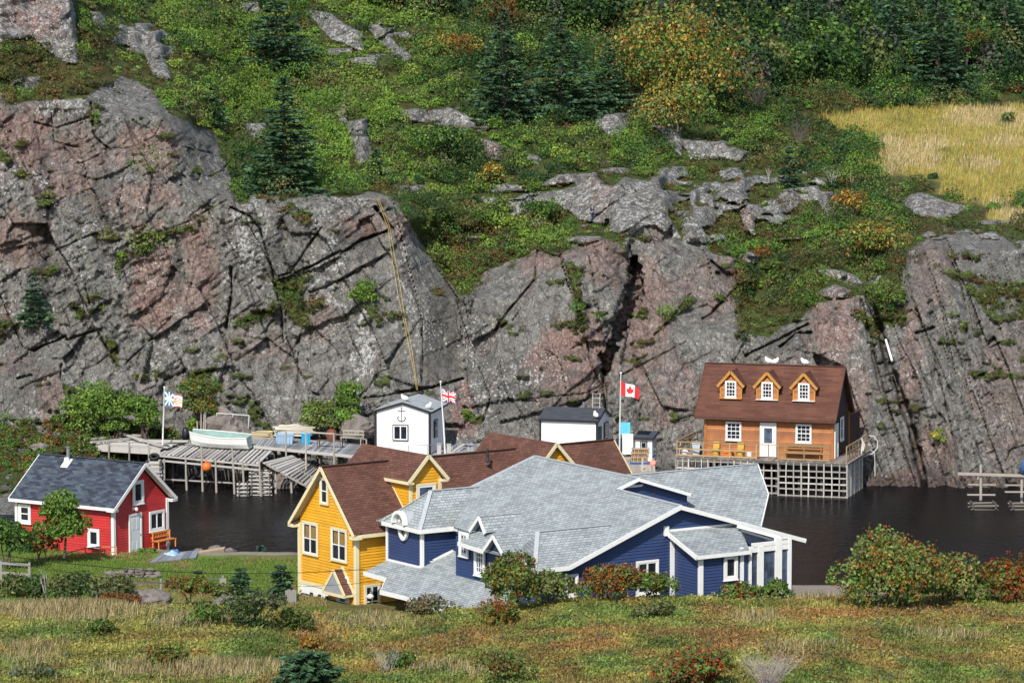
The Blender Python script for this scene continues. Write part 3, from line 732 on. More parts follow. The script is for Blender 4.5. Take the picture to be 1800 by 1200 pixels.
# ================================================================ water
wgx = np.linspace(-400, 400, 3); mb = MB()
mb.poly([(-300, 60, 0), (300, 60, 0), (300, 330, 0), (-300, 330, 0)])
t = NT('harbour_water'); v = obj_vec(t)
mp = t.n('Mapping', None, Vector=v, Scale=(1.0, .45, 1)); w1 = t.noise(mp.outputs[0], 1.9, 4, .55); w2 = t.noise(mp.outputs[0], 7.5, 3, .5)
cal = t.sstep(t.noise(v, .06, 3, .5), .35, .65)
t.set(Base_Color=(.010, .009, .009), Roughness=.5, Specular_IOR_Level=0.0)
t.bump(t.math('MULTIPLY', t.math('ADD', w1, t.math('MULTIPLY', w2, .35)), t.math('ADD', .35, t.math('MULTIPLY', cal, .65))), .13, .7)
gl = t.n('BsdfGlossy', None, Color=(.80, .80, .84), Roughness=.07); nb_ = [q for q in t.t.nodes if q.type == 'BUMP'][0]; t.t.links.new(nb_.outputs[0], gl.inputs['Normal'])
lwt = t.n('Fresnel', None, IOR=1.33); t.t.links.new(nb_.outputs[0], lwt.inputs['Normal'])
mx = t.n('MixShader', None, i0=t.math('MULTIPLY', lwt.outputs[0], .34), i1=t.b.outputs[0], i2=gl.outputs[0]); t.t.links.new(mx.outputs[0], t.t.nodes['Material Output'].inputs[0])
water = mb.build('water', t.m); tag(water, 'dark still harbour water between the two shores', 'water', kind='structure')
# ================================================================ house building kit
WHITE = paint('white_paint', (.80, .80, .78), .5, .05, 2)
CREAM = paint('cream_trim_paint', (.74, .66, .42), .5, .06, 2)
YELLOW = paint('yellow_clapboard_paint', (.72, .36, .022), .5, .10, 1.2, board=.09, dirt=.07)
NAVY = paint('navy_clapboard_paint', (.028, .052, .14), .5, .08, 1.2)
REDP = paint('red_clapboard_paint', (.52, .032, .030), .5, .11, 1.2, board=.09, dirt=.08)
LOGP = paint('varnished_log_siding', (.36, .125, .030), .5, .25, 1.6, board=.30)
LOGT = paint('golden_wood_trim', (.46, .22, .045), .6, .18, 3)
BLACKT = paint('black_trim_paint', (.018, .018, .024), .5, .1, 3)
WVINYL = paint('white_siding_paint', (.82, .82, .82), .5, .04, 1.5, dirt=.06)
SOFF = paint('soffit_grey_paint', (.45, .42, .36), .7, .08, 3)
GLASS = glass_mat('dark_window_glass')
GLASSB = glass_mat('bluish_window_glass', (.035, .05, .08))
CURT = paint('tan_curtain_cloth', (.26, .16, .05), .9, .2, 6)
METAL = paint('galvanised_metal', (.45, .47, .50), .35, .1, 5, metal=.8)
DARKM = paint('dark_metal', (.03, .03, .035), .5, .15, 6)
S_BROWN = shingle('brown_roof_shingles', (.185, .085, .060), (.118, .056, .042), (.055, .028, .024), .32, .14, .010, .3)
S_CABIN = shingle('cedar_brown_roof_shingles', (.155, .068, .045), (.105, .045, .034), (.075, .036, .028), .9, .16, .005, .25)
S_GREY = shingle('pale_grey_roof_shingles', (.41, .45, .455), (.25, .28, .295), (.14, .155, .165), .30, .15, .012, .2, -.2)
S_SLATE = shingle('slate_blue_roof_shingles', (.095, .125, .155), (.036, .040, .060), (.035, .04, .055), .36, .15, .004, .2, .1)
S_DKGREY = shingle('charcoal_roof_shingles', (.070, .078, .092), (.050, .056, .068), (.035, .04, .05), .4, .15, .004, .1)
S_LTGREY = shingle('light_grey_roof_shingles', (.42, .46, .465), (.35, .385, .40), (.28, .3, .32), .4, .15, .004, .1)

def slab(mb, pts, th):
    """roof plane with thickness: polygon pushed down along its own normal"""
    pts = [V(p) for p in pts]
    n = (pts[1] - pts[0]).cross(pts[2] - pts[0]).normalized()
    if n.z < 0: pts = pts[::-1]; n = -n
    mb.prism([p - n * th for p in pts], n * th)

class Fr:
    """building frame: origin, e along the front (right), n outward normal of the front; P(s, t, h) with t = depth back from the front"""
    def __init__(s, o, az_left):
        a = R(az_left)
        s.o = V(o); s.n = V((-math.sin(a), -math.cos(a), 0)); s.e = V((math.cos(a), -math.sin(a), 0))
        s.yaw = -a
    def P(s, x, t, h): return s.o + s.e * x - s.n * t + Z * h

def window(root, c, u, n, w, h, cols=1, rows=2, casing=.09, frame=.05, m_case=None, m_frame=None, glass=None, curtain=False, sill=True, bar=.028):
    """casing + sash + bars as one mesh, the glass as its own part below it"""
    c, u, n = V(c), V(u).normalized(), V(n).normalized()
    c = c + n * .035
    m_frame = m_frame or WHITE
    top = None
    def ring(mb, W, H, t, d0, d1):
        for sx, sz, hw, hh in ((0, 1, W / 2, t / 2), (0, -1, W / 2, t / 2)):
            mb.box(c + Z * (sz * (H / 2 - t / 2)) + n * ((d0 + d1) / 2), u * hw, n * ((d1 - d0) / 2), Z * hh)
        for sx in (-1, 1):
            mb.box(c + u * (sx * (W / 2 - t / 2)) + n * ((d0 + d1) / 2), u * (t / 2), n * ((d1 - d0) / 2), Z * (H / 2 - t - .0005))
    mb = MB()
    if casing > 0:
        ring(mb, w + 2 * casing, h + 2 * casing, casing, .0, .065)
    o = mb
    if m_case is not None and m_case is not m_frame:
        o1 = mb.build('window', m_case, root); mb = MB()
    else: o1 = None
    ring(mb, w, h, frame, .0, .05)
    for k in range(1, cols):
        x = -w / 2 + w * k / cols; b = bar if cols > 2 or rows > 2 else .07
        mb.box(c + u * x + n * .024, u * (b / 2), n * .02, Z * (h / 2 - frame))
    for k in range(1, rows):
        z = -h / 2 + h * k / rows; b = bar if (rows > 2 and k != rows // 2) else .05
        mb.box(c + Z * z + n * .022, u * (w / 2 - frame), n * .02, Z * (b / 2))
    if sill and m_case is None and casing > 0:
        mb.box(c - Z * (h / 2 + casing + .02) + n * .05, u * (w / 2 + casing + .03), n * .05, Z * .02)
    if o1 is None: o1 = mb.build('window', m_frame, root)
    else: mb.build('sash', m_frame, o1)
    g = MB(); g.box(c + n * .006, u * (w / 2 - frame * .6), n * .005, Z * (h / 2 - frame * .6))
    g.build('pane', glass or GLASS, o1)
    if curtain:
        g = MB()
        for sx in (-1, 1):
            g.box(c + n * .0125 + Z * (h * .22) + u * (sx * w * .2), u * (w * .17), n * .001, Z * (h * .19))
        g.build('curtain', CURT, o1)
    return o1

def wall_mesh(mb, fr, L, W, h0, h1, gable=None, core=True):
    """solid core of a simple gabled box (ridge along e when gable = ridge height)"""
    if gable:
        pts = [fr.P(0, .01, h0), fr.P(0, W - .01, h0), fr.P(0, W - .01, h1), fr.P(0, W / 2, gable), fr.P(0, .01, h1)]
    else:
        pts = [fr.P(0, .01, h0), fr.P(0, W - .01, h0), fr.P(0, W - .01, h1), fr.P(0, .01, h1)]
    pts = [p + fr.e * .01 for p in pts]
    mb.prism(pts, fr.e * (L - .02))

# ================================================================ red house
ro = atz(200, 975, .75)
fr = Fr(ro, 33); e, n = fr.e, fr.n
Lr, Wr, Hr = 6.75, 4.5, 2.55
fr.o = ro - e * Lr                               # front-left corner
red = thing('red_house', fr.P(0, 0, 0), 'bright red clapboard house with slate blue shingle roof and white trim at the water', 'house', fr.yaw)
XF[red.name] = (fr.P(0, 0, 0), fr.yaw)
rise = 2.15
mb = MB()
wall_mesh(mb, fr, Lr, Wr, -.6, Hr, Hr + rise * .9)
mb.clap([fr.P(0, 0, -.3), fr.P(Lr, 0, -.3), fr.P(Lr, 0, Hr), fr.P(0, 0, Hr)], n, .14)
mb.clap([fr.P(Lr, 0, -.3), fr.P(Lr, Wr, -.3), fr.P(Lr, Wr, Hr), fr.P(Lr, Wr / 2, Hr + rise * .9), fr.P(Lr, 0, Hr)], e, .14)
mb.build('wall', REDP, red)
ov, og = .38, .42                                # eave and gable overhang
def gable_roof(root, fr, L, W, heave, rise, ov, og0, og1, m, fascia, th=.12, fh=.17, name='roof', soffit=None):
    k = rise / (W / 2 + ov)
    mb = MB()
    for sgn in (0, 1):
        te = -ov if sgn == 0 else W + ov
        pts = [fr.P(-og0, te, heave), fr.P(L + og1, te, heave), fr.P(L + og1, W / 2, heave + rise), fr.P(-og0, W / 2, heave + rise)]
        slab(mb, pts, th * .45)
    for i in range(24):
        pass
    r = mb.build(name, m, root)
    cap = MB()
    cap.beam(fr.P(-og0, W / 2, heave + rise + .015), fr.P(L + og1, W / 2, heave + rise + .015), .22, .03)
    cap.build('ridge_cap', m, r)
    f = Each('fascia', fascia, root)
    for x in (-og0 - .012, L + og1 + .012):
        for te in (-ov, W + ov):
            a, b = fr.P(x, te, heave - .07), fr.P(x, W / 2, heave + rise - .07)
            f.beam(a, b, .04, fh, up=fr.e.cross(b - a) if False else Z)
    for te in (-ov - .015, W + ov + .015):
        f.beam(fr.P(-og0, te, heave - .085), fr.P(L + og1, te, heave - .085), .045, fh)
    pass
    s = MB()
    for x0, x1 in ((-og0, 0), (L, L + og1)):
        if x1 - x0 < .1: continue
        for te in (-ov, W + ov):
            nn = V((0, 0, 1))
            pts = [fr.P(x0, te, heave - .085), fr.P(x1, te, heave - .085), fr.P(x1, W / 2, heave + rise - .085), fr.P(x0, W / 2, heave + rise - .085)]
            slab(s, pts, .02)
    for te, tw in ((-ov, 0), (W + ov, W)):
        s.poly([fr.P(-og0, te, heave - .11), fr.P(L + og1, te, heave - .11), fr.P(L + og1, tw, heave - .11), fr.P(-og0, tw, heave - .11)])
    s.build('soffit', soffit or WHITE, root)
    return r
rr = gable_roof(red, fr, Lr, Wr, Hr + .02, rise, ov, .25, og, S_SLATE, WHITE)
mb = Each('corner_board', WHITE, red)                                         # corner boards, eave returns
for s_, t_ in ((Lr, 0), (Lr, Wr), (0, 0)):
    mb.box(fr.P(s_, t_, Hr / 2 - .2), e * .09, n * .09, Z * (Hr / 2 + .2))
for t_ in (-ov + .12, Wr + ov - .12):
    mb.box(fr.P(Lr + og - .26, t_, Hr - .12), e * .24, n * .22, Z * .07)
pass
def on_front(fr, s, h, t=0): return fr.P(s, t, h)
window(red, fr.P(Lr - 1.3, -.03, .82), e, n, .55, .74, 1, 1, .13)
window(red, fr.P(.62, -.03, 1.75), e, n, .6, .78, 1, 2, .13)
gx0 = Lr + .03
window(red, fr.P(gx0, 1.98, 3.15), -n, e, .62, .98, 1, 1, .15)
window(red, fr.P(gx0, 3.55, 1.42), -n, e, 1.05, .86, 2, 1, .12)
def panel_door(root, c, u, n, w, h, m, lite=False, casing=.1, frame_m=None):
    c, u, n = V(c), V(u).normalized(), V(n).normalized()
    c = c + n * .03
    mb = MB(); mb.box(c + n * .02, u * (w / 2), n * .02, Z * (h / 2))
    for zz, hh in ((-.62, .42), (.55, .62)) if not lite else ((-.62, .42),):
        for sx in (-1, 1):
            q = c + u * (sx * w * .22) + Z * (zz * h / 2) + n * .045
            mb.box(q, u * (w * .15), n * .006, Z * (hh * h / 4))
    d = mb.build('door', m, root)
    k = MB(); k.ball(c + u * (w * .42) + n * .08 - Z * .05, .035, 8, 6); k.build('handle', METAL, d)
    f = MB()
    for sx in (-1, 1): f.box(c + u * (sx * (w / 2 + casing / 2)) + n * .03, u * (casing / 2), n * .035, Z * (h / 2))
    f.box(c + Z * (h / 2 + casing / 2) + n * .03, u * (w / 2 + casing), n * .038, Z * (casing / 2))
    f.build('door_frame', frame_m or WHITE, d)
    return d
panel_door(red, fr.P(gx0, 1.72, .93), -n, e, .86, 2.0, paint('white_door_paint', (.7, .74, .76), .5, .05))
mb = MB(); q = fr.P(gx0, 1.66, 2.3)
mb.tube([q, q + e * .18 + Z * .05], .04, 6); mb.ball(q + e * .2 - Z * .02, (.09, .09, .11), 8, 6); mb.box(q, n * .08, e * .02, Z * .08)
mb.build('lamp', WHITE, red)
mb = MB(); q = fr.P(1.85, .98, Hr + 1.22)
q = fr.P(2.0, Wr / 2 - .3, Hr + rise - .1)
mb.tube([q - Z * .2, q + Z * .62], .105, 10); mb.tube([q + Z * .64, q + Z * .70], .15, 10)
ch = mb.build('chimney', METAL, red)
mb = MB(); k = rise / (Wr / 2 + ov)
sl_ = (-n + Z * k).normalized(); nn = e.cross(sl_); nn = nn if nn.z > 0 else -nn
q2 = fr.P(2.0, Wr / 2 - .42, Hr + .02 + rise - .42 * k)
mb.box(q2 + nn * .03, e * .24, sl_ * .32, nn * .02); mb.tube([q2, q2 + Z * .34], [.2, .12], 10)
mb.build('flashing', WHITE, ch)

# ================================================================ yellow house
YA = 53                                           # its left gable faces this many degrees left; the long side faces right
yo = atz(627, 1072, 1.0)
fy = Fr(yo, -37); e, n = fy.e, fy.n
XL, YW = 17.3, 4.85
yel = thing('yellow_house', yo, 'mustard yellow clapboard house with cream trim, brown shingle roofs and two front gables', 'house', fy.yaw)
eh = onp(622, 941, yo + n * .38, n).z - yo.z      # eave height
rise_y = 3.02
mb = MB()
wall_mesh(mb, fy, XL, YW, -.9, eh + .25, eh + rise_y * .95)
mb.clap([fy.P(0, 0, -.6), fy.P(XL, 0, -.6), fy.P(XL, 0, eh + .3), fy.P(0, 0, eh + .3)], n, .14)
mb.clap([fy.P(0, 0, -.6), fy.P(0, YW, -.6), fy.P(0, YW, eh + .35), fy.P(0, YW / 2, eh + rise_y * .97), fy.P(0, 0, eh + .35)], -e, .14)
mb.build('wall', YELLOW, yel)
yr = gable_roof(yel, fy, XL, YW, eh, rise_y, .38, .42, .35, S_BROWN, CREAM, soffit=SOFF)
mb = Each('corner_board', CREAM, yel)
for s_, t_ in ((0, 0), (0, YW)):
    mb.box(fy.P(s_, t_, eh / 2 - .3), e * .1, n * .1, Z * (eh / 2 + .3))
for t_ in (-.24, YW + .24):
    mb.box(fy.P(-.2, t_, eh - .14), e * .22, n * .24, Z * .08)
pass
mb = Each('eave_return', S_BROWN, yr)                                        # little brown roofs on the eave returns
for t_ in (-.2, YW + .2):
    a = [fy.P(-.42, t_ - .24, eh - .05), fy.P(-.42, t_ + .24, eh - .05), fy.P(0, t_ + .24, eh + .12), fy.P(0, t_ - .24, eh + .12)]
    slab(mb, a, .02)
pass
# gable windows
def gp(px, py, off=.03): return onp(px, py, yo - e * off, e)
window(yel, gp(571.5, 862.5), -n, -e, .52, 1.15, 1, 2, .1, m_case=CREAM)
window(yel, gp(547, 946), -n, -e, 1.18, 1.45, 2, 2, .1, m_case=CREAM, curtain=True)
window(yel, gp(597.5, 957.5), -n, -e, 1.18, 1.45, 2, 2, .1, m_case=CREAM, curtain=True)
# cross gables B and C
def cross_gable(s0, win):
    hw, k = .93, 1.0
    ov, ext = .26, .32
    eb = eh + 2.3; rb = 1.18 + .05; back = YW + .5
    kk = rb / (hw + ov)
    mb = MB()
    mb.prism([fy.P(s0 - hw, .0, eh - .2), fy.P(s0 + hw, .0, eh - .2), fy.P(s0 + hw, .0, eb + .12), fy.P(s0, .0, eb + rb * .96), fy.P(s0 - hw, .0, eb + .12)], -n * (YW - .1))
    mb.clap([fy.P(s0 - hw, 0, eh - 1.6), fy.P(s0 + hw, 0, eh - 1.6), fy.P(s0 + hw, 0, eb + .1), fy.P(s0, 0, eb + rb * .95), fy.P(s0 - hw, 0, eb + .1)], n, .14)
    mb.clap([fy.P(s0 - hw, 0, eh + .3), fy.P(s0 - hw, 2.0, eh + .3), fy.P(s0 - hw, 2.0, eb + .05), fy.P(s0 - hw, 0, eb + .05)], -e, .14)
    g = mb.build('gable_wall', YELLOW, yel)
    mb = MB()
    for sg in (-1, 1):
        slab(mb, [fy.P(s0 + sg * (hw + ov), -ext, eb), fy.P(s0, -ext, eb + rb), fy.P(s0, back, eb + rb), fy.P(s0 + sg * (hw + ov), back, eb)], .055)
        # the far slope runs on down behind the main ridge
        slab(mb, [fy.P(s0 + sg * (hw + ov), YW / 2 + .2, eb), fy.P(s0 + sg * (hw + ov), back, eb), fy.P(s0 + sg * (hw + ov + 1.1), back, eb - 1.1 * kk), fy.P(s0 + sg * (hw + ov + 1.1), YW / 2 + .9, eb - 1.1 * kk)], .055)
    r = mb.build('gable_roof', S_BROWN, yel)
    mb = MB()
    for sg in (-1, 1):
        mb.beam(fy.P(s0 + sg * (hw + ov), -ext - .012, eb - .06), fy.P(s0, -ext - .012, eb + rb - .06), .04, .17)
        mb.beam(fy.P(s0 + sg * (hw + ov + .015), -ext, eb - .075), fy.P(s0 + sg * (hw + ov + .015), 1.9, eb - .075), .04, .15)
        mb.box(fy.P(s0 + sg * (hw - .06), -.03, (eb + eh + .3) / 2), e * .085, n * .04, Z * ((eb - eh - .3) / 2))
        mb.box(fy.P(s0 + sg * (hw + .1), -ext * .5, eb - .1), e * .17, n * (ext * .5), Z * .05)
    a, b = fy.P(s0 - hw - .03, .45, eh + .05 + .45 * 1.07), fy.P(s0 - hw - .03, 2.0, eh + .05 + 2.0 * 1.07)
    mb.beam(fy.P(s0 - hw - .035, -.05, eh + .34), fy.P(s0 - hw - .035, 1.8, eh + .34 + 1.85 * 1.07), .04, .12)
    mb.build('gable_trim', CREAM, g)
    mb = MB()
    for sg in (-1, 1):
        slab(mb, [fy.P(s0 + sg * (hw + ov), -ext, eb - .08), fy.P(s0, -ext, eb + rb - .08), fy.P(s0, 0, eb + rb - .08), fy.P(s0 + sg * (hw + ov), 0, eb - .08)], .015)
    mb.build('gable_soffit', SOFF, g)
    if win: window(yel, fy.P(s0, -.03, eh + 1.3), e, n, .98, 1.45, 1, 1, .1, m_case=CREAM, frame=.1, glass=GLASSB)
sB = (onp(747, 850, yo, n) - yo).dot(e); sC = (onp(972, 826, yo, n) - yo).dot(e)
cross_gable(sB, True); cross_gable(sC, False)
# vent pipe on the main roof
q = onp(857, 800, fy.P(0, YW / 2 - .9, 0), n)
mb = MB(); mb.tube([q - Z * .35, q + Z * .32], .065, 8); mb.tube([q - Z * .3, q - Z * .12], [.14, .08], 8); mb.build('vent_pipe', DARKM, yr)
# garage door, door hood, entry
def gable_rect(name, x0, y0, x1, y1, m, d0, d1, parent, skew=.2):
    """rectangle on the left gable between photo corners (top left) and (bottom right)"""
    a, b = gp(x0, y0, .06), gp(x1, y1, .06)
    w = (b - a).dot(-n) if False else (b - a).dot(n)
    mb = MB(); c = (a + b) / 2; c.z = (a.z + b.z) / 2
    mb.box(c - e * ((d0 + d1) / 2), n * abs((b - a).dot(n)) * .5, e * ((d1 - d0) / 2), Z * abs(a.z - b.z) * .5)
    return mb.build(name, m, parent), c, abs((b - a).dot(n)), abs(a.z - b.z)
gd, gcn, gw, gh = gable_rect('garage_door', 532, 1026, 580, 1095, WHITE, .0, .05, yel)
for fx in (.36, .66, .93):
    mb = MB(); q = gcn + n * (fx - .5) * gw + Z * (gh * .5 - .42); mb.box(q - e * .055, n * .14, e * .006, Z * .13); mb.build('pane', GLASS, gd)
mb = MB(); q = gcn - n * (gw * .5 - .5) - e * .09 + Z * (-.12)
mb.box(q, n * .46, e * .02, Z * .52); mb.box(q - e * .001, n * .4, e * .022, Z * .46)
nb = mb.build('notice_frame', BLACKT, yel)
mb = MB(); mb.box(q - e * .026, n * .39, e * .004, Z * .45); ob = mb.build('notice_board', paint('notice_paper', (.62, .64, .64), .4, .25, 6), nb)
mb = MB()
a, b = gp(527, 1021), gp(628, 1043.5)
mb.beam(a - e * .05, b - e * .05, .07, .16)
mb.box(gcn - n * (gw * .5 + .06) - e * .05, n * .06, e * .04, Z * (gh * .5))
mb.build('garage_trim', CREAM, yel)
mb = MB(); q = gp(532, 1034); mb.tube([q - e * .06, q - e * .2], .1, 10); mb.build('lamp', CREAM, yel)
# hood
hl, ha, hr_ = gp(570, 1031), gp(588, 1000), gp(607, 1041)
dpt = .55
hm = (hl + hr_) / 2; hw_ = abs((hr_ - hl).dot(n)) / 2; hz0 = (hl.z + hr_.z) / 2; hzt = hz0 + 1.15
hc0 = V((hm.x, hm.y, 0)); hc0 = gp(603, 1036); hc0.z = 0
def hp(t, d, z): return hc0 + n * t - e * d + Z * z
mb = MB()
hz0 = gp(588, 1036).z + .0
for sg in (-1, 1): slab(mb, [hp(sg * .95, 0, hz0), hp(0, 0, hz0 + 1.12), hp(0, dpt, hz0 + 1.12), hp(sg * .95, dpt, hz0)], .05)
hood = mb.build('door_hood', S_BROWN, yel)
mb = MB()
for sg in (-1, 1):
    mb.beam(hp(sg * .95, dpt + .01, hz0 - .05), hp(0, dpt + .01, hz0 + 1.07), .05, .14)
    mb.beam(hp(sg * .95, -.0, hz0 - .06), hp(sg * .95, dpt, hz0 - .06), .05, .1)
    mb.beam(hp(sg * .97, .04, hz0 + .05), hp(0, .04, hz0 + 1.2), .06, .1)
mb.beam(hp(-.95, dpt + .0, hz0 - .08), hp(.95, dpt + .0, hz0 - .08), .06, .14)
mb.build('hood_trim', CREAM, hood)
mb = MB(); mb.prism([hp(-.85, .5, hz0), hp(.85, .5, hz0), hp(0, .5, hz0 + 1.0)], -e * .04); mb.build('hood_gable', paint('grey_hood_board', (.30, .31, .33), .7, .1), hood)
dc = gp(604.5, 1078); dc.z = yo.z + .45
dd = panel_door(yel, dc, n, -e, .85, 1.95, WHITE, lite=True)
mb = MB(); mb.box(dc - e * .08 + Z * .35, n * .2, e * .006, Z * .5); mb.build('pane', GLASSB, dd)
mb = MB(); q = gp(590.5, 1059); mb.tube([q - e * .02, q - e * .07], .14, 14); mb.build('wreath', paint('dark_wreath', (.10, .05, .03), .9, .3, 20), yel)
window(yel, onp(653, 1056, yo + n * .03, n), e, n, .75, 1.5, 2, 2, .1, m_case=CREAM)
mb = MB(); q = onp(651, 1047, yo + n * .25, n)
mb.tube([q, q + Z * .5], .012, 5); mb.ball(q - Z * .02, (.17, .17, .13), 10, 6)
hb = mb.build('hanging_basket', paint('white_basket', (.7, .7, .68), .6), origin=q)
tag(hb, 'white hanging flower basket with red blooms on the yellow house side wall', 'flower basket')
# ================================================================ blue house (all roof planes share one pitch, read back from the photo)
bo = atY(1180, 1048, 151.5)
fb = Fr(bo, -33); e, n = fb.e, fb.n
blue = thing('blue_house', bo, 'large navy blue clapboard house with sprawling pale grey shingle roofs and white trim', 'house', fb.yaw)
rk = bo + n * .42                                 # plane of the big gable's rake
A = onp(1196, 888, rk, n); B = onp(1001, 994, rk, n); C = onp(1413, 946, rk, n)
NL = planeN(A, B, A - n); NR = planeN(A, C, A - n)
def onL(px, py): return onp(px, py, A, NL)
def onR(px, py): return onp(px, py, A, NR)
def iline(p, d, P0, N): return p + d * ((P0 - p).dot(N) / d.dot(N))
D = onL(1083, 859); G2 = onL(1122, 840); H2 = onL(940, 801); I = onL(827, 856); Q3 = onL(797, 925)
TH = .09
mb = MB(); slab(mb, [A, D, G2, H2, I, Q3, onL(827, 935), onL(808, 953), onL(852, 967), onL(906, 980), B], TH)
# right slope of the near gable
Rb = A - n * (A - D).dot(n)
Cb = C - n * 5.0
slab(mb, [A, C, Cb, A - n * 5.0], TH)
# right slope of the higher ridge, with its small gable
NR2 = NR
E2 = onp(1214, 867, G2, n)
slab(mb, [G2, E2 + (E2 - G2).normalized() * .1, E2 + (E2 - G2).normalized() * .1 - n * (G2 - H2).dot(n), H2], TH)
# rear roof: its ridge runs along e, two slightly different pitches
k1 = onp(1060, 829.5, G2 - n * 3.2, n); 
rl = onp(1088, 834, k1, n); rrg = onp(1331, 816.5, rl, n)
rz_ = (rl.z + rrg.z) / 2; rl.z = rz_; rrg.z = rz_
c1 = onp(1212, 853, rl, n); drop1 = 1.05; out1 = 2.1
ml = rl + n * out1 - Z * drop1; mr = rrg + n * out1 - Z * drop1
NU = planeN(rl, rrg, ml)
mr2 = onp(1350, 868, rl, NU)
bl_ = ml + n * 3.6 - Z * 1.75
NW = planeN(ml, mr, bl_)
br_ = onp(1337, 924, ml, NW)
ext = e * -1.2
slab(mb, [rl + ext, rrg, mr2, ml + ext], TH); slab(mb, [ml + ext, mr2, br_, bl_ + ext], TH)
slab(mb, [rl + ext, rrg, rrg - n * 3 - Z * 1.2, rl + ext - n * 3 - Z * 1.2], TH)
# left hipped wing D
Q = atz(738, 931, B.z + .02)
Q2 = onp(672, 913, Q, e); Q2.z = Q.z
S1 = onp(757, 862, Q, (e + n).normalized())
S2 = iline(S1, e, A, NL)
Qr = onp(797, 923.5, Q, n); Qr.z = Q.z
slab(mb, [Q2, Q, S1], TH); slab(mb, [Q, Qr, S2, S1], TH)
slab(mb, [Q2, S1, S1 - n * 2.2 - Z * 1.6, Q2 - n * .6], TH)
slab(mb, [S1, S2, S2 - n * 2.2 - Z * 1.6, S1 - n * 2.2 - Z * 1.6], TH)
# front wing F: ridge along e into L, hip at its left end, small gable peeping out of the hip
F2 = onL(1074, 921.5); F1 = F2 - e * ((F2 - onp(945, 931, F2, n)).dot(e)); 
Fe = onp(940, 1001, B, n); Fe.z = B.z
slab(mb, [Fe, B + n * .02, F2, F1], TH)
Fl = onL(905, 975)
slab(mb, [Fe, F1, Fl], TH)
broof = mb.build('roof', S_GREY, blue)
# little gables facing left (their ridge along e into L)
def pediment(ax, ay, fl, frr, nm):
    ap = onp(ax, ay, onL(fl[0], fl[1]) - e * .25, e)
    l_ = onp(fl[0], fl[1], ap, e); r_ = onp(frr[0], frr[1], ap, e)
    mb = MB()
    for f in (l_, r_):
        bk = iline(ap, e, A, NL); fb_ = iline(f + Z * .02, e, A, NL)
        if (fb_ - f).dot(e) < .3: fb_ = f + e * .35
        slab(mb, [f, ap, bk, fb_], .05)
    r = mb.build('gablet', S_GREY, blue)
    m2 = MB()
    for f in (l_, r_): m2.beam(f - e * .03 - Z * .05, ap - e * .03 - Z * .05, .05, .15)
    m2.build('gablet_trim', WHITE, r)
    m3 = MB()
    bx = e * .3
    m3.prism([l_ + bx, r_ + bx, ap + bx - Z * .08], e * .06); m3.build('gablet_wall', NAVY, r)
pediment(842, 907, (826, 932), (853, 936), 1)
pediment(867, 941, (850, 966), (884, 972), 2)
# walls
zb = bo.z - 2.6
def wallpoly(mb, pts, nn, core=.12):
    pts = [V(p) for p in pts]
    mb.prism([p - nn * .01 for p in pts], -nn * core)
    mb.clap(pts, nn, .14, .032, h0=math.floor(min(p.z for p in pts) / .14) * .14)
WZ = -.10
mb = MB()
def dn(p, z): q = V(p); q.z = z; return q
A0, B0, C0 = A - n * .42 - Z * .1, B - n * .42 - Z * .1, C - n * .42 - Z * .1
B0 = B0 + (A0 - B0) * .06; C0 = C0 + (A0 - C0) * .05
wallpoly(mb, [dn(B0, zb), dn(C0, zb), C0, A0, B0], n)
# left wall of the near block under L's eave (faces left)
Bl = B0 + e * .0
Qd = Q + e * .3 - n * .3; 
Lw0 = onp(823, 960, B0 - e * 0, e)
wallpoly(mb, [dn(B0, zb), B0, B0 - n * 9.5, dn(B0 - n * 9.5, zb)][::-1], -e)
# small gable 2 wall
g0 = G2 - n * .3 - Z * .08; gl = D - n * .3 + Z * .0; gr_ = E2 - n * .3 - Z * .08
wallpoly(mb, [gl - Z * .3, gr_ - Z * .9, gr_, g0, gl], n)
# wing D walls
q0 = Q + e * .3 - n * .3
ql = Q2 + e * .3; qrr = Qr - n * .3 + e * .6
zD = bo.z - 1.6
wallpoly(mb, [dn(ql, zD), dn(q0, zD), q0 - Z * .1, ql - Z * .1], -e)
wallpoly(mb, [dn(q0, zD), dn(qrr, zD), qrr - Z * .1, q0 - Z * .1], n)
bw = mb.build('wall', NAVY, blue)
# lower roof E: same pitch as L, passes the foot of wing D
Qw = onp(737.5, 997, q0, n); Qw = V((q0.x, q0.y, Qw.z)) - e * .0
def onE(px, py): return onp(px, py, Qw, NL)
mb = MB()
slab(mb, [onE(640, 1004), onE(679, 1015), onE(669, 1037), onE(712, 1047), onE(790, 1075), onE(900, 1082), onE(915, 1010), onE(860, 1000), onE(797, 966), onE(737, 994), onE(683, 983)], TH)
mb.build('lower_roof', S_GREY, blue)
mb = MB()
for a, b in (((640, 1004), (679, 1015)), ((669, 1037), (712, 1047)), ((712, 1047), (790, 1075))):
    mb.beam(onE(*a) - Z * .09 - e * .03, onE(*b) - Z * .09 - e * .03, .05, .2)
mb.beam(onE(679, 1015) - Z * .09, onE(669, 1037) - Z * .09, .05, .18)
for a, b in (((683, 985), (737, 998)), ((737, 998), (797, 969))):
    mb.beam(onE(*a) + Z * .05 - e * .02, onE(*b) + Z * .05 - e * .02, .06, .1)
mb.build('lower_fascia', WHITE, blue)
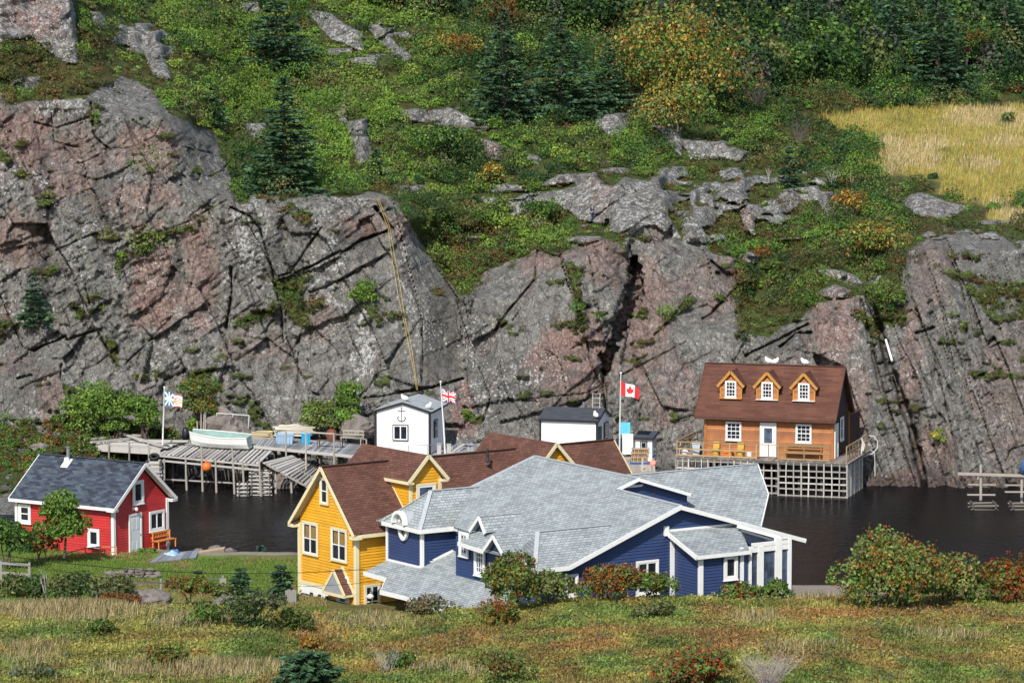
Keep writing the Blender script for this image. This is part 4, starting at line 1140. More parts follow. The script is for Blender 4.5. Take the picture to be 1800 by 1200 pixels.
# white trim: fascias, corner boards
def fas(mb, a, b, off, h=.2, w=.05): mb.beam(V(a) + off - Z * (h / 2 - .01), V(b) + off - Z * (h / 2 - .01), w, h)
mb = Each('fascia', WHITE, blue)
fas(mb, A, B, n * .03, .19); fas(mb, A, C + (C - A).normalized() * .1, n * .03, .19)
g0w = D - n * .22; mb.beam(g0w + e * .5 + Z * .03, g0w + e * 2.2 + Z * .03, .05, .12)
fas(mb, B, Fe, n * .03, .2); fas(mb, Fe, Fl, -e * .03, .16)
fas(mb, G2, D, n * .03, .15); fas(mb, G2, E2, n * .03, .15)
fas(mb, Q2, Q, -e * .03, .2); fas(mb, Q, Qr, n * .03, .2)
fas(mb, Qr, onL(828, 934), -e * .03, .18); fas(mb, onL(806, 952), onL(850, 966), -e * .04, .18)
fas(mb, rrg, mr2, e * .03, .12); fas(mb, mr2, br_, e * .03, .12)
fas(mb, C, Cb, e * .03, .2)
pass
mb = MB()                                        # pale hip and ridge caps
for a, b in ((A, D), (G2, H2), (H2, I), (Q, S1), (S1, S2), (Fe, F1), (F1, F2), (rl, rrg), (Q2, S1)):
    mb.beam(V(a) + Z * .01, V(b) + Z * .01, .2, .03)
mb.build('ridge_cap', paint('pale_grey_ridge_cap', (.40, .43, .45), .9, .08, 4), broof)
mb = Each('corner_board', WHITE, blue)
for p in (q0, ql, qrr): mb.box(dn(p, (p.z + zD) / 2) + V((0, 0, 0)), e * .075, n * .075, Z * ((p.z - zD) / 2))
def wfoot(px): return onp(px, 1048, bo, n)
mb.box(V((bo.x, bo.y, bo.z + .9)) + n * .03, e * .1, n * .08, Z * 2.0)
pass
# windows
window(blue, onp(1136.5, 1014, bo + n * .04, n), e, n, 1.02, 1.35, 2, 2, .1)
window(blue, onp(1003, 1028, bo + n * .04, n), e, n, .5, .8, 1, 1, .1)
wl = B0 - e * .04
window(blue, onp(845, 988, wl, e), -n, -e, .62, .95, 3, 4, .14, glass=GLASSB)
window(blue, onp(817, 956, wl, e), -n, -e, .55, .9, 2, 4, .12, glass=GLASSB)
window(blue, onp(870, 1010, wl, e), -n, -e, .5, .9, 1, 2, .1)
# oval window with hooded surround
oc = onp(711, 926, ql, e); oc = onp(711, 926, ql - e * .06, e)
def oval(mb, c, a, b, w, d0, d1, k0=0, k1=28):
    m_ = 28
    for k in range(k0, k1):
        t0, t1 = 2 * math.pi * k / m_, 2 * math.pi * (k + 1) / m_
        def pt(t, r): return c + n * (math.cos(t) * (a + r)) + Z * (math.sin(t) * (b + r))
        p = [pt(t0, -w / 2), pt(t0, w / 2), pt(t1, w / 2), pt(t1, -w / 2)]
        mb.hexa([q - e * d0 for q in p] + [q - e * d1 for q in p])
mb = MB(); oval(mb, oc, .36, .56, .16, .0, .12)
ow = mb.build('oval_window', WHITE, blue)
mb = MB(); pts = [oc + n * (math.cos(2 * math.pi * k / 28) * .32) + Z * (math.sin(2 * math.pi * k / 28) * .52) for k in range(28)]
mb.prism(pts, -e * .03); mb.build('pane', GLASS, ow)
mb = MB(); hc_c = oc + Z * .18 - e * .28
def hood_arch(mb, r0, r1, d0, d1):
    for k in range(16):
        t0, t1 = math.pi * k / 16, math.pi * (k + 1) / 16
        def pt(t, r): return hc_c + n * (math.cos(t) * r) + Z * (math.sin(t) * r * 1.05)
        p = [pt(t0, r0), pt(t0, r1), pt(t1, r1), pt(t1, r0)]
        mb.hexa([q - e * d0 for q in p] + [q - e * d1 for q in p])
hood_arch(mb, .46, .60, -.1, .12)
mb.build('window_hood', WHITE, ow)
mb = MB(); hood_arch(mb, .40, .56, -1.3, -.1); mb.build('hood_roof', MATS['pale_grey_ridge_cap'], ow)
# projecting room and sun porch on the right
P1 = bo + e * .12; pr = 2.05                      # left wall of the room, projecting along n
r0 = P1 + n * pr
rm_top_l = onp(1172, 934, bo + n * .02, n)
ew = (onp(1313, 1000, r0, n) - r0).dot(e)
zt = onp(1226, 976, r0 + n * .3, n).z; zt0 = onp(1180, 940, bo, n).z
mb = MB()
wallpoly(mb, [dn(P1, zb), dn(r0, zb), dn(r0, zt - .08), dn(P1, zt0 - .12)][::-1], -e)
wallpoly(mb, [dn(r0, zb), dn(r0 + e * ew, zb), dn(r0 + e * ew, zt - .08), dn(r0, zt - .08)], n)
mb.build('porch_wall', NAVY, blue)
tl = onp(1174, 934, bo + n * .02, n); tr = tl + e * (onp(1299, 922, bo + n * .02, n) - tl).dot(e)
bl2 = onp(1226, 977, r0 + n * .3, n); br2 = bl2 + e * (onp(1318, 967, r0 + n * .3, n) - bl2).dot(e)
mb = MB(); slab(mb, [bl2, br2, tr, tl], .08); pr_ = mb.build('porch_roof', S_GREY, blue)
mb = MB()
fas(mb, tl, bl2, -e * .03, .2); fas(mb, bl2, br2, n * .03, .16); mb.beam(tl + n * .0 + Z * .03, tr + Z * .03, .06, .13)
mb.box(r0 + Z * .6, e * .09, n * .09, Z * (zt - r0.z - .55)); 
mb.box(tl - e * .12 + Z * .05, e * .12, n * .1, Z * .22)
mb.build('porch_trim', WHITE, blue)
window(blue, onp(1283, 996.5, r0 + n * .04, n), e, n, .5, .85, 1, 1, .13)
# glazed sun porch: posts, beams and panes
sp0 = r0 + e * (ew + .02)
s_of = lambda px: (onp(px, 1000, r0, n) - r0).dot(e)
zbeam = onp(1340, 962, r0, n).z
mb = MB()
posts = [1305, 1330, 1340, 1349, 1374, 1388]
for px, wd in ((1303, .09), (1318, .05), (1336, .15), (1367.5, .17), (1387, .08)):
    q = r0 + e * s_of(px); top = zbeam + (.38 if px == 1367.5 else .3 if px == 1387 else .1)
    mb.box(dn(q, (zb + top) / 2), e * wd, n * .08, Z * ((top - zb) / 2))
mb.beam(dn(r0 + e * s_of(1322), zbeam + .16), dn(r0 + e * s_of(1388), zbeam + .16), .14, .16)
mb.beam(dn(r0 + e * s_of(1300), zbeam - .06), dn(r0 + e * s_of(1388), zbeam - .06), .12, .22); mb.beam(dn(r0 + e * s_of(1322), zbeam + .03), dn(r0 + e * s_of(1388), zbeam + .03), .09, .30)
# roof beam rising to the left, porch frame back to the house
mb.beam(dn(r0 + e * s_of(1372), zbeam + .36), onp(1296, 924, bo + n * .6, n), .14, .12)
mb.beam(dn(r0 + e * s_of(1368), zbeam + .34), dn(r0 + e * s_of(1388), zbeam + .34), .1, .1)
pf = mb.build('porch_frame', WHITE, blue)
for a, b in ((1305, 1316), (1320, 1331), (1341, 1362), (1373, 1384)):
    q0_, q1_ = r0 + e * s_of(a), r0 + e * s_of(b); mb = MB()
    c = (q0_ + q1_) / 2; mb.box(dn(c, (zb + zbeam) / 2) - n * .04, e * ((q1_ - q0_).length / 2 + .05), n * .01, Z * ((zbeam - zb) / 2)); mb.build('pane', GLASSB, pf)
mb = MB(); q = r0 + e * s_of(1388)
mb.prism([dn(q, zb), dn(q, zbeam + .3), dn(q - n * 1.9, zbeam + .3), dn(q - n * 1.9, zb)], e * .02); mb.build('pane', GLASSB, pf)
# porch ceiling void and glass triangle
mb = MB(); mb.prism([dn(r0 + e * s_of(1318), zbeam + .26) - n * .1, dn(r0 + e * s_of(1366), zbeam + .3) - n * .1, onp(1300, 926, bo + n * .62, n)], -e * .02 - Z * .02); mb.build('pane', GLASS, pf)
mb = MB()
q = onp(1222.5, 866, G2 + n * .9, n) 
vp = onp(1148.6, 872, A - n * 4.2, n)
mb.tube([vp - Z * .4, vp + Z * .14], .06, 8); mb.build('vent_pipe', DARKM, broof)
# ================================================================ log cabin on its cribbed deck
ko = atY(1463.5, 807, 209.0)
fk = Fr(ko, 17); e, n = fk.e, fk.n
KL, KW = 8.05, 4.8
fk.o = ko - e * KL; fk.o.z = ko.z
zd = ko.z                                         # deck level
cab = thing('log_cabin', fk.o, 'orange log cabin with brown shingle roof and three dormers on a timber deck', 'cabin', fk.yaw)
KE, KR = 2.45, 3.05
mb = MB()
wall_mesh(mb, fk, KL, KW, 0, KE + .45, KE + KR * .93)
mb.clap([fk.P(0, 0, 0), fk.P(KL, 0, 0), fk.P(KL, 0, KE + .4), fk.P(0, 0, KE + .4)], n, .135, .035)
mb.clap([fk.P(0, 0, 0), fk.P(0, KW, 0), fk.P(0, KW, KE + .45), fk.P(0, KW / 2, KE + KR * .95), fk.P(0, 0, KE + .45)], -e, .135, .035)
mb.build('wall', LOGP, cab)
kr = gable_roof(cab, fk, KL, KW, KE, KR, .5, .62, .28, S_CABIN, paint('dark_brown_fascia', (.085, .036, .022), .7, .15), soffit=paint('dark_brown_fascia', (.085, .036, .022), .7, .15))
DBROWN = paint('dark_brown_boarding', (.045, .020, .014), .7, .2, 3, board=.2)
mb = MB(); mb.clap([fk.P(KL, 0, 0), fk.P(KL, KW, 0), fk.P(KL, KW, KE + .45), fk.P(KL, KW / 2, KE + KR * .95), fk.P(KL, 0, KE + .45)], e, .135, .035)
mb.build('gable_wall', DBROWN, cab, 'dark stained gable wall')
mb = Each('corner_log', LOGP, cab)
for s_, t_ in ((0, 0), (KL, 0), (KL, KW)): mb.box(fk.P(s_, t_, KE / 2), e * .08, n * .08, Z * (KE / 2))
pass
kk = KR / (KW / 2 + .5)
for s0 in (1.48, 3.80, 6.12):
    td = .53; hb = KE + (td + .5) * kk; hw = .66; et = hb + .80; ap = hb + 1.72; ov = .19
    dk = (ap - et) / (hw + ov)
    tb = lambda h: (h - KE) / kk - .5               # depth where the main roof reaches height h
    mb = MB()
    mb.prism([fk.P(s0 - hw, td + .01, hb - .1), fk.P(s0 + hw, td + .01, hb - .1), fk.P(s0 + hw, td + .01, et), fk.P(s0, td + .01, ap - .12), fk.P(s0 - hw, td + .01, et)], -n * 1.3)
    mb.clap([fk.P(s0 - hw, td, hb), fk.P(s0 + hw, td, hb), fk.P(s0 + hw, td, et), fk.P(s0, td, ap - .1), fk.P(s0 - hw, td, et)], n, .12, .03)
    d = mb.build('dormer', LOGP, cab)
    mb = MB()
    for sg in (-1, 1):
        slab(mb, [fk.P(s0 + sg * (hw + ov), td - .2, et - .02), fk.P(s0, td - .2, ap), fk.P(s0, tb(ap) + .25, ap), fk.P(s0 + sg * (hw + ov), tb(et) + .2, et - .02)], .06)
    mb.build('dormer_roof', S_CABIN, d)
    mb = MB()
    for sg in (-1, 1):
        mb.beam(fk.P(s0 + sg * (hw + ov), td - .21, et - .08), fk.P(s0, td - .21, ap - .06), .05, .17)
    for sg in (-1, 1): mb.box(fk.P(s0 + sg * hw, td - .02, (hb + et) / 2), e * .05, n * .05, Z * ((et - hb) / 2))
    mb.build('dormer_trim', LOGT, d)
    w = window(cab, fk.P(s0, td - .04, hb + .56), e, n, .60, .92, 3, 4, .06)
    mb = MB(); mb.box(fk.P(s0, td - .16, hb - .02), e * (hw + .05), n * .1, Z * .015); mb.build('flashing', WHITE if s0 > 2 else LOGT, d)
for s_, hh in ((1.80, 1.55), (6.24, 1.55)): window(cab, fk.P(s_, -.045, hh), e, n, .86, 1.02, 3, 4, .07)
kd = panel_door(cab, fk.P(4.0, -.045, 1.04), e, n, .84, 2.02, WHITE, lite=True)
mb = MB(); mb.box(fk.P(4.0, -.128, 1.35), e * .25, n * .008, Z * .46); dp = mb.build('pane', GLASSB, kd)
mb = MB()
for a, b, w_ in ((.19, .40, .02), (.09, .19, .014)):
    c0 = fk.P(4.0, -.145, 1.35)
    for k in range(20):
        t0, t1 = 2 * math.pi * k / 20, 2 * math.pi * (k + 1) / 20
        mb.beam(c0 + e * (a * math.cos(t0)) + Z * (b * math.sin(t0)), c0 + e * (a * math.cos(t1)) + Z * (b * math.sin(t1)), w_, w_)
mb.build('leaded_bar', paint('lead_came', (.22, .25, .3), .4), dp)
panel_door(cab, fk.P(KL + .045, .62, 1.04), -n, e, .8, 2.02, WHITE)
window(cab, fk.P(KL + .045, 2.3, 1.65), -n, e, .8, 1.3, 1, 2, .08)

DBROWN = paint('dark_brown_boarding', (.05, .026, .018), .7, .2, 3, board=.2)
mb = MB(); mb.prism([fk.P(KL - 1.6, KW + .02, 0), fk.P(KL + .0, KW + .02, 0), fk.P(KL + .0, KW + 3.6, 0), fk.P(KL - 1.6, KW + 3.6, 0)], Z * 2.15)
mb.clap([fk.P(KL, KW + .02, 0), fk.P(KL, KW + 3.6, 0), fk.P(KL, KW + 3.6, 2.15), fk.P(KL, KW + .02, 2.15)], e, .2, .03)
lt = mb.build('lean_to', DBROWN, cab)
mb = MB(); slab(mb, [fk.P(KL - 1.7, KW + .02, 2.2), fk.P(KL + .1, KW + .02, 2.2), fk.P(KL + .1, KW + 3.7, 2.2), fk.P(KL - 1.7, KW + 3.7, 2.2)], .05); mb.build('lean_to_roof', S_CABIN, lt)
# ---- deck
GREYW = wood('weathered_grey_timber', (.46, .43, .39))
DARKW = wood('dark_wet_timber', (.10, .09, .08))
FRESH = wood('weathered_pine_rail', (.34, .245, .13), .3)
PLANK = wood('deck_plank_timber', (.25, .215, .19))
dk = thing('cabin_deck', fk.P(0, -1.4, 0), 'grey lattice-sided timber deck on cribbing under the orange log cabin', 'deck', fk.yaw)
x0, x1, tf, tb_ = -1.55, KL + 1.2, -1.42, 7.0
mb = MB()
x = x0
while x < x1:
    mb.box(fk.P(x + .07, (tf + (tb_ if x > KL - .2 else 4.9)) / 2, -.04), e * .066, n * (((tb_ if x > KL - .2 else 4.9) - tf) / 2), Z * .025); x += .14
mb.build('planks', PLANK, dk)
mb = MB()
def lattice(mb, a, b, z0, z1, nv, nh, sag=0):
    a, b = V(a), V(b); t = (b - a).normalized(); nn = t.cross(Z)
    for k in range(nv + 1):
        p = a.lerp(b, k / nv); j = rnd(-.02, .02); r = .048 * rnd(.8, 1.2)
        mb.tube([V((p.x, p.y, z0 - .35)) + t * (j + rnd(-.05, .05)), V((p.x, p.y, (z0 + z1) / 2)) + t * j, V((p.x, p.y, z1)) + t * rnd(-.03, .03)], [r * 1.05, r, r * .9], 6)
    for k in range(nh):
        z = z0 + (z1 - z0) * (k + .12) / (nh - .6)
        if z > z1 + .02: break
        mb.beam(V((a.x, a.y, z + rnd(-.02, .02))) - nn * .07, V((b.x, b.y, z + rnd(-.02, .02))) - nn * .07, .045, .085)
random.seed(4)
zw = .02
fl0 = fk.P(x0, tf, 0); fm = fk.P(4.55, tf, 0); fr0 = fk.P(x1, tf, 0)
lattice(mb, fk.P(3.45, tf + .35, 0), fk.P(4.95, tf + .35, 0), zw, zd - .12, 3, 5)
lattice(mb, fk.P(4.95, tf, 0), fr0, zw, zd - .12, 9, 6)
lattice(mb, fk.P(x0, tf, 0), fk.P(3.4, tf, 0), zw, zd - .12, 12, 5)
lattice(mb, fr0, fk.P(x1, 3.4, 0), zw, zd - .12, 9, 6)
mb.build('lattice', GREYW, dk)
mb = MB()
for xx in np.linspace(x0 + .5, x1 - .5, 8):
    for tt in (0, 1.6, 3.2): mb.tube([fk.P(xx, tt, -zd - .8), fk.P(xx, tt, -.1)], .09, 7)
for tt in (tf + .06, .3, 2.2): mb.beam(fk.P(x0, tt, -.13), fk.P(x1, tt, -.13), .09, .15)
mb.beam(fk.P(x1 - .02, tf, -.13), fk.P(x1 - .02, tb_, -.13), .09, .15)
for k in range(6): mb.beam(fk.P(6.4 + .25 * k, 5.0 - .3 * k, -1.9 + .3 * k), fk.P(6.5 + .4 * k, 6.8, -1.9 + .3 * k), .1, .1)
mb.build('piles', DARKW, dk)
mb = MB()
def rail(mb, pts, hts=(.92, .52), post=.075, every=1.55, h=.95):
    for a, b in zip(pts[:-1], pts[1:]):
        L = (b - a).length; m = max(1, round(L / every))
        for k in range(m + 1):
            p = a.lerp(b, k / m); mb.box(p + Z * (h / 2 - .08), e * post / 2, n * post / 2, Z * (h / 2 + .08))
        for hh in hts:
            mb.beam(a + Z * hh, b + Z * hh, .05, .085)
rail(mb, [fk.P(x0 + .05, tf + .08, 0), fk.P(3.55, tf + .08, 0)], (.92, .48, .1))
rail(mb, [fk.P(4.95, tf + .08, 0), fk.P(KL + .1, tf + .08, 0)], (.92, .48, .1))
mb.beam(fk.P(3.55, tf + .08, .92), fk.P(4.95, tf + .08, .95), .04, .05)
mb.box(fk.P(4.3, tf + .08, .45), e * .03, n * .03, Z * .5)
rail(mb, [fk.P(x1 - .06, tf + .1, 0), fk.P(x1 - .06, 5.2, 0)], (.95, .5), every=.9)
rail(mb, [fk.P(x0 + .05, tf + .2, 0), fk.P(x0 + .05, 4.0, 0)], (.95, .5), every=1.2)
mb.build('railing', FRESH, dk)
# ================================================================ sheds, wharves and the gear on them
random.seed(11)
def planks(mb, f0, f1, b0, b1, k, gap=.12, th=.045, jit=.02, skip=0):
    """k boards laid from the line f0-f1 to the line b0-b1"""
    for i in range(k):
        if skip and random.random() < skip: continue
        a, b = i / k, (i + 1 - gap * rnd(.6, 1.4)) / k
        p = [f0.lerp(f1, a), f0.lerp(f1, b), b0.lerp(b1, b), b0.lerp(b1, a)]
        d = (p[3] - p[0]).normalized(); x0, x1 = rnd(-jit, jit) * 4, rnd(-jit, jit) * 4; dz = Z * rnd(-jit, jit) * .6
        p = [p[0] - d * x0 + dz, p[1] - d * x0 + dz, p[2] + d * x1 + dz, p[3] + d * x1 + dz]
        mb.hexa([q - Z * th for q in p] + p)
def pole(mb, p, z1, r=.06, lean=.06):
    q = V((p.x + rnd(-lean, lean), p.y + rnd(-lean, lean), z1))
    m = p.lerp(q, .5) + V((rnd(-.03, .03), rnd(-.03, .03), 0))
    mb.tube([p, m, q], [r * 1.1, r, r * .9], 7)
GREYW2 = wood('bleached_grey_boards', (.42, .40, .37), .3)
GREYP = wood('grey_pole_wood', (.33, .30, .26), .25)
DECKB = wood('blue_grey_decking', (.30, .31, .32), .3)
PALEDK = wood('pale_new_decking', (.46, .40, .32), .2)

# ---- white shed with the anchor
sh = Fr(atY(660.5, 797, 214.2), 11); e, n = sh.e, sh.n
sh.o.z = 1.95
SL, SW, SH = 3.5, 4.5, 2.72
shed = thing('white_shed', sh.o, 'white shed with a black anchor on its gable and a light grey roof', 'shed', sh.yaw)
mb = MB(); SR = .52
mb.prism([sh.P(0, 0, -.4), sh.P(SL, 0, -.4), sh.P(SL, 0, SH), sh.P(SL / 2, 0, SH + SR), sh.P(0, 0, SH)], -n * SW)
mb.build('wall', WVINYL, shed)
mb = MB()
for sg in (0, 1):
    x = -.16 if sg == 0 else SL + .16
    slab(mb, [sh.P(x, -.12, SH - .02), sh.P(SL / 2, -.12, SH + SR + .05), sh.P(SL / 2, SW + .12, SH + SR + .05), sh.P(x, SW + .12, SH - .02)], .05)
srf = mb.build('roof', S_LTGREY, shed)
mb = MB()
for sg in (0, 1):
    x = -.17 if sg == 0 else SL + .17
    mb.beam(sh.P(x, -.14, SH - .10), sh.P(SL / 2, -.14, SH + SR - .03), .05, .13)
    mb.beam(sh.P(x, -.12, SH - .09), sh.P(x, SW + .12, SH - .09), .05, .10)
    mb.box(sh.P(0 if sg == 0 else SL, -.0, SH / 2 - .2), e * .075, n * .06, Z * (SH / 2 + .15))
mb.build('black_trim', BLACKT, shed)
window(shed, sh.P(1.62, .0, 1.32), e, n, .92, .92, 2, 1, .05, m_case=BLACKT, frame=.07)
window(shed, sh.P(SL, 1.55, 1.45), -n, e, .8, 1.0, 1, 2, .06, m_case=BLACKT)
mb = MB(); ac = sh.P(1.68, -.02, 2.42)
mb.beam(ac + Z * .42, ac - Z * .40, .035, .03, up=n); mb.beam(ac + Z * .28 - e * .25, ac + Z * .28 + e * .25, .03, .03, up=n)
for k in range(12):
    t0, t1 = math.pi * (1 + .1 + .8 * k / 12), math.pi * (1 + .1 + .8 * (k + 1) / 12)
    mb.beam(ac - Z * .06 + e * (.28 * math.cos(t0)) + Z * (.33 * math.sin(t0)), ac - Z * .06 + e * (.28 * math.cos(t1)) + Z * (.33 * math.sin(t1)), .045, .03, up=n)
for sg in (-1, 1): mb.beam(ac - Z * .16 + e * sg * .27, ac - Z * .08 + e * sg * .17, .04, .03, up=n)
for k in range(10): mb.beam(ac + Z * .47 + e * .05 * math.cos(k * .628) + Z * .05 * math.sin(k * .628), ac + Z * .47 + e * .05 * math.cos((k + 1) * .628) + Z * .05 * math.sin((k + 1) * .628), .025, .03, up=n)
mb.build('anchor_emblem', BLACKT, shed)
mb = MB(); q = sh.P(.55, 1.0, SH + .12); mb.tube([q, q + Z * .32], .06, 8); mb.tube([q + Z * .33, q + Z * .42], .075, 8); mb.build('chimney', METAL, shed)

# ---- white shed with the charcoal roof
s2 = Fr(atY(950, 808, 214.0), 17); e2_, n2_ = s2.e, s2.n; s2.o.z = 1.75
L2, W2, H2_, R2 = 3.7, 2.95, 2.42, .55
shed2 = thing('white_shed', s2.o, 'long white shed with a charcoal shingle roof beside the red and white flag', 'shed', s2.yaw)
mb = MB(); mb.prism([s2.P(0, 0, -.5), s2.P(0, W2, -.5), s2.P(0, W2, H2_), s2.P(0, W2 / 2, H2_ + R2), s2.P(0, 0, H2_)], s2.e * L2)
mb.clap([s2.P(L2, 0, -.4), s2.P(L2, W2, -.4), s2.P(L2, W2, H2_), s2.P(L2, W2 / 2, H2_ + R2), s2.P(L2, 0, H2_)], s2.e, .15, .03)
mb.build('wall', WVINYL, shed2)
mb = MB()
for te in (-.14, W2 + .14): slab(mb, [s2.P(-.12, te, H2_ - .02), s2.P(L2 + .12, te, H2_ - .02), s2.P(L2 + .12, W2 / 2, H2_ + R2 + .04), s2.P(-.12, W2 / 2, H2_ + R2 + .04)], .05)
mb.build('roof', S_DKGREY, shed2)
mb = MB()
for te in (-.15, W2 + .15):
    mb.beam(s2.P(-.12, te, H2_ - .09), s2.P(L2 + .12, te, H2_ - .09), .04, .13)
    mb.beam(s2.P(L2 + .13, te, H2_ - .09), s2.P(L2 + .13, W2 / 2, H2_ + R2 - .04), .04, .13)
for x, t_ in ((0, 0), (L2, 0)): mb.box(s2.P(x, t_, H2_ / 2), s2.e * .06, s2.n * .06, Z * (H2_ / 2))
mb.build('black_trim', BLACKT, shed2)
window(shed2, s2.P(L2, 1.95, 1.55), -s2.n, s2.e, .85, .95, 2, 1, .06, m_case=BLACKT)
mb = MB(); mb.box(s2.P(L2 + .05, .55, .98), s2.n * .32, s2.e * .03, Z * .98); d2 = mb.build('door', BLACKT, shed2)
mb = MB(); q = s2.P(2.05, W2 - .2, H2_ + .2); mb.tube([q, q + Z * .6], .09, 8); mb.build('chimney', METAL, shed2)
mb = MB(); la = s2.P(2.45, W2 + .2, 0)
for sg in (0, .95): mb.tube([la + s2.e * sg * .5 + Z * .2, la + s2.e * (sg * .5) - s2.n * .35 + Z * 3.75], .028, 6)
for k in range(12): mb.tube([la - s2.n * (.02 + .028 * k) + Z * (.5 + .29 * k), la + s2.e * .475 - s2.n * (.02 + .028 * k) + Z * (.5 + .29 * k)], .02, 5)
lad = mb.build('ladder', GREYW2, origin=la); tag(lad, 'grey wooden ladder standing up behind the charcoal roof of the long white shed', 'ladder')

# ---- small white hut
s3 = Fr(atY(1117, 798, 213.0), 17); s3.o.z = 1.75
hut = thing('white_hut', s3.o, 'tiny white hut with one small window and a dark sloping roof', 'hut', s3.yaw)
mb = MB(); mb.prism([s3.P(0, 0, -.2), s3.P(1.08, 0, -.2), s3.P(1.08, 0, 1.32), s3.P(0, 0, 1.32)], -s3.n * 1.1); mb.build('wall', WVINYL, hut)
mb = MB(); slab(mb, [s3.P(-.1, -.14, 1.33), s3.P(1.18, -.14, 1.33), s3.P(1.18, 1.2, 1.62), s3.P(-.1, 1.2, 1.62)], .07); mb.build('roof', S_DKGREY, hut)
mb = MB(); mb.beam(s3.P(-.1, -.15, 1.27), s3.P(1.18, -.15, 1.27), .04, .13); mb.beam(s3.P(1.19, -.14, 1.27), s3.P(1.19, 1.2, 1.56), .04, .12); mb.build('black_trim', BLACKT, hut)
window(hut, s3.P(.55, 0, .85), s3.e, s3.n, .34, .4, 1, 1, .06, m_case=BLACKT, frame=.03)

# ---- mid wharf in front of them
zm = 1.62
mw = thing('wharf', atz(1100, 826, zm), 'pale plank wharf below the long white shed and the tiny hut', 'wharf')
def wq(px, py, z=zm): return atz(px, py, z)
mb = MB()
planks(mb, wq(1060, 830), wq(1152, 826), wq(1040, 799), wq(1150, 794), 26, .08, .05, .01)
mb.build('planks', PALEDK, mw)
mb = MB(); planks(mb, wq(930, 812, 1.72), wq(1060, 815, 1.72), wq(930, 790, 1.72), wq(1060, 795, 1.72), 24, .08, .05, .01); mb.build('planks', GREYW2, mw)
mb = MB()
for a, b in (((1060, 831), (1152, 827)), ): mb.beam(wq(*a) - Z * .12, wq(*b) - Z * .12, .1, .2)
for px in (1066, 1087, 1100, 1128, 1150): p = wq(px, 829); pole(mb, V((p.x, p.y, -.7)), zm - .02, .08)
mb.beam(wq(1066, 831) - Z * .75, wq(1150, 829) - Z * .7, .06, .1)
mb.build('piles', GREYP, mw)
mb = MB()
for px, py, h in ((1087, 828, 1.0), (1129, 826, .75)):
    p = wq(px, py); mb.box(p + Z * (h / 2), V((.05, 0, 0)), V((0, .05, 0)), Z * (h / 2))
mb.beam(wq(1055, 816) + Z * .8, wq(1087, 828) + Z * .95, .05, .08)
mb.build('railing', GREYW2, mw)
# wharf under the anchor shed
zs = 1.9
aw = thing('wharf', atz(750, 800, zs), 'small grey wharf platform with a pipe rail around the anchor shed', 'wharf')
mb = MB(); planks(mb, atz(640, 806, zs), atz(845, 800, zs), atz(640, 783, zs), atz(845, 779, zs), 34, .08, .05, .01); mb.build('planks', DECKB, aw)
mb = MB()
for px, py in ((646, 803), (690, 803), (750, 802), (790, 800), (815, 799), (836, 798)):
    p = atz(px, py, zs); pole(mb, V((p.x, p.y, -.8)), zs - .04, .09)
mb.build('piles', GREYP, aw)
mb = MB()
rp = [atz(x, y, zs) for x, y in ((686, 802), (718, 803), (751, 802), (780, 800))]
for p in rp: mb.tube([p, p + Z * .72], .022, 6)
mb.tube([p + Z * .72 for p in rp], .022, 6); mb.build('railing', METAL, aw)
for k, (px, py, dx, dy, dz, L) in enumerate(((788, 797, .9, .5, .4, 1.5), (803, 797, 1.0, -.2, .1, 1.7), (797, 793, .6, 1.0, .55, 1.4))):
    mb = MB(); p = atz(px, py, zs + .1 + .12 * k); d = V((dx, dy, dz * .5)).normalized(); mb.beam(p, p + d * L, .2, .08)
    o = mb.build('timber_offcut', GREYW2, origin=p)
    tag(o, ['short grey timber propped against the others right of the anchor shed', 'long grey timber lying flat right of the anchor shed', 'tilted grey timber on top of the pile right of the anchor shed'][k], 'timber', 'loose timbers by the anchor shed')
for k, (px, py) in enumerate(((772, 797), (789, 798))):
    mb = MB(); p = atz(px, py, zs); mb.box(p + Z * .3, V((.13, 0, 0)), V((0, .13, 0)), Z * .32); mb.box(p + Z * .63, V((.15, 0, 0)), V((0, .15, 0)), Z * .03)
    o = mb.build('mooring_post', GREYW2, origin=p); tag(o, ['square grey mooring post directly left of the union flag pole foot', 'square grey mooring post directly right of the union flag pole foot'][k], 'post')

# ---- left wharves
zl = 2.15
pw = thing('plank_wharf', atz(360, 805, zl), 'rickety grey plank wharf on thin poles carrying the upturned end of the white dory', 'wharf')
F0, F1, B0_, B1_ = atz(279, 797, zl), atz(457, 814, zl - .12), atz(312, 777, zl), atz(482, 790, zl)
mb = MB(); planks(mb, F0, F1, B0_, B1_, 24, .3, .05, .04, .04); mb.build('planks', GREYW2, pw)
mb = MB()
for dz in (-.13, -.42): mb.beam(F0 + Z * dz, F1 + Z * dz, .08, .11)
mb.beam(B0_ - Z * .13, B1_ - Z * .13, .1, .12); mb.beam(F0.lerp(B0_, .5) - Z * .12, F1.lerp(B1_, .5) - Z * .12, .1, .12)
mb.beam(atz(290, 842, .6), atz(440, 850, .45), .05, .09)
mb.build('stringer', GREYW2, pw)
for px, t0, bot in ((289, 806, 861), (327, 798, 858), (355, 782, 864), (380, 804, 865), (409, 786, 872), (427, 808, 864), (456, 807, 861)):
    f = (px - 279) / 178; p = F0.lerp(F1, f) - V((0, .08, 0)); mb = MB()
    top = atY(px, t0, p.y).z; q = atY(px + rnd(-3, 4), bot, p.y); q.z = min(q.z, .0) - .5
    mb.tube([q, q.lerp(V((p.x, p.y, top)), .5) + V((rnd(-.03, .03), 0, 0)), V((p.x, p.y, top))], [.075, .065, .055], 7); mb.build('pile', GREYP, pw)
mb = MB()
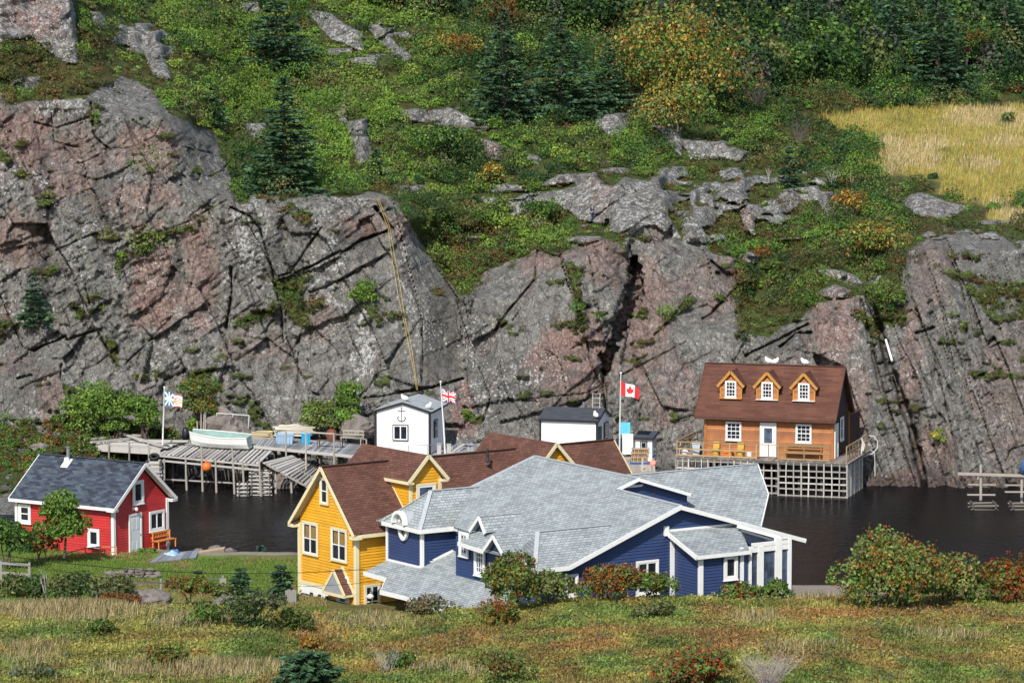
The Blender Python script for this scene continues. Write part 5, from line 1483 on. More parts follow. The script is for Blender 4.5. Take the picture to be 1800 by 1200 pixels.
for k in range(9):
    p = B0_.lerp(B1_, k / 8); pole(mb, V((p.x, p.y - .3, -.8)), zl - .1, .07)
    p = B0_.lerp(B1_, (k + .5) / 9).lerp(F0.lerp(F1, (k + .5) / 9), .5); pole(mb, V((p.x, p.y, -.8)), zl - .1, .06)
mb.build('rear_piles', DARKW, pw)
# upper wharf
zu = 2.42
uw = thing('upper_wharf', atz(540, 792, zu), 'higher grey wharf deck with a board handrail, stacked with lumber and tubs', 'wharf')
F0u, F1u, B0u, B1u = atz(440, 781, zu), atz(628, 799, zu), atz(452, 765, zu), atz(652, 781, zu)
mb = MB(); planks(mb, F0u, F1u, B0u, B1u, 40, .14, .05, .02); mb.build('planks', DECKB, uw)
mb = MB(); mb.beam(F0u - Z * .13, F1u - Z * .13, .08, .18); mb.beam(atz(535, 801, 1.6), atz(588, 808, 1.5), .08, .1); mb.build('stringer', GREYW2, uw)
mb = MB()
tops = []
for px, t0, bot in ((504, 757, 800), (539, 760, 816), (588, 762, 822)):
    f = (px - 440) / 188; p = F0u.lerp(F1u, f) - V((0, .09, 0)); z1 = atY(px, t0, p.y).z; tops.append(V((p.x, p.y, z1)))
    mb.tube([V((p.x, p.y, -.6)), V((p.x, p.y, z1))], .06, 7)
l0 = tops[0] - (tops[1] - tops[0]) * .45; r1 = atY(644, 772, tops[2].y + 1.0)
mb.beam(l0, tops[0], .05, .09); mb.beam(tops[0], tops[2], .05, .09); mb.beam(tops[2], r1, .05, .09); mb.tube([r1 - Z * .9, r1], .05, 6)
mb.build('railing', GREYP, uw)
mb = MB()
for k in range(12):
    p = F0u.lerp(F1u, k / 11).lerp(B0u.lerp(B1u, k / 11), .35 if k % 2 else .9); pole(mb, V((p.x, p.y, -.8)), zu - .1, .08)
mb.build('piles', DARKW, uw)
# slipway
sw = thing('slipway', atz(500, 830, 1.3), 'sloping slipway of spaced grey boards running down behind the yellow gable', 'slipway')
a0, a1, b0, b1 = atz(464, 811, 2.05), atz(546, 856, .35), atz(512, 799, 2.05), atz(572, 826, .95)
mb = MB(); planks(mb, a0, a1, b0, b1, 13, .34, .05, .05); mb.build('planks', GREYW2, sw)
mb = MB(); mb.beam(a0 - Z * .1, a1 - Z * .1, .08, .12); mb.beam(b0 - Z * .1, b1 - Z * .1, .08, .12); mb.beam(a0.lerp(b0, .5) - Z * .1, a1.lerp(b1, .5) - Z * .1, .08, .12)
for f in (.2, .55, .9):
    for g in (.1, .9):
        p = a0.lerp(a1, f).lerp(b0.lerp(b1, f), g); pole(mb, V((p.x, p.y, -.8)), p.z - .1, .07)
mb.build('stringer', GREYP, sw)
# low platform on the far left
zq = 2.35
lp = thing('board_platform', atz(210, 785, zq), 'low grey platform of loose weathered boards left of the dory', 'platform')
mb = MB(); planks(mb, atz(146, 781, zq), atz(146, 768, zq), atz(286, 788, zq), atz(330, 772, zq), 9, .1, .05, .05); mb.build('planks', GREYW2, lp)
mb = MB(); mb.beam(atz(148, 781, zq) - Z * .2, atz(282, 789, zq) - Z * .2, .06, .34); mb.build('fascia_board', GREYW2, lp)
mb = MB()
for px, py in ((149, 781), (228, 786), (262, 788), (190, 784)):
    p = atz(px, py, zq); pole(mb, V((p.x, p.y - .05, .2)), zq + .35, .055)
    p = atz(px + 14, py - 12, zq); pole(mb, V((p.x, p.y, .3)), zq - .05, .055)
mb.build('piles', GREYP, lp)
BD = [((120, 778), (150, 771), .26, 'pale pointed board sticking out left from the low board platform'), ((150, 772), (225, 766), .3, 'long grey board lying across the back of the low board platform'),
      ((160, 777), (232, 770), .36, 'grey board resting askew on the middle of the low board platform'), ((215, 762), (283, 783), .5, 'thick pale beam slanting down to the right over the low board platform'),
      ((232, 764), (258, 766), .46, 'short square grey timber end behind the slanting pale beam'), ((245, 774), (330, 775), .3, 'grey board lying toward the dory on the low board platform')]
for (x0_, y0_), (x1_, y1_), h_, lb in BD:
    mb = MB(); p, q = atz(x0_, y0_, zq + h_ * .6), atz(x1_, y1_, zq + h_ * .3); mb.beam(p, q, .2, .11)
    tag(mb.build('loose_board', GREYW2, origin=p), lb, 'board', 'loose boards on the low platform')

WETW = wood('wet_grey_logs', (.17, .155, .13), .4)
# ---- cribs of crossed logs
def crib(px, py, w, hgt, lab, wet=False, deep=.9, name='log_crib'):
    p = atz(px, py, 0); o = thing(name, p, lab, 'crib')
    k = 0; z = -.25
    mb = Each('cross_log', WETW if wet else GREYW2, o); m2 = Each('side_log', DARKW, o)
    while z < hgt:
        for sg in (-1, 1):
            mb.tube([p + V((-w / 2 - .12 + rnd(-.06, .06), sg * deep / 2, z)), p + V((w / 2 + .12 + rnd(-.06, .06), sg * deep / 2, z + rnd(-.03, .03)))], .062, 6)
            m2.tube([p + V((sg * w / 2, -deep / 2 - .12, z + .11)), p + V((sg * w / 2, deep / 2 + .12, z + .11))], .06, 6)
        z += .235
    return o
crib(271, 866, .85, 2.0, 'tall stack of crossed grey slats at the left end of the plank wharf')
crib(459, 868, 1.1, 1.55, 'crossed log crib under the right end of the plank wharf')
crib(428, 870, .5, .75, 'low small crib of slats beside the taller log crib', deep=.5)
crib(1728, 893, 1.35, .38, 'dark half-sunk log crib under the white topped post', True, 1.2)
crib(1800, 893, 1.5, .38, 'half-sunk log crib at the right edge of the photo', True, 1.2)
# right pier: one long rail on two posts
pp = thing('timber_pier', atz(1725, 868, 0), 'long pale horizontal beam on two posts standing over the sunken cribs', 'pier')
mb = MB(); yb = atz(1728, 885, 0).y; mb.beam(atY(1684, 832, yb), atY(1812, 836, yb), .15, .16); mb.build('beam', GREYP, pp)
for px, t0, b0_ in ((1724, 816, 866), (1796, 833, 870)):
    mb = MB(); mb.tube([atY(px, b0_ + 14, yb + .1), atY(px, t0, yb + .2)], .085, 8); mb.build('post', GREYP, pp)
for px, py, w_, lb in ((1726, 851, 1.7, 'loose grey board across the nearer sunken crib'), (1725, 869, 1.7, 'lower grey board on the front of the nearer sunken crib'), (1794, 852, 1.9, 'loose grey board across the crib at the right edge'), (1794, 864, 1.9, 'lower grey board on the crib at the right edge')):
    mb = MB(); p = atY(px, py, yb + (.5 if py < 860 else -.6)); mb.beam(p - V((w_ / 2, 0, 0)), p + V((w_ / 2, .1, -.02)), .16, .08); tag(mb.build('loose_board', GREYP, origin=p), lb, 'board')
mb = MB(); p = atY(1797, 829, yb)
mb.tube([p - Z * .1, p + Z * .45 + V((.12, 0, 0)), p + Z * .85 + V((.3, 0, 0))], [.2, .24, .1], 9); tag(mb.build('blue_tarp', paint('blue_tarp_cloth', (.04, .09, .22), .7, .25, 8), origin=p, smooth=True), 'crumpled dark blue tarp hung on the beam end at the right edge', 'tarp')

# ---- dory
def dory(c, yaw, roll, L=4.0, beam=1.15, name='dory'):
    o = thing(name, c, 'white dory with pale green inside, lying tilted on the plank wharf', 'boat', yaw)
    N_ = 26
    def sec(k, off):
        u = k / N_; x = -L / 2 + L * u
        w = beam / 2 * (math.sin(math.pi * min(1, .06 + u * .80)) ** .62); kz = .30 * max(0, .25 - u) ** 1.3 * 2.2
        sh_ = .72 + .24 * (1 - u) ** 2 + .06 * u * u
        w = max(.02, w - off)
        return [V((x, -w, sh_)), V((x, -w * .86, kz + .34)), V((x, -w * .5, kz + .02 + off)), V((x, 0, kz + off)), V((x, w * .5, kz + .02 + off)), V((x, w * .86, kz + .34)), V((x, w, sh_))]
    cr, sr = math.cos(roll), math.sin(roll); cy, sy = math.cos(yaw), math.sin(yaw)
    def tw(v):
        y, z = v.y * cr - v.z * sr, v.y * sr + v.z * cr
        return V(c) + V((v.x * cy - y * sy, v.x * sy + y * cy, z))
    def shell(off, m, nm, end=True):
        mb = MB(); i0 = 0
        for k in range(N_ + 1): mb.v += [tuple(tw(p)) for p in sec(k, off)]
        for k in range(N_):
            for j in range(6): mb.f.append((k * 7 + j, k * 7 + j + 1, k * 7 + 8 + j, k * 7 + 7 + j) if off == 0 else (k * 7 + j, k * 7 + 7 + j, k * 7 + 8 + j, k * 7 + j + 1))
        mb.f.append(tuple(N_ * 7 + j for j in range(7)))
        return mb.build(nm, m, o, smooth=False)
    shell(0, paint('white_boat_paint', (.82, .82, .80), .4, .05, 2), 'hull'); shell(.035, paint('pale_green_boat_paint', (.30, .44, .40), .5, .15, 2), 'inside')
    mb = MB()
    for sg in (0, 6):
        pts = [tw(sec(k, 0)[sg] + V((0, 0, .012))) for k in range(N_ + 1)]; mb.tube(pts, .03, 6)
    mb.build('gunwale', WHITE, o)
    for u in (.3, .55, .78):
        a, b = sec(int(u * N_), .05)[1], sec(int(u * N_), .05)[5]; mb = MB(); mb.beam(tw(a + V((0, 0, .08))), tw(b + V((0, 0, .08))), .2, .03); mb.build('seat', MATS['pale_green_boat_paint'], o)
    return o
bc = atz(389, 788, zl)
dory(bc + Z * .12, -.42, R(11), 4.15, 1.3)

# ---- floats, tyres, tubs, lumber
ORB = paint('orange_float_plastic', (.80, .16, .03), .35, .2, 2)
mb = MB(); p = atY(363, 820, F0.lerp(F1, .47).y - .5); mb.ball(p, .30, 16, 10); mb.tube([p + Z * .28, p + Z * .5], .03, 6); tag(mb.build('buoy', ORB, origin=p, smooth=True), 'orange ball float hanging between the poles of the plank wharf', 'buoy')
p = wq(1148, 818) + Z * .15; mb = MB(); mb.ball(p, .22, 14, 9); mb.tube([p + Z * .2, p + Z * .32], .03, 6)
tag(mb.build('buoy', paint('pink_float_plastic', (.85, .28, .22), .35, .3, 3), origin=p, smooth=True), 'pinkish red ball float at the corner of the pale plank wharf', 'buoy')
TYRE = paint('black_tyre_rubber', (.022, .022, .026), .7, .2, 8)
def tyre(p, R_, r_, tilt, lab):
    mb = MB(); m1, m2 = 18, 8
    for i in range(m1):
        for j in range(m2):
            a, b = 2 * math.pi * i / m1, 2 * math.pi * j / m2
            v = V(((R_ + r_ * math.cos(b)) * math.cos(a), (R_ + r_ * math.cos(b)) * math.sin(a), r_ * .9 * math.sin(b)))
            mb.v.append(tuple(p + V((v.x, v.y * math.cos(tilt) - v.z * math.sin(tilt), v.y * math.sin(tilt) + v.z * math.cos(tilt)))))
    for i in range(m1):
        for j in range(m2):
            mb.f.append((i * m2 + j, ((i + 1) % m1) * m2 + j, ((i + 1) % m1) * m2 + (j + 1) % m2, i * m2 + (j + 1) % m2))
    tag(mb.build('tyre', TYRE, origin=p, smooth=True), lab, 'tyre', 'old tyres at the plank wharf')
tyre(atz(290, 789, zl) + Z * .12, .23, .10, .25, 'black tyre lying on the left corner of the plank wharf')
tyre(atz(302, 784, zl) + Z * .12, .23, .10, .1, 'black tyre behind another tyre on the wharf corner')
tyre(atz(271, 812, 1.75) + Z * .35, .25, .10, .5, 'black tyre on top of the tall slat stack')
def tub(p, w, d, h, m, lab, ribs=0, name='tub', lid=False, flare=.06):
    o = thing(name, p, lab, name.replace('_', ' '))
    mb = MB()
    lo = [p + V((sx * (w / 2 - flare), sy * (d / 2 - flare), 0)) for sx, sy in ((-1, -1), (1, -1), (1, 1), (-1, 1))]
    hi = [p + V((sx * w / 2, sy * d / 2, h)) for sx, sy in ((-1, -1), (1, -1), (1, 1), (-1, 1))]
    inn = [p + V((sx * (w / 2 - .05), sy * (d / 2 - .05), h)) for sx, sy in ((-1, -1), (1, -1), (1, 1), (-1, 1))]
    inb = [p + V((sx * (w / 2 - .11), sy * (d / 2 - .11), .05)) for sx, sy in ((-1, -1), (1, -1), (1, 1), (-1, 1))]
    i = len(mb.v); mb.v += [tuple(q) for q in lo + hi + inn + inb]
    mb.f.append((3, 2, 1, 0))
    for a in range(4):
        b = (a + 1) % 4
        mb.f += [(a, b, 4 + b, 4 + a), (4 + a, 4 + b, 8 + b, 8 + a), (8 + a, 8 + b, 12 + b, 12 + a)]
    mb.f.append((12, 13, 14, 15))
    mb.build('body', m, o)
    mb = MB()
    for k in range(ribs):
        x = -w / 2 + w * (k + .5) / ribs; mb.box(p + V((x, -d / 2 + flare * .3 - .015, h * .5)), V((.02, 0, 0)), V((0, .03, 0)), Z * (h * .42))
    for a in range(4): mb.beam(hi[a], hi[(a + 1) % 4], .07, .06)
    mb.build('rim', m, o)
    if lid: mb = MB(); mb.box(p + Z * (h + .04), V((w / 2 + .03, 0, 0)), V((0, d / 2 + .03, 0)), Z * .035); mb.build('lid', m, o)
    return o
tub(atz(501, 779, zu), 1.12, .8, .60, paint('pale_blue_plastic', (.30, .44, .58), .5, .12, 3), 'pale blue ribbed fish tub on the upper wharf', 6, 'fish_tub')
tub(atz(538, 780, zu), .58, .5, .62, paint('bright_blue_plastic', (.02, .36, .62), .45, .1, 3), 'bright blue plastic bin on the upper wharf behind the handrail', 2, 'bin')
LUM = wood('fresh_cut_lumber', (.58, .47, .29), .3); LUM2 = wood('cream_sheet_lumber', (.66, .61, .50), .2)
def pile(px0, px1, py, z, rows, m, lab, h=.07, name='lumber_pile', d=.8, step=.085, mess=.1):
    a, b = atz(px0, py, z), atz(px1, py, z); o = MB()
    for r in range(rows):
        for c in range(max(2, int(d / .2))):
            x = rnd(-mess, mess); y = c * .21; dz = r * step
            o.beam(a + V((x + rnd(0, mess * 3), y, dz + .05)), b + V((x - rnd(0, mess * 3), y + rnd(-mess, mess), dz + .05 + rnd(-.03, .03))), .18, h)
    tag(o.build(name, m, origin=a), lab, 'lumber pile')
pile(440, 478, 771, zu, 5, LUM, 'yellowish pile of sawn lumber behind the dory stern')
pile(482, 552, 766, zu + .1, 7, LUM2, 'large cream pile of stacked boards behind the blue tubs', d=1.4, mess=.2)
pile(436, 482, 774, zu - .1, 2, GREYW2, 'low grey stack of planks between dory and fish tub', mess=.2)
mb = MB()
pts = [(482, 760), (500, 748), (530, 744), (552, 750), (553, 758)]
tp = [atY(x, y, atz(515, 766, zu).y + .6) for x, y in pts]
for a, b in zip(tp[:-1], tp[1:]): mb.hexa([a, b, b + V((0, 1.0, -.1)), a + V((0, 1.0, -.1)), a + Z * .03, b + Z * .03, b + V((0, 1.0, -.07)), a + V((0, 1.0, -.07))])
tag(mb.build('canvas_sheet', paint('cream_canvas', (.70, .64, .50), .8, .15, 4), origin=tp[0]), 'cream canvas sheet draped over the stacked boards', 'sheet')
RUST = paint('rusty_brown_steel', (.16, .055, .03), .75, .3, 5)
mb = MB(); p = atz(582, 778, zu) + V((0, .8, 0)); mb.tube([p + Z * .0, p + Z * .12, p + Z * .5, p + Z * .72, p + Z * .80], [.26, .33, .36, .26, .1], 14); tag(mb.build('rusty_buoy', RUST, origin=p, smooth=True), 'rusty brown steel mooring buoy standing on the upper wharf', 'buoy')
mb = MB(); p = atY(563, 797, F0u.y - .6)
o = thing('hose_reel', p, 'rust brown hose reel hung below the upper wharf handrail', 'hose reel')
for k in range(14):
    a0_, a1_ = 2 * math.pi * k / 14, 2 * math.pi * (k + 1) / 14
    for yy in (-.14, .14): mb.beam(p + V((.2 * math.cos(a0_), yy, .2 * math.sin(a0_))), p + V((.2 * math.cos(a1_), yy, .2 * math.sin(a1_))), .06, .04)
mb.tube([p + V((0, -.16, 0)), p + V((0, .16, 0))], .13, 12); mb.build('drum', RUST, o)
mb = MB(); mb.tube([p + V((-.2, -.1, -.05)), p + V((-.3, -.1, -.4)), p + V((-.55, -.05, -.62)), p + V((-.85, 0, -.6))], .025, 6); mb.build('hose', BLACKT, o)
# benches and frames on the upper wharf
def bench(p, yaw, L, m, lab, back=True, name='bench'):
    o = thing(name, p, lab, 'bench', yaw); c, s = math.cos(yaw), math.sin(yaw)
    T = lambda x, y, z: V(p) + V((x * c - y * s, x * s + y * c, z))
    mb = MB()
    for y in (-.16, 0, .16): mb.beam(T(-L / 2, y, .44), T(L / 2, y, .44), .13, .04)
    mb.build('seat', m, o)
    for x in (-L / 2 + .08, L / 2 - .08):
        for y in (-.2, .2): mb = MB(); mb.beam(T(x, y, 0), T(x, y, .42 if y < 0 or not back else .88), .06, .06, up=V((0, 1, 0))); mb.build('leg', m, o)
    if back:
        mb = MB()
        for z in (.62, .85): mb.beam(T(-L / 2, .23, z), T(L / 2, .23, z), .04, .1)
        for k in range(int(L / .22)): x = -L / 2 + .1 + k * .22; mb.beam(T(x, .23, .6), T(x + .18, .23, .88), .03, .03)
        mb.build('backrest', m, o)
    return o
bench(atz(619, 781, zu), -.35, 1.5, GREYP, 'grey lattice-backed bench at the right end of the upper wharf')
bench(atz(580, 786, zu), -.3, 1.7, paint('rusty_frame_metal', (.12, .08, .06), .7, .3), 'long low metal bench frame without back on the upper wharf', False)
# white net-drying frame, poles, dark sack, rock behind the dory
fr_y = B0_.y + .9
mb = MB()
fa, fb_, fc, fd = atY(379, 768, fr_y), atY(381, 726, fr_y), atY(438, 730, fr_y), atY(435, 766, fr_y)
for a, b in ((fa, fb_), (fb_, fc), (fc, fd), (fb_.lerp(fc, .5), fa.lerp(fd, .5))): mb.tube([a, b], .04, 6)
tag(mb.build('pipe_frame', paint('pale_grey_pipe', (.5, .5, .48), .5, .15), origin=fa), 'pale upright pipe frame with a middle bar behind the dory', 'frame')
PL = [(348, 740, 'shortest of the upright grey poles behind the dory, at their left end'), (354, 722, 'second upright grey pole from the left behind the dory'), (358, 716, 'tall dark streaked upright pole behind the dory'), (362, 718, 'tall upright pole touching the dark streaked one'), (367, 740, 'short leaning grey pole right of the tall poles'), (373, 750, 'stumpy grey pole nearest the pipe frame')]
for px, py, lb in PL:
    p = atY(px - 1, 770, fr_y - .1); q = atY(px + rnd(-2, 3), py, fr_y + .1); mb = MB(); mb.tube([p, q], [.055, .045], 6); tag(mb.build('grey_pole', GREYP, origin=p), lb, 'pole', 'upright poles behind the dory')
mb = MB(); p = atz(327, 772, zl + .1); mb.tube([p, p + Z * .3, p + Z * .6 - V((.04, 0, 0)), p + Z * .8 - V((.1, 0, 0))], [.2, .23, .19, .08], 10)
tag(mb.build('black_sack', paint('black_plastic_sack', (.02, .022, .03), .35, .2, 8), origin=p, smooth=True), 'black filled sack standing left of the dory bow', 'sack')
# behind the charcoal-roofed shed: panels leaning by the flagpole
def panel(px0, py0, px1, py1, Y, m, lab, th=.04, name='leaning_board'):
    a, b = atY(px0, py0, Y + .25), atY(px1, py1, Y); mb = MB()
    mb.hexa([V((a.x, Y, b.z)), V((b.x, Y, b.z)), V((b.x, Y + th, b.z)), V((a.x, Y + th, b.z)), V((a.x, Y + .25, a.z)), V((b.x, Y + .25, a.z)), V((b.x, Y + .25 + th, a.z)), V((a.x, Y + .25 + th, a.z))])
    tag(mb.build(name, m, origin=V((a.x, Y, b.z))), lab, 'board')
panel(1088, 742, 1108, 764, 215.3, paint('turquoise_paint', (.05, .40, .58), .5, .12, 3), 'turquoise board standing behind the red and white flag pole')
panel(1094, 762, 1113, 798, 214.6, paint('chalk_white_board', (.68, .72, .72), .5, .1, 3), 'chalk white board leaning between flag pole and hut')
mb = MB(); p = atz(1090, 800, zm); mb.tube([p, p + Z * 1.0], .22, 12); mb.tube([p + Z * 1.0, p + Z * 1.08], .24, 12); tag(mb.build('oil_drum', paint('dark_blue_drum', (.03, .04, .07), .45, .2), origin=p), 'dark steel drum behind the foot of the red and white flag pole', 'drum')
# lobster traps
TRAP = wood('tan_trap_wood', (.34, .28, .20), .35); TRAPB = paint('blue_pallet', (.03, .10, .30), .6, .2)
def trap(p, lab, m):
    o = thing('lobster_trap', p, lab, 'lobster trap', -.12)
    mb = MB()
    for k in range(9): x = -.5 + 1.0 * k / 8; mb.box(p + V((x, -.3, .16)), V((.018, 0, 0)), V((0, .012, 0)), Z * .16); mb.box(p + V((x, 0, .325)), V((.018, 0, 0)), V((0, .3, 0)), Z * .012)
    for sx in (-.52, .52): mb.box(p + V((sx, 0, .16)), V((.02, 0, 0)), V((0, .3, 0)), Z * .16)
    mb.box(p + V((0, 0, .015)), V((.52, 0, 0)), V((0, .3, 0)), Z * .015); mb.box(p + V((0, -.315, .29)), V((.53, 0, 0)), V((0, .012, 0)), Z * .02)
    mb.build('slatted_frame', m, o)
    mb = MB(); mb.box(p + V((0, .02, .15)), V((.46, 0, 0)), V((0, .24, 0)), Z * .12); mb.build('netting', paint('orange_netting', (.30, .15, .06), .8, .4, 20), o)
tp_ = wq(1124, 815)
for k, lb in enumerate(('lowest lobster trap of the stack in front of the hut', 'middle lobster trap of the stack in front of the hut', 'topmost lobster trap of the stack in front of the hut')): trap(tp_ + Z * (.14 + .34 * k * .8) + V((.03 * k, 0, 0)), lb, TRAP)
mb = MB()
for sy in (-.3, 0, .3): mb.box(tp_ + V((0, sy, .05)), V((.6, 0, 0)), V((0, .05, 0)), Z * .05)
for k in range(6): mb.box(tp_ + V((-.52 + .21 * k, 0, .115)), V((.06, 0, 0)), V((0, .35, 0)), Z * .012)
tag(mb.build('blue_pallet', TRAPB, origin=tp_), 'blue pallet under the lobster trap stack', 'pallet')
mb = MB(); p = wq(1145, 809); random.seed(5)
for k in range(16):
    a = rnd(0, 6.28); r = rnd(.1, .3); mb.tube([p + V((r * math.cos(a + t_), r * .8 * math.sin(a + t_), .05 + .045 * k + .03 * math.sin(3 * t_))) for t_ in np.linspace(0, 4.5, 9)], .028, 5)
tag(mb.build('rope_heap', paint('blue_grey_rope', (.20, .26, .30), .9, .3, 20), origin=p), 'heap of blue grey rope beside the lobster traps', 'rope')

# ---- flags
def flag(p, w, h, yaw, droop, design, lab, nx=54, ny=30, amp=.09, ph=0):
    mb = MB(); cols = []
    c, s = math.cos(yaw), math.sin(yaw)
    for j in range(ny + 1):
        for i in range(nx + 1):
            u, v = i / nx, j / ny
            wv = amp * u ** .6 * math.sin(7 * u - 2.0 * v + ph)
            x = w * u * (.93 - .02 * v); z = -h * v * (1 - .18 * u * (1 if droop > .1 else .3)) - droop * u ** 1.4 + .03 * math.sin(9 * u + ph)
            mb.v.append(tuple(p + V((x * c - wv * s, x * s + wv * c, z))))
    for j in range(ny):
        for i in range(nx):
            mb.f.append((j * (nx + 1) + i, (j + 1) * (nx + 1) + i, (j + 1) * (nx + 1) + i + 1, j * (nx + 1) + i + 1)); cols.append(design((i + .5) / nx, (j + .5) / ny))
    o = mb.build('flag', vcol('flag_cloth', .7), origin=p, smooth=True, cols=cols)
    return tag(o, lab, 'flag')
FR_, FW, FB = (.66, .03, .035), (.82, .82, .82), (.03, .06, .26)
LEAF = [(0, -1), (.19, -.62), (.40, -.74), (.31, -.2), (.58, -.45), (.66, -.29), (.97, -.33), (.84, 0), (1, .1), (.49, .5), (.55, .66), (.07, .58), (.07, 1), (-.07, 1), (-.07, .58), (-.55, .66), (-.49, .5), (-1, .1), (-.84, 0), (-.97, -.33), (-.66, -.29), (-.58, -.45), (-.31, -.2), (-.40, -.74), (-.19, -.62)]
def in1(x, y, q):
    k = False; j = len(q) - 1
    for i in range(len(q)):
        if (q[i][1] > y) != (q[j][1] > y) and x < (q[j][0] - q[i][0]) * (y - q[i][1]) / (q[j][1] - q[i][1]) + q[i][0]: k = not k
        j = i
    return k
def canada(u, v):
    if u < .25 or u > .75: return FR_
    return FR_ if in1((u - .5) * 2 / .42, (v - .5) / .40, LEAF) else FW
def union(u, v):
    x, y = u * 2 - 1, v * 2 - 1
    if abs(x) < .11 or abs(y) < .20: return FR_
    if abs(x) < .19 or abs(y) < .34: return FW
    d = (abs(x) - abs(y)) / 1.0
    sgn = 1 if x * y > 0 else -1
    if abs(d) < .34:
        r = d * (1 if x < 0 else -1) * (1 if True else sgn)
        return FR_ if -.02 < r < .17 else FW
    return FB
NB, NGo = (.03, .17, .36), (.75, .50, .06)
def newf(u, v):
    if u < .5:
        x, y = u / .5 * 2 - 1, v * 2 - 1
        if abs(x) < .14 or abs(y) < .2: return FW
        return FW if abs(abs(x) - abs(y)) < .2 else NB
    x = (u - .5) / .5; y = v * 2 - 1
    if abs(y) < .12 and x < .9 - abs(y) * 2: return NGo
    if in1(x, abs(y), [(0, .28), (.42, .55), (.42, .62), (0, .34)]) or abs(abs(y) - (.94 - .9 * abs(x - .45) / .55 * .0)) < .05: return FR_
    for k in (0, 1):
        a = abs(abs(y) - (.5 - .42 * abs(x * 2 - 1)))
        if a < .055: return FR_
    return FW
def flagpole(px, py0, py1, Y, lab, top=.05, r=.05):
    p = atY(px[1], py1, Y); q = atY(px[0], py0, Y)
    o = thing('flagpole', p, lab, 'flagpole')
    mb = MB(); mb.tube([p - Z * .2, p.lerp(q, .5), q], [r, r * .9, r * .65], 8); mb.build('pole', WHITE, o)
    mb = MB(); mb.ball(q + Z * .05, .07, 8, 6); mb.build('finial', WHITE, o)
    mb = MB(); mb.tube([q - V((0, .09, .05)), p + V((0, -.09, .9))], .008, 4); mb.build('halyard', paint('rope_white', (.6, .6, .55)), o)
    return q
yn = atz(288, 783, zq).y
flagpole((289, 285.5), 682, 785, yn, 'white flagpole behind the low board platform carrying the blue and white provincial flag')
flag(atY(289.5, 688, yn), 1.22, .90, -.10, .30, newf, 'white flag with blue triangles and red lines by the low board platform')
yu_ = atz(782, 795, zs).y - .6
flagpole((774.5, 672, ), 672, 797, yu_, 'slightly leaning white flagpole at the corner of the anchor shed') if False else flagpole((774.5, 783), 672, 799, yu_, 'slightly leaning white flagpole at the corner of the anchor shed')
flag(atY(776, 684, yu_), .98, .78, -.2, .22, union, 'blue flag with red and white crosses by the anchor shed', amp=.08, ph=1)
yc = wq(1088, 818).y
flagpole((1091.5, 1088.5), 657, 818, yc, 'tall white flagpole on the pale plank wharf')
flag(atY(1092, 671, yc), 1.2, .86, -.12, .36, canada, 'red and white maple leaf flag on the tall white pole', amp=.09, ph=2)

# ---- things on the cabin deck
def kdp(s_, t_, h=0): return fk.P(s_, t_, h)
STUMP = paint('yellow_barrel_wood', (.55, .34, .07), .6, .2, 5)
for k, (s_, lb) in enumerate(((.75, 'yellow wooden barrel seat left of the orange crate on the cabin deck'), (2.3, 'yellow wooden barrel seat right of the orange crate on the cabin deck'))):
    p = kdp(s_, -.45); o = thing('barrel_seat', p, lb, 'barrel', fk.yaw, 'barrel seats on the cabin deck'); mb = MB()
    mb.tube([p, p + Z * .2, p + Z * .5], [.2, .24, .2], 12); mb.build('cask', STUMP, o)
    mb = MB(); mb.box(p + fk.n * -.2 + Z * .58, fk.e * .2, fk.n * .03, Z * .3); mb.build('backrest', STUMP, o)
tub(kdp(1.55, -.5), .6, .4, .3, paint('orange_crate', (.72, .2, .03), .6, .2), 'orange crate between the two barrel seats on the cabin deck', 3, 'crate')
mb = MB(); p = kdp(2.95, -.7); mb.tube([p, p + Z * .32], [.14, .17], 12); mb.tube([p + Z * .32, p + Z * .36], .185, 12); tag(mb.build('white_bucket', WHITE, origin=p), 'white lidded bucket by the cabin door', 'bucket')
tub(kdp(-.55, -.3, .0), .5, .45, .75, paint('pale_plastic', (.50, .56, .60), .5), 'pale grey lidded bin at the left corner of the log cabin', 0, 'bin', True)
mb = MB(); p = kdp(-1.1, -.9); mb.ball(p + Z * .18, (.24, .2, .2), 10, 7); tag(mb.build('white_bag', paint('white_bag_plastic', (.72, .73, .74), .5, .1, 6), origin=p, smooth=True), 'white bundle under the left end of the deck railing', 'bag')
mb = MB(); p = kdp(-.5, .5); mb.tube([p, p + Z * .1, p + Z * .55, p + Z * .62], [.18, .21, .21, .08], 12); tag(mb.build('gas_bottle', paint('grey_bottle', (.3, .31, .32), .4), origin=p, smooth=True), 'grey gas bottle behind the pale bin on the cabin deck', 'gas bottle')
bench(kdp(6.3, -.42), fk.yaw, 2.3, wood('brown_bench_wood', (.30, .15, .06)), 'brown wooden bench under the right front window of the log cabin')
bench(kdp(KL + .75, 3.9), fk.yaw + 1.57, 1.0, DARKW, 'dark wooden bench in the shade beside the log cabin', False)
mb = MB()
q = fk.P(x1 - .06, 3.2, 1.0)
mb.tube([q, q + V((.12, -.02, -.3)), q + V((.05, 0, -.75)), q + V((.0, 0, -1.0))], .06, 7); mb.tube([q + V((0, -.1, 0)), q + V((.2, -.1, -.4)), q + V((.12, -.1, -.8))], .04, 6)
tag(mb.build('white_rope_coil', paint('white_rope', (.68, .68, .66), .8, .15, 12), origin=q), 'white rope bundle hung over the deck railing right of the cabin', 'rope')
mb = MB(); q = fk.P(x1, 5.4, .9)
mb.tube([q, q + V((.3, 0, -.05)), q + V((.55, 0, -.35)), q + V((.55, 0, -.8)), q + V((.25, 0, -1.15)), q + V((-.4, -.4, -1.3)), q + V((-.9, -1.2, -1.35))], .028, 7)
mb.tube([q + V((.1, 0, -.9)), q + V((.38, 0, -1.1)), q + V((.42, 0, -2.6))], .022, 6)
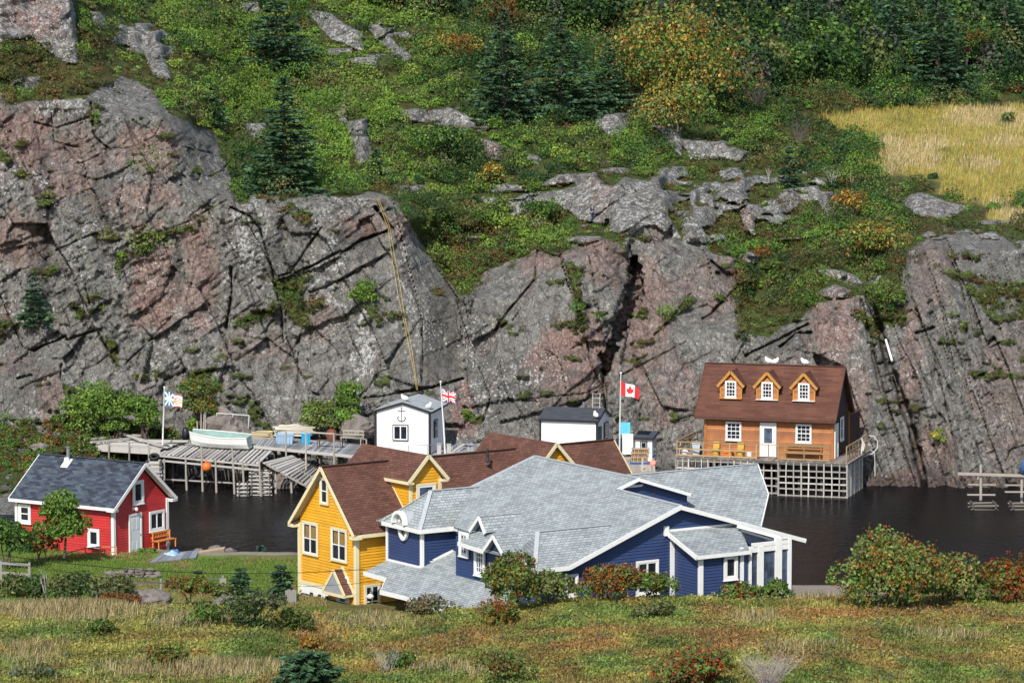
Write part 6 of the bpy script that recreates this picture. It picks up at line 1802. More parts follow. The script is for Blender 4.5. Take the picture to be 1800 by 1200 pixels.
tag(mb.build('white_hose', paint('white_rope'  , (.68, .68, .66)), origin=q), 'white hose looping down off the far corner of the cabin deck', 'hose')
mb = MB(); p = atY(1188, 836, 211); q = atY(1197, 775, 212.5); mb.tube([p, q], .04, 6); tag(mb.build('grey_pole', GREYP, origin=p), 'thin grey pole leaning at the left end of the cabin deck', 'pole')
mb = MB(); c_ = cam; p = atY(1568, 634, 219.6); q = atY(1557, 597, 221.4); mb.tube([p, q], .075, 8); tag(mb.build('white_pipe', WHITE, origin=p), 'short white pipe lying in the dark cleft right of the log cabin', 'pipe')

# ---- gulls
def gull(p, yaw, lab, s=1.0):
    o = thing('gull', p, lab, 'gull', yaw, 'gulls on the roofs'); c, sn = math.cos(yaw), math.sin(yaw)
    T = lambda x, y, z: V(p) + V((x * c - y * sn, x * sn + y * c, z)) * s
    mb = MB()
    mb.tube([T(-.32, 0, .15), T(-.2, 0, .18), T(-.05, 0, .20), T(.10, 0, .25), T(.17, 0, .32), T(.20, 0, .39), T(.235, 0, .415), T(.27, 0, .405)], [.03, .10, .165, .16, .11, .085, .08, .025], 10)
    mb.build('body', paint('white_gull_feather', (.80, .80, .80), .7, .04), o, smooth=True)
    for sg in (-1, 1):
        mb = MB(); mb.tube([T(.10, sg * .085, .26), T(-.05, sg * .10, .25), T(-.22, sg * .06, .20), T(-.36, sg * .02, .16)], [.03, .055, .035, .008], 7); mb.build('wing', paint('grey_gull_wing', (.34, .36, .39), .7), o, smooth=True)
        mb = MB(); mb.tube([T(.0, sg * .04, .14), T(.0, sg * .04, 0)], .012, 5); mb.tube([T(0, sg * .04, .005), T(.06, sg * .04, .005)], .014, 5); mb.build('leg', paint('pink_gull_leg', (.6, .35, .3)), o)
    mb = MB(); mb.tube([T(.26, 0, .405), T(.34, 0, .39)], [.018, .005], 6); mb.build('beak', paint('yellow_beak', (.7, .45, .05)), o)
gull(fk.P(3.45, KW / 2, KE + KR + .02), 2.6, 'white gull on the cabin ridge above the middle dormer', 1.02)
gull(fk.P(3.85, KW / 2, KE + KR + .02), .4, 'greyish gull standing close behind another gull on the cabin ridge', 0.92)
gull(fk.P(5.75, KW / 2, KE + KR + .02), 2.7, 'lone white gull on the cabin ridge above the right dormer', 1.02)
gull(sh.P(1.78, .5, SH + SR + .03), 2.9, 'white gull on the roof ridge of the anchor shed', 0.92)
gull(sh.P(3.35, .35, SH + .06), .9, 'white gull at the right eave of the anchor shed', 0.95)
gull(s2.P(L2 - .1, .12, H2_ + .1), 1.9, 'white gull at the front corner of the charcoal shed roof', 0.95)

# ---- two yellow ropes down the cliff face
ROPE = paint('yellow_rope', (.50, .36, .10), .8, .15, 10)
from mathutils.bvhtree import BVHTree
bvh = BVHTree.FromPolygons([tuple(x) for x in hv.tolist()], hf.tolist())
def hit(px, py, off=.08):
    for jx, jy in ((0, 0), (.37, .21), (-.41, .53), (.9, -1.1), (-1.3, 2.2)):
        d = ray(px + jx, py + jy).normalized(); r = bvh.ray_cast(CAM, d)
        if r[0] is not None: break
    return None if r[0] is None else r[0] - d * off
def rope(pts, lab):
    out = []
    for (x0, y0), (x1, y1) in zip(pts[:-1], pts[1:]):
        m = max(2, int(math.hypot(x1 - x0, y1 - y0) / 5))
        for k in range(m):
            h = hit(x0 + (x1 - x0) * k / m, y0 + (y1 - y0) * k / m, .1)
            if h is not None: out.append(h)
    sm = []
    for k in range(len(out)):
        y = min(o.y for o in out[max(0, k - 3):k + 4]); h = CAM + (out[k] - CAM) * (y / out[k].y); sm.append(h)
    mb = MB(); mb.tube(sm, .016, 5); tag(mb.build('yellow_rope', ROPE, origin=sm[0]), lab, 'rope')
rope([(664, 346), (684, 395), (692, 440), (703, 500), (712, 560), (722, 600), (729, 650), (735, 690)], 'right-hand yellow rope hanging down the cliff behind the anchor shed')
rope([(662, 348), (682, 400), (690, 460), (700, 520), (711, 570), (717, 600), (727, 650), (733, 690)], 'left-hand yellow rope hanging down the cliff behind the anchor shed')
# ================================================================ yard of the red house, fences, wires, person
random.seed(21)
STONE = paint('grey_pink_field_stone', (.19, .165, .15), .9, .3, 4, bump=.02)
def stone(p, r, lab=None, name='stone', squash=.7, m=None, seed=0):
    mb = MB(); mb.ball(p, (r, r * .9, r * squash), 22, 14)
    a = np.array(mb.v); c = np.array(p); d = a - c
    nrm_ = d / (np.linalg.norm(d, axis=1)[:, None] + 1e-9)
    k = .5 + 1.0 * fbm(nrm_[:, 0] * 1.6 + seed * 3.7, nrm_[:, 1] * 1.6 + nrm_[:, 2] * 1.9, 900 + seed, 3)
    mb.v = [tuple(q) for q in (c + d * k[:, None])]
    o = mb.build(name, m or STONE, origin=p)
    return tag(o, lab, 'rock') if lab else o
# dry stone wall: one thing, its stones one mesh
def near_y(px, py, Y): p = atY(px, py, Y); return p
mb = MB(); o = thing('stone_wall', atY(255, 1012, 171), 'low dry stone wall of grey stones on the lawn below the red house', 'wall')
for row in range(3):
    for k in range(24):
        u = k / 23; px = 188 + 92 * u; Y = 171; base = atY(px, 1012 + 4 * math.sin(k), Y); base.z = float(gz(base.x, base.y))
        if row == 2 and (k < 8 or random.random() < .3): continue
        r = rnd(.08, .20); mb2 = MB(); mb2.ball(base + V((rnd(-.09, .09), rnd(-.12, .12), .08 + .15 * row + rnd(-.04, .04))), (r * rnd(.9, 1.35), r, r * rnd(.55, .95)), 6, 4); mb2.v = [tuple(V(q) + V((rnd(-.03, .03), rnd(-.03, .03), rnd(-.03, .03)))) for q in mb2.v]
        i = len(mb.v); mb.v += mb2.v; mb.f += [tuple(i + q for q in f) for f in mb2.f]
mb.build('stones', STONE, o)
for k, (px, py, Y, r, sq, lb) in enumerate(((262, 1052, 157.5, 1.15, .36, 'large flat grey rock slab below the lawn'), (404, 1058, 157.5, .85, .34, 'grey rock slab before the little dark pines'), (152, 1018, 171, .4, .5, 'grey stone left of the dry stone wall'), (128, 788, 214.5, .55, .7, 'pale boulder under the left end of the board platform'),
                                           (70, 786, 214, .6, .45, 'flat pinkish boulder behind the red house chimney'), (22, 798, 213, .5, .6, 'round grey boulder at the far left behind the red house roof'), (495, 858, 212.5, .95, .9, 'big grey boulder standing in the water under the slipway'), (375, 866, 213.6, .9, .4, 'dark shore rock between the poles of the plank wharf'), (318, 864, 213.8, 1.0, .35, 'dark shore rock under the left half of the plank wharf'),
                                           (402, 760, 219.3, 1.55, .95, 'large grey boulder behind the pipe frame'), (628, 752, 218.4, 1.1, .75, 'grey boulder behind the lattice backed bench'))):
    stone(atY(px, py, Y), r, lb, 'boulder', sq, STONE, k)
# fences
FENCEW = wood('silver_fence_wood', (.26, .25, .235), .2)
def fence(pts, h, rails, lab, name='wooden_fence', m=None, every=2.0, post=.11, rh=.12):
    p0 = pts[0]; o = thing(name, p0, lab, 'fence')
    for a, b in zip(pts[:-1], pts[1:]):
        L = (b - a).length; k_ = max(1, round(L / every))
        for k in range(k_ + (1 if b is pts[-1] else 0)):
            p = a.lerp(b, k / k_); mb = MB(); mb.box(p + Z * (h / 2 - .05), V((post / 2, 0, 0)), V((0, post / 2, 0)), Z * (h / 2 + .05)); mb.build('post', m or FENCEW, o)
        for z in rails: mb = MB(); mb.beam(a + Z * z, b + Z * z, .05, rh); mb.build('rail', m or FENCEW, o)
    return o
fence([atY(-40, 1020, 163), atY(2, 1022, 163), atY(52, 1026, 162)], 1.05, (.45, .92), 'weathered grey plank fence at the far left of the lawn')
fence([atY(226, 1038, 163), atY(392, 1028, 169)], .5, (.34,), 'low single-rail fence crossing the lawn behind the rock slab', 'rail_fence', None, 2.4, .09, .08)
mb = MB(); p = atY(392, 1042, 168.5); mb.box(p + Z * .3, V((.16, 0, 0)), V((0, .04, 0)), Z * .45); tag(mb.build('fence_board', FENCEW, origin=p), 'pale upright board at the end of the low rail fence', 'board')
o = thing('picket_fence', atY(503, 1066, 162.2), 'pale upright board fence against the left corner of the yellow house', 'fence')
for k in range(7):
    mb = MB(); p = atY(503 + 2.8 * k, 1072, 162.2 - .02 * k); mb.box(p + Z * .45, V((.034, 0, 0)), V((0, .015, 0)), Z * (.52 + .03 * (k % 3))); mb.build('picket', FENCEW, o)
mb = MB(); mb.beam(atY(502, 1056, 162.25), atY(521, 1057, 162.1), .04, .07); mb.build('rail', FENCEW, o)
# orange handrail of the path by the red house
ORW = wood('orange_stained_wood', (.42, .20, .08), .2)
fence([atY(100, 990, 178.5), atY(150, 976, 179), atY(176, 974, 179), atY(205, 974, 179)], .42, (.12, .40), 'low orange-brown handrail running along the front of the red house', 'handrail', ORW, 1.3, .06, .05)
# bench at the red house door wall
bp = fr.P(Lr + .42, 3.75, 0); bp.z = float(gz(bp.x, bp.y)) + .05
bench(bp, fr.yaw + 1.57, 1.6, paint('orange_bench_paint', (.62, .22, .05), .55, .15), 'orange wooden bench against the gable wall of the red house', True)
# tarp, timber, tube on the shore
def heap(px, py, Y, w, d, h, m, lab, name, cat, seed):
    p = atY(px, py, Y); nx, ny = 18, 10; mb = MB()
    for j in range(ny + 1):
        for i in range(nx + 1):
            u, v = i / nx * 2 - 1, j / ny * 2 - 1; e_ = max(0, 1 - u * u) * max(0, 1 - v * v)
            z = h * e_ ** .7 * (.35 + 1.1 * float(fbm(np.array([u * 2.2 + seed]), np.array([v * 2.2]), 31, 3)[0]))
            mb.v.append((p.x + u * w / 2 + rnd(-.03, .03), p.y + v * d / 2, p.z + z))
    for j in range(ny):
        for i in range(nx): mb.f.append((j * (nx + 1) + i, j * (nx + 1) + i + 1, (j + 1) * (nx + 1) + i + 1, (j + 1) * (nx + 1) + i))
    return tag(mb.build(name, m, origin=p), lab, cat)
heap(304, 986, 179.6, 1.5, 1.6, .5, paint('pale_blue_tarp', (.34, .50, .60), .5, .2, 4), 'crumpled pale blue tarpaulin on the shore right of the red house', 'tarp', 'tarp', 1)
heap(306, 979, 180.3, .8, .8, .45, paint('blue_bundle_cloth', (.07, .16, .36), .6, .2, 5), 'dark blue bundle on top of the pale tarpaulin', 'bundle', 'bundle', 4)
mb = MB(); planks(mb, atz(262, 988, .95), atz(345, 979, .85), atz(285, 972, .9), atz(350, 966, .8), 6, .05, .06, .02); tag(mb.build('shore_decking', wood('wet_slate_boards', (.22, .24, .27), .25), origin=atz(262, 988, .55)), 'grey boarded landing beside the red house corner', 'landing')
mb = MB(); a = atz(346, 981, .5); b = atz(394, 973, .5); mb.hexa([a, b, b + V((0, .8, 0)), a + V((0, .8, 0)), a + Z * .28, b + Z * .28, b + V((0, .8, .28)), a + V((0, .8, .28))]); tag(mb.build('tan_timber_box', wood('tan_box_timber', (.45, .34, .22), .2), origin=a), 'long tan timber box lying on the shore', 'box')
for k, (px, py, Y, r, lb) in enumerate(((378, 965, 184, .35, 'grey shore stone behind the tan timber box'), (402, 972, 183.5, .42, 'shore stone right of the tan timber box'), (428, 976, 183, .3, 'small shore stone left of the tiny blue spruce'), (350, 968, 184, .25, 'small dark stone left of the tan timber box'))): stone(atY(px, py, Y), r, lb, 'shore_stone', .6, None, 20 + k)
bank_px = None
# overhead wires and their splice
WIRE = paint('black_wire', (.015, .015, .015), .6)
def wire(x0, y0, Y0, x1, y1, Y1, sag, lab, r=.010):
    a, b = atY(x0, y0, Y0), atY(x1, y1, Y1); mb = MB()
    mb.tube([a.lerp(b, k / 24) - Z * (sag * 4 * (k / 24) * (1 - k / 24)) for k in range(25)], r, 5); tag(mb.build('overhead_wire', WIRE, origin=a), lab, 'wire'); return a, b
a, b = wire(-60, 965, 150, 640, 1000, 158, .55, 'upper black overhead wire with a thick splice crossing before the lawn', .016)
wire(-60, 972, 150, 660, 1022, 158, .75, 'lower black overhead wire crossing before the lawn')
q = a.lerp(b, (339 + 60) / 700); q = q - Z * (.55 * 4 * .57 * .43); t_ = (b - a).normalized()
mb = MB(); mb.tube([q - t_ * .2, q + t_ * .2], .075, 10); tag(mb.build('wire_splice', WIRE, origin=q), 'thick black splice sleeve on the upper overhead wire', 'splice')
# ---- person on the rock
hp_ = hit(1041, 388, .0)
def person(p, hgt, yaw, lab):
    o = thing('person', p, lab, 'person', yaw); k = hgt / 1.72
    J = {'pel': (0, 0, .94), 'chest': (.0, .03, 1.25), 'neck': (0, .02, 1.46), 'head': (0, -.02, 1.60), 'top': (0, -.01, 1.70), 'hl': (.10, 0, .90), 'kl': (.11, -.03, .50), 'al': (.10, .05, .08), 'tl': (.11, -.12, .03), 'hr': (-.10, 0, .90), 'kr': (-.10, -.08, .50), 'ar': (-.09, .02, .08), 'tr': (-.10, -.15, .03),
         'sl': (.19, .02, 1.40), 'el': (.25, .06, 1.12), 'wl': (.22, -.08, .90), 'fl': (.21, -.14, .82), 'sr': (-.19, .02, 1.40), 'er': (-.26, .04, 1.12), 'wr': (-.20, -.12, .94), 'fr': (-.18, -.18, .87)}
    RD = {'pel': .15, 'chest': .155, 'neck': .06, 'head': .10, 'top': .075, 'hl': .10, 'kl': .065, 'al': .045, 'tl': .04, 'hr': .10, 'kr': .065, 'ar': .045, 'tr': .04, 'sl': .065, 'el': .045, 'wl': .033, 'fl': .035, 'sr': .065, 'er': .045, 'wr': .033, 'fr': .035}
    E = [('pel', 'chest'), ('chest', 'neck'), ('neck', 'head'), ('head', 'top'), ('pel', 'hl'), ('hl', 'kl'), ('kl', 'al'), ('al', 'tl'), ('pel', 'hr'), ('hr', 'kr'), ('kr', 'ar'), ('ar', 'tr'), ('chest', 'sl'), ('sl', 'el'), ('el', 'wl'), ('wl', 'fl'), ('chest', 'sr'), ('sr', 'er'), ('er', 'wr'), ('wr', 'fr')]
    nm = list(J)
    def skin(names, edges, extra, name, m, par):
        me = bpy.data.meshes.new(name); ix = {q: i for i, q in enumerate(names)}
        me.from_pydata([tuple(c * k for c in J[q]) for q in names], [(ix[a_], ix[b_]) for a_, b_ in edges], [])
        ob = bpy.data.objects.new(name, me); COL.objects.link(ob); ob.modifiers.new('skin', 'SKIN'); 
        for i, q in enumerate(names):
            sv = me.skin_vertices[0].data[i]; sv.radius = ((RD[q] + extra) * k,) * 2; sv.use_root = (i == 0)
        sb = ob.modifiers.new('sub', 'SUBSURF'); sb.levels = 2; sb.render_levels = 2
        dg = bpy.context.evaluated_depsgraph_get(); dg.update(); m2 = bpy.data.meshes.new_from_object(ob.evaluated_get(dg)); ob.modifiers.clear(); ob.data = m2; m2.materials.clear(); m2.materials.append(m)
        m2.polygons.foreach_set('use_smooth', [True] * len(m2.polygons)); ob.parent = par; KIDS.setdefault(par.name, []).append(ob); return ob
    SKIN = paint('skin', (.50, .30, .22), .6, .05)
    def sk(names, edges, extra, name, m):
        me = bpy.data.meshes.new(name + '_cage'); 
        return skin(names, edges, extra, name, m, o)
    sk(nm, E, 0, 'body', SKIN)
    sk(['pel', 'hl', 'kl', 'al', 'hr', 'kr', 'ar'], [('pel', 'hl'), ('hl', 'kl'), ('kl', 'al'), ('pel', 'hr'), ('hr', 'kr'), ('kr', 'ar')], .018, 'trousers', paint('dark_blue_denim', (.02, .03, .09), .8, .15))
    sk(['chest', 'pel', 'sl', 'el', 'sr', 'er'], [('chest', 'pel'), ('chest', 'sl'), ('sl', 'el'), ('chest', 'sr'), ('sr', 'er')], .02, 'shirt', paint('navy_shirt', (.025, .035, .11), .8, .15))
    J['hair'] = (0, .03, 1.66); J['hair2'] = (0, .08, 1.56); RD['hair'] = .095; RD['hair2'] = .07
    sk(['hair', 'hair2'], [('hair', 'hair2')], .01, 'hair', paint('reddish_brown_hair', (.22, .09, .04), .7))
    for x in (-.035, .035): mb = MB(); P0 = V(p) + V((x * math.cos(yaw) + .12 * math.sin(yaw), x * math.sin(yaw) - .12 * math.cos(yaw), 1.61)) * 1.0; P0 = V(p) + (P0 - V(p)) * k; mb.ball(P0, .014 * k, 6, 5); mb.build('eye', BLACKT, o)
    mb = MB(); P0 = V(p) + V((.125 * math.sin(yaw), -.125 * math.cos(yaw), 1.575)) * k; mb.ball(P0, (.016 * k, .022 * k, .025 * k), 6, 5); mb.build('nose', SKIN, o)
    return o
if hp_ is not None: person(hp_ + V((0, -.05, -.03)), 1.12, R(35), 'small figure in a navy shirt and dark trousers standing on the hill rock')
# ================================================================ plants
rng = np.random.default_rng(7)
LEAFM = leafmat('leaves'); NEEDLE = leafmat('conifer_needles', .08, .6); GRASSM = leafmat('grass_blades', .3, .7)
BERRY = leafmat('berries_and_red_leaves', .15, .4)
BARK = paint('grey_brown_bark', (.10, .08, .065), .9, .3, 6); DEADW = paint('bleached_dead_wood', (.38, .35, .32), .85, .2, 8)
def card_mesh(name, c, a, b, col, m, parent=None, origin=(0, 0, 0)):
    """leaf cards: centre c, half axes a and b (N,3), colour per card; four-cornered with a fold"""
    N = len(c); o = np.array(origin, float)
    nrm = np.cross(a, b); nrm /= (np.linalg.norm(nrm, axis=1)[:, None] + 1e-9)
    f = nrm * (np.linalg.norm(b, axis=1) * .35)[:, None]
    v = np.stack([c - a, c - b + f, c + a, c + b + f], 1) - o
    me = bpy.data.meshes.new(name)
    me.vertices.add(N * 4); me.vertices.foreach_set('co', v.astype(np.float32).ravel())
    me.loops.add(N * 4); me.loops.foreach_set('vertex_index', np.arange(N * 4, dtype=np.int32))
    me.polygons.add(N); me.polygons.foreach_set('loop_start', np.arange(0, N * 4, 4, dtype=np.int32)); me.polygons.foreach_set('loop_total', np.full(N, 4, np.int32))
    me.update(calc_edges=True)
    at = me.attributes.new('Col', 'FLOAT_COLOR', 'POINT'); cc = np.ones((N * 4, 4), np.float32); cc[:, :3] = np.repeat(col, 4, axis=0); at.data.foreach_set('color', cc.ravel())
    me.materials.append(m)
    ob = bpy.data.objects.new(name, me); COL.objects.link(ob)
    if parent is not None: ob.parent = parent; KIDS.setdefault(parent.name, []).append(ob)
    else: ob.location = o
    return ob
def unit(v): return v / (np.linalg.norm(v, axis=1)[:, None] + 1e-9)
def rdir(n): return unit(rng.normal(size=(n, 3)))
def leaf_axes(n, nrm, size, asp=1.5):
    r = unit(nrm + rdir(n) * .9); a = unit(np.cross(r, rdir(n))); b = np.cross(r, a)
    return a * (size * asp / 2)[:, None], b * (size / 2)[:, None]
def pal(cols, n, jit=.2, w=None):
    c = np.array(cols)[rng.choice(len(cols), n, p=w)]
    return np.clip(c * (1 + rng.uniform(-jit, jit, (n, 1))) * (1 + rng.uniform(-.06, .06, (n, 3))), 0, 1)
G_BRIGHT = [(.098, .160, .024), (.078, .138, .022), (.120, .168, .030), (.058, .108, .019)]
G_MID = [(.055, .105, .018), (.075, .125, .022), (.04, .08, .016)]
G_DARK = [(.024, .055, .016), (.035, .070, .018), (.018, .042, .014)]
G_OLIVE = [(.075, .085, .026), (.10, .10, .035), (.055, .065, .022)]
G_HEATH = [(.065, .062, .020), (.05, .066, .018), (.09, .060, .022), (.038, .048, .016)]
G_RUST = [(.17, .062, .020), (.22, .075, .022), (.13, .060, .022), (.11, .085, .025)]
G_STRAW = [(.56, .46, .26), (.64, .54, .33), (.46, .38, .18), (.38, .33, .14)]
G_GOLD = [(.26, .20, .035), (.20, .18, .035), (.30, .18, .035), (.14, .15, .03)]
G_SPRUCE = [(.022, .052, .026), (.032, .066, .032), (.016, .038, .020), (.045, .085, .036)]
G_BLUE = [(.05, .095, .075), (.035, .07, .055)]
B_RED = [(.55, .05, .012), (.62, .10, .015), (.48, .035, .015)]
B_ORANGE = [(.55, .17, .02), (.62, .24, .03), (.50, .10, .015)]
def _sc(l, k): l[:] = [tuple(min(.9, c * k) for c in q) for q in l]
for l_ in (G_BRIGHT, G_MID, G_OLIVE): _sc(l_, 1.85)
for l_ in (G_DARK, G_HEATH, G_GOLD): _sc(l_, 1.6)
for l_ in (G_RUST,): _sc(l_, 1.15)
for l_ in (G_SPRUCE,): _sc(l_, 1.4)
for l_ in (B_RED, B_ORANGE): _sc(l_, .72)
def ground_hit(px, py):
    """near ground under a pixel"""
    lo, hi = 100.0, 188.0
    d = ray(px, py)
    ys = np.linspace(lo, hi, 353); xs = d.x / d.y * ys; zs_ = CAM_H + d.z / d.y * ys
    g = gz(xs, ys); k = np.argmax(zs_ < g)
    return V((xs[k], ys[k], g[k])) if zs_[k] < g[k] else None
def base_at(px, py, where):
    if isinstance(where, (int, float)): return atY(px, py, where)
    if where == 'near':
        p = ground_hit(px, py)
        if p is None or p.y > 148.5: p = atY(px, py, 147.0); p.z = float(gz(p.x, p.y))
        return p
    p = hit(px, py, 0); return p
def sc_at(p): return FPX / p.y

def shrub(name, label, cat, px, py, w, h, where, palettes, n, leaf=.11, lobes=7, berries=None, nb=0, stems=5, depth=.8, group=None, low=.02, tip=None, rise=0.0, tall=0):
    """px,py foot; w,h size in photo px; palettes: list of (colours, share)"""
    n = int(n * (1.75 if where == 'near' else 2.3)); nb = int(nb * 1.6); p = base_at(px, py, where); s = sc_at(p); W, H = w / s, h / s
    o = thing(name, p, label, cat, 0, group)
    pr = [W * .5, W * .5 * depth, H]
    cen, rad, lp = [], [], []; rk_ = .72 if tall else 1.0
    lobes = int(lobes * 1.5)
    for k in range(lobes):
        u = (k + .5) / lobes; an = k * 2.4 + rng.uniform(0, .8); r = math.sqrt(rng.uniform(.05, 1)) * .74
        z = low + (1 - low) * rng.uniform(.16, .80)
        taper = 1.0 - .75 * max(0, z - .45)
        cen.append((math.cos(an) * r * pr[0] * taper, math.sin(an) * r * pr[1] * taper, z * H)); rad.append(rk_ * rng.uniform(.17, .38) * min(W, H * 1.3) * (.8 + .3 * taper))
        lp.append(k % len(palettes))
    cen.append((0, 0, H * .52)); rad.append(.36 * min(W, H)); lp.append(0)
    cen = np.array(cen); rad = np.array(rad)
    cen[:, 2] = np.minimum(cen[:, 2], H - rad * .82)
    kk = rng.choice(len(cen), n, p=rad ** 2 / (rad ** 2).sum())
    d = rdir(n); d[:, 2] = np.abs(d[:, 2]) * .9 - .22
    d = unit(d); rr = rad[kk] * rng.uniform(.55, 1.12, n) ** .6
    clump = (fbm(d[:, 0] * 3 + kk * 3.1, d[:, 1] * 3 + d[:, 2] * 2.3, 9, 3) > .46)
    c = cen[kk] + d * rr[:, None] * np.array([1, .9, .85]); c[:, 2] = np.clip(c[:, 2], .03, H * 1.02)
    keep = clump | (rng.uniform(size=n) < (.12 if where == 'near' else .22)); c, d, kk = c[keep], d[keep], kk[keep]; n = len(c)
    sz = leaf * rng.uniform(.6, 1.35, n); a, b = leaf_axes(n, d, sz)
    shares = np.array([q[1] for q in palettes]); col = np.empty((n, 3)); which = rng.choice(len(palettes), n, p=shares / shares.sum())
    lobe_pref = np.array(lp)[kk]; use = np.where(rng.uniform(size=n) < .55, lobe_pref, which)
    for q in range(len(palettes)):
        m = use == q; col[m] = pal(palettes[q][0], m.sum())
    col *= (.78 + .44 * rng.uniform(size=len(cen)))[kk][:, None]
    card_mesh('crown', c, a, b, col, LEAFM, o)
    if stems:
        mb = MB(); P = V(p)
        for k in range(stems):
            t_ = cen[rng.integers(len(cen))]; b0 = P + V((rng.uniform(-.12, .12) * W, rng.uniform(-.1, .1) * W, -.15)); e1_ = P + V(t_)
            m_ = b0.lerp(e1_, .5) + V((rng.uniform(-.1, .1) * W, 0, rng.uniform(0, .1) * H)); r0_ = max(.018, .022 * H)
            mb.tube([b0, m_, e1_], [r0_, r0_ * .7, r0_ * .3], 5)
        mb.build('stems' if stems > 1 else 'trunk', BARK, o)
    if berries:
        m = nb; kk = rng.choice(len(cen), m, p=rad ** 2 / (rad ** 2).sum()); nc = max(1, m // 6); cd = rdir(nc); cd[:, 1] = -np.abs(cd[:, 1]); cd[:, 2] = np.abs(cd[:, 2]) * .9 - .15; cd = unit(cd); ck = rng.choice(len(cen), nc, p=rad ** 2 / (rad ** 2).sum())
        cl = cen[ck] + cd * (rad[ck] * rng.uniform(.8, 1.1, nc))[:, None]; ii = rng.choice(nc, m)
        c = cl[ii] + rng.normal(size=(m, 3)) * leaf * .75; c[:, 2] = np.clip(c[:, 2], .05, H * 1.05); sz = leaf * rng.uniform(.4, .8, m); a, b = leaf_axes(m, rdir(m), sz, 1.0)
        card_mesh('berries', c, a, b, pal(berries, m, .25), BERRY, o)
    return o

def spruce(label, px, py, w, h, where, n=3000, cols=G_SPRUCE, name='spruce_tree', broad=.9, group=None, skirt=.03, blunt=0.0):
    p = base_at(px, py, where); s = sc_at(p); W, H = w / s * .5, h / s
    o = thing(name, p, label, 'spruce', 0, group)
    seed_ = rng.uniform(0, 50); tiers = max(9, int(H / .36)); C, A, B, K = [], [], [], []
    per = max(10, n // (tiers * 9))
    for k in range(tiers):
        f = skirt + (1 - skirt) * (k + rng.uniform(-.25, .25)) / tiers; f = min(max(f, .02), .985)
        R_ = W * ((1 - f) ** broad * (1 - blunt) + blunt * math.sqrt(max(0, 1 - f * f))) + .04
        nb = max(4, int(10 * (1 - f) + 4))
        ph = rng.uniform(0, 6.28)
        for j in range(nb):
            an = ph + 6.283 * j / nb + rng.uniform(-.25, .25); L = R_ * rng.uniform(.55, 1.12) * (.72 + .56 * float(vnoise(np.array([an * 1.3 + seed_]), np.array([f * 5.0]), 77)[0]))
            if rng.uniform() < .07: continue
            m = max(4, int(1.3 * per * (.35 + L / W)))
            u = rng.uniform(.12, 1, m) ** .7
            dr = np.array([math.cos(an), math.sin(an), 0]); si = np.array([-math.sin(an), math.cos(an), 0])
            z = f * H - .20 * L * u + .16 * L * u ** 3 + rng.normal(size=m) * .035
            sp = (rng.uniform(-1, 1, m)) * (.30 * L * (1 - u * .72) + .04)
            c = dr * (L * u)[:, None] + si * sp[:, None]; c[:, 2] += z - np.abs(sp) * .12
            ax = unit(dr[None] * 1.0 + si[None] * (np.sign(sp) * .75)[:, None] + np.stack([0 * u, 0 * u, -.12 + rng.normal(size=m) * .22], 1))
            sl_ = rng.uniform(.14, .30, m) * (.7 + .25 * min(2, H / 5)); up = unit(np.array([[0, 0, .55]]) + rng.normal(size=(m, 3)) * .9)
            bx = unit(np.cross(ax, up))
            C.append(c); A.append(ax * sl_[:, None]); B.append(bx * (sl_ * .36)[:, None]); K.append(pal(cols, m, .25) * (1 + .35 * (u > .8))[:, None] * rng.uniform(.75, 1.25))
    C, A, B, K = map(np.concatenate, (C, A, B, K))
    card_mesh('crown', C, A, B, K, NEEDLE, o)
    mb = MB(); P = V(p); mb.tube([P - Z * .3, P + Z * H * .5, P + Z * H * .98], [.028 * H, .016 * H, .004 * H], 7); mb.build('trunk', BARK, o)
    return o
def snag(label, px, py, w, h, where, n=9, m=None, cat='dead tree', name='dead_tree', thick=1.0, bushy=False):
    p = base_at(px, py, where); s = sc_at(p); W, H = w / s * .5, h / s
    mb = MB(); P = V(p)
    for k in range(n):
        an = rng.uniform(0, 6.28); l = rng.uniform(.55, 1); q = P + V((math.cos(an) * W * l * rng.uniform(.3, 1), math.sin(an) * W * .6 * l, H * l * rng.uniform(.7, 1))); b0 = P + V((rng.uniform(-.1, .1) * W, 0, -.05 if bushy or k == 0 else H * rng.uniform(.1, .5)))
        mid = b0.lerp(q, .5) + V((rng.uniform(-.12, .12) * W, 0, rng.uniform(-.05, .12) * H)); r = .03 * thick * (1 if k == 0 else .6)
        mb.tube([b0, mid, q], [r, r * .75, r * .3], 5)
        for j in range(3):
            f = rng.uniform(.4, .95); a0_ = (mid.lerp(q, f)); tw_ = a0_ + V((rng.uniform(-.3, .3) * W, rng.uniform(-.2, .2) * W, rng.uniform(0, .22) * H)); mb.tube([a0_, tw_], [r * .4, r * .15], 4)
    o = mb.build(name, m or DEADW, origin=p); return tag(o, label, cat)

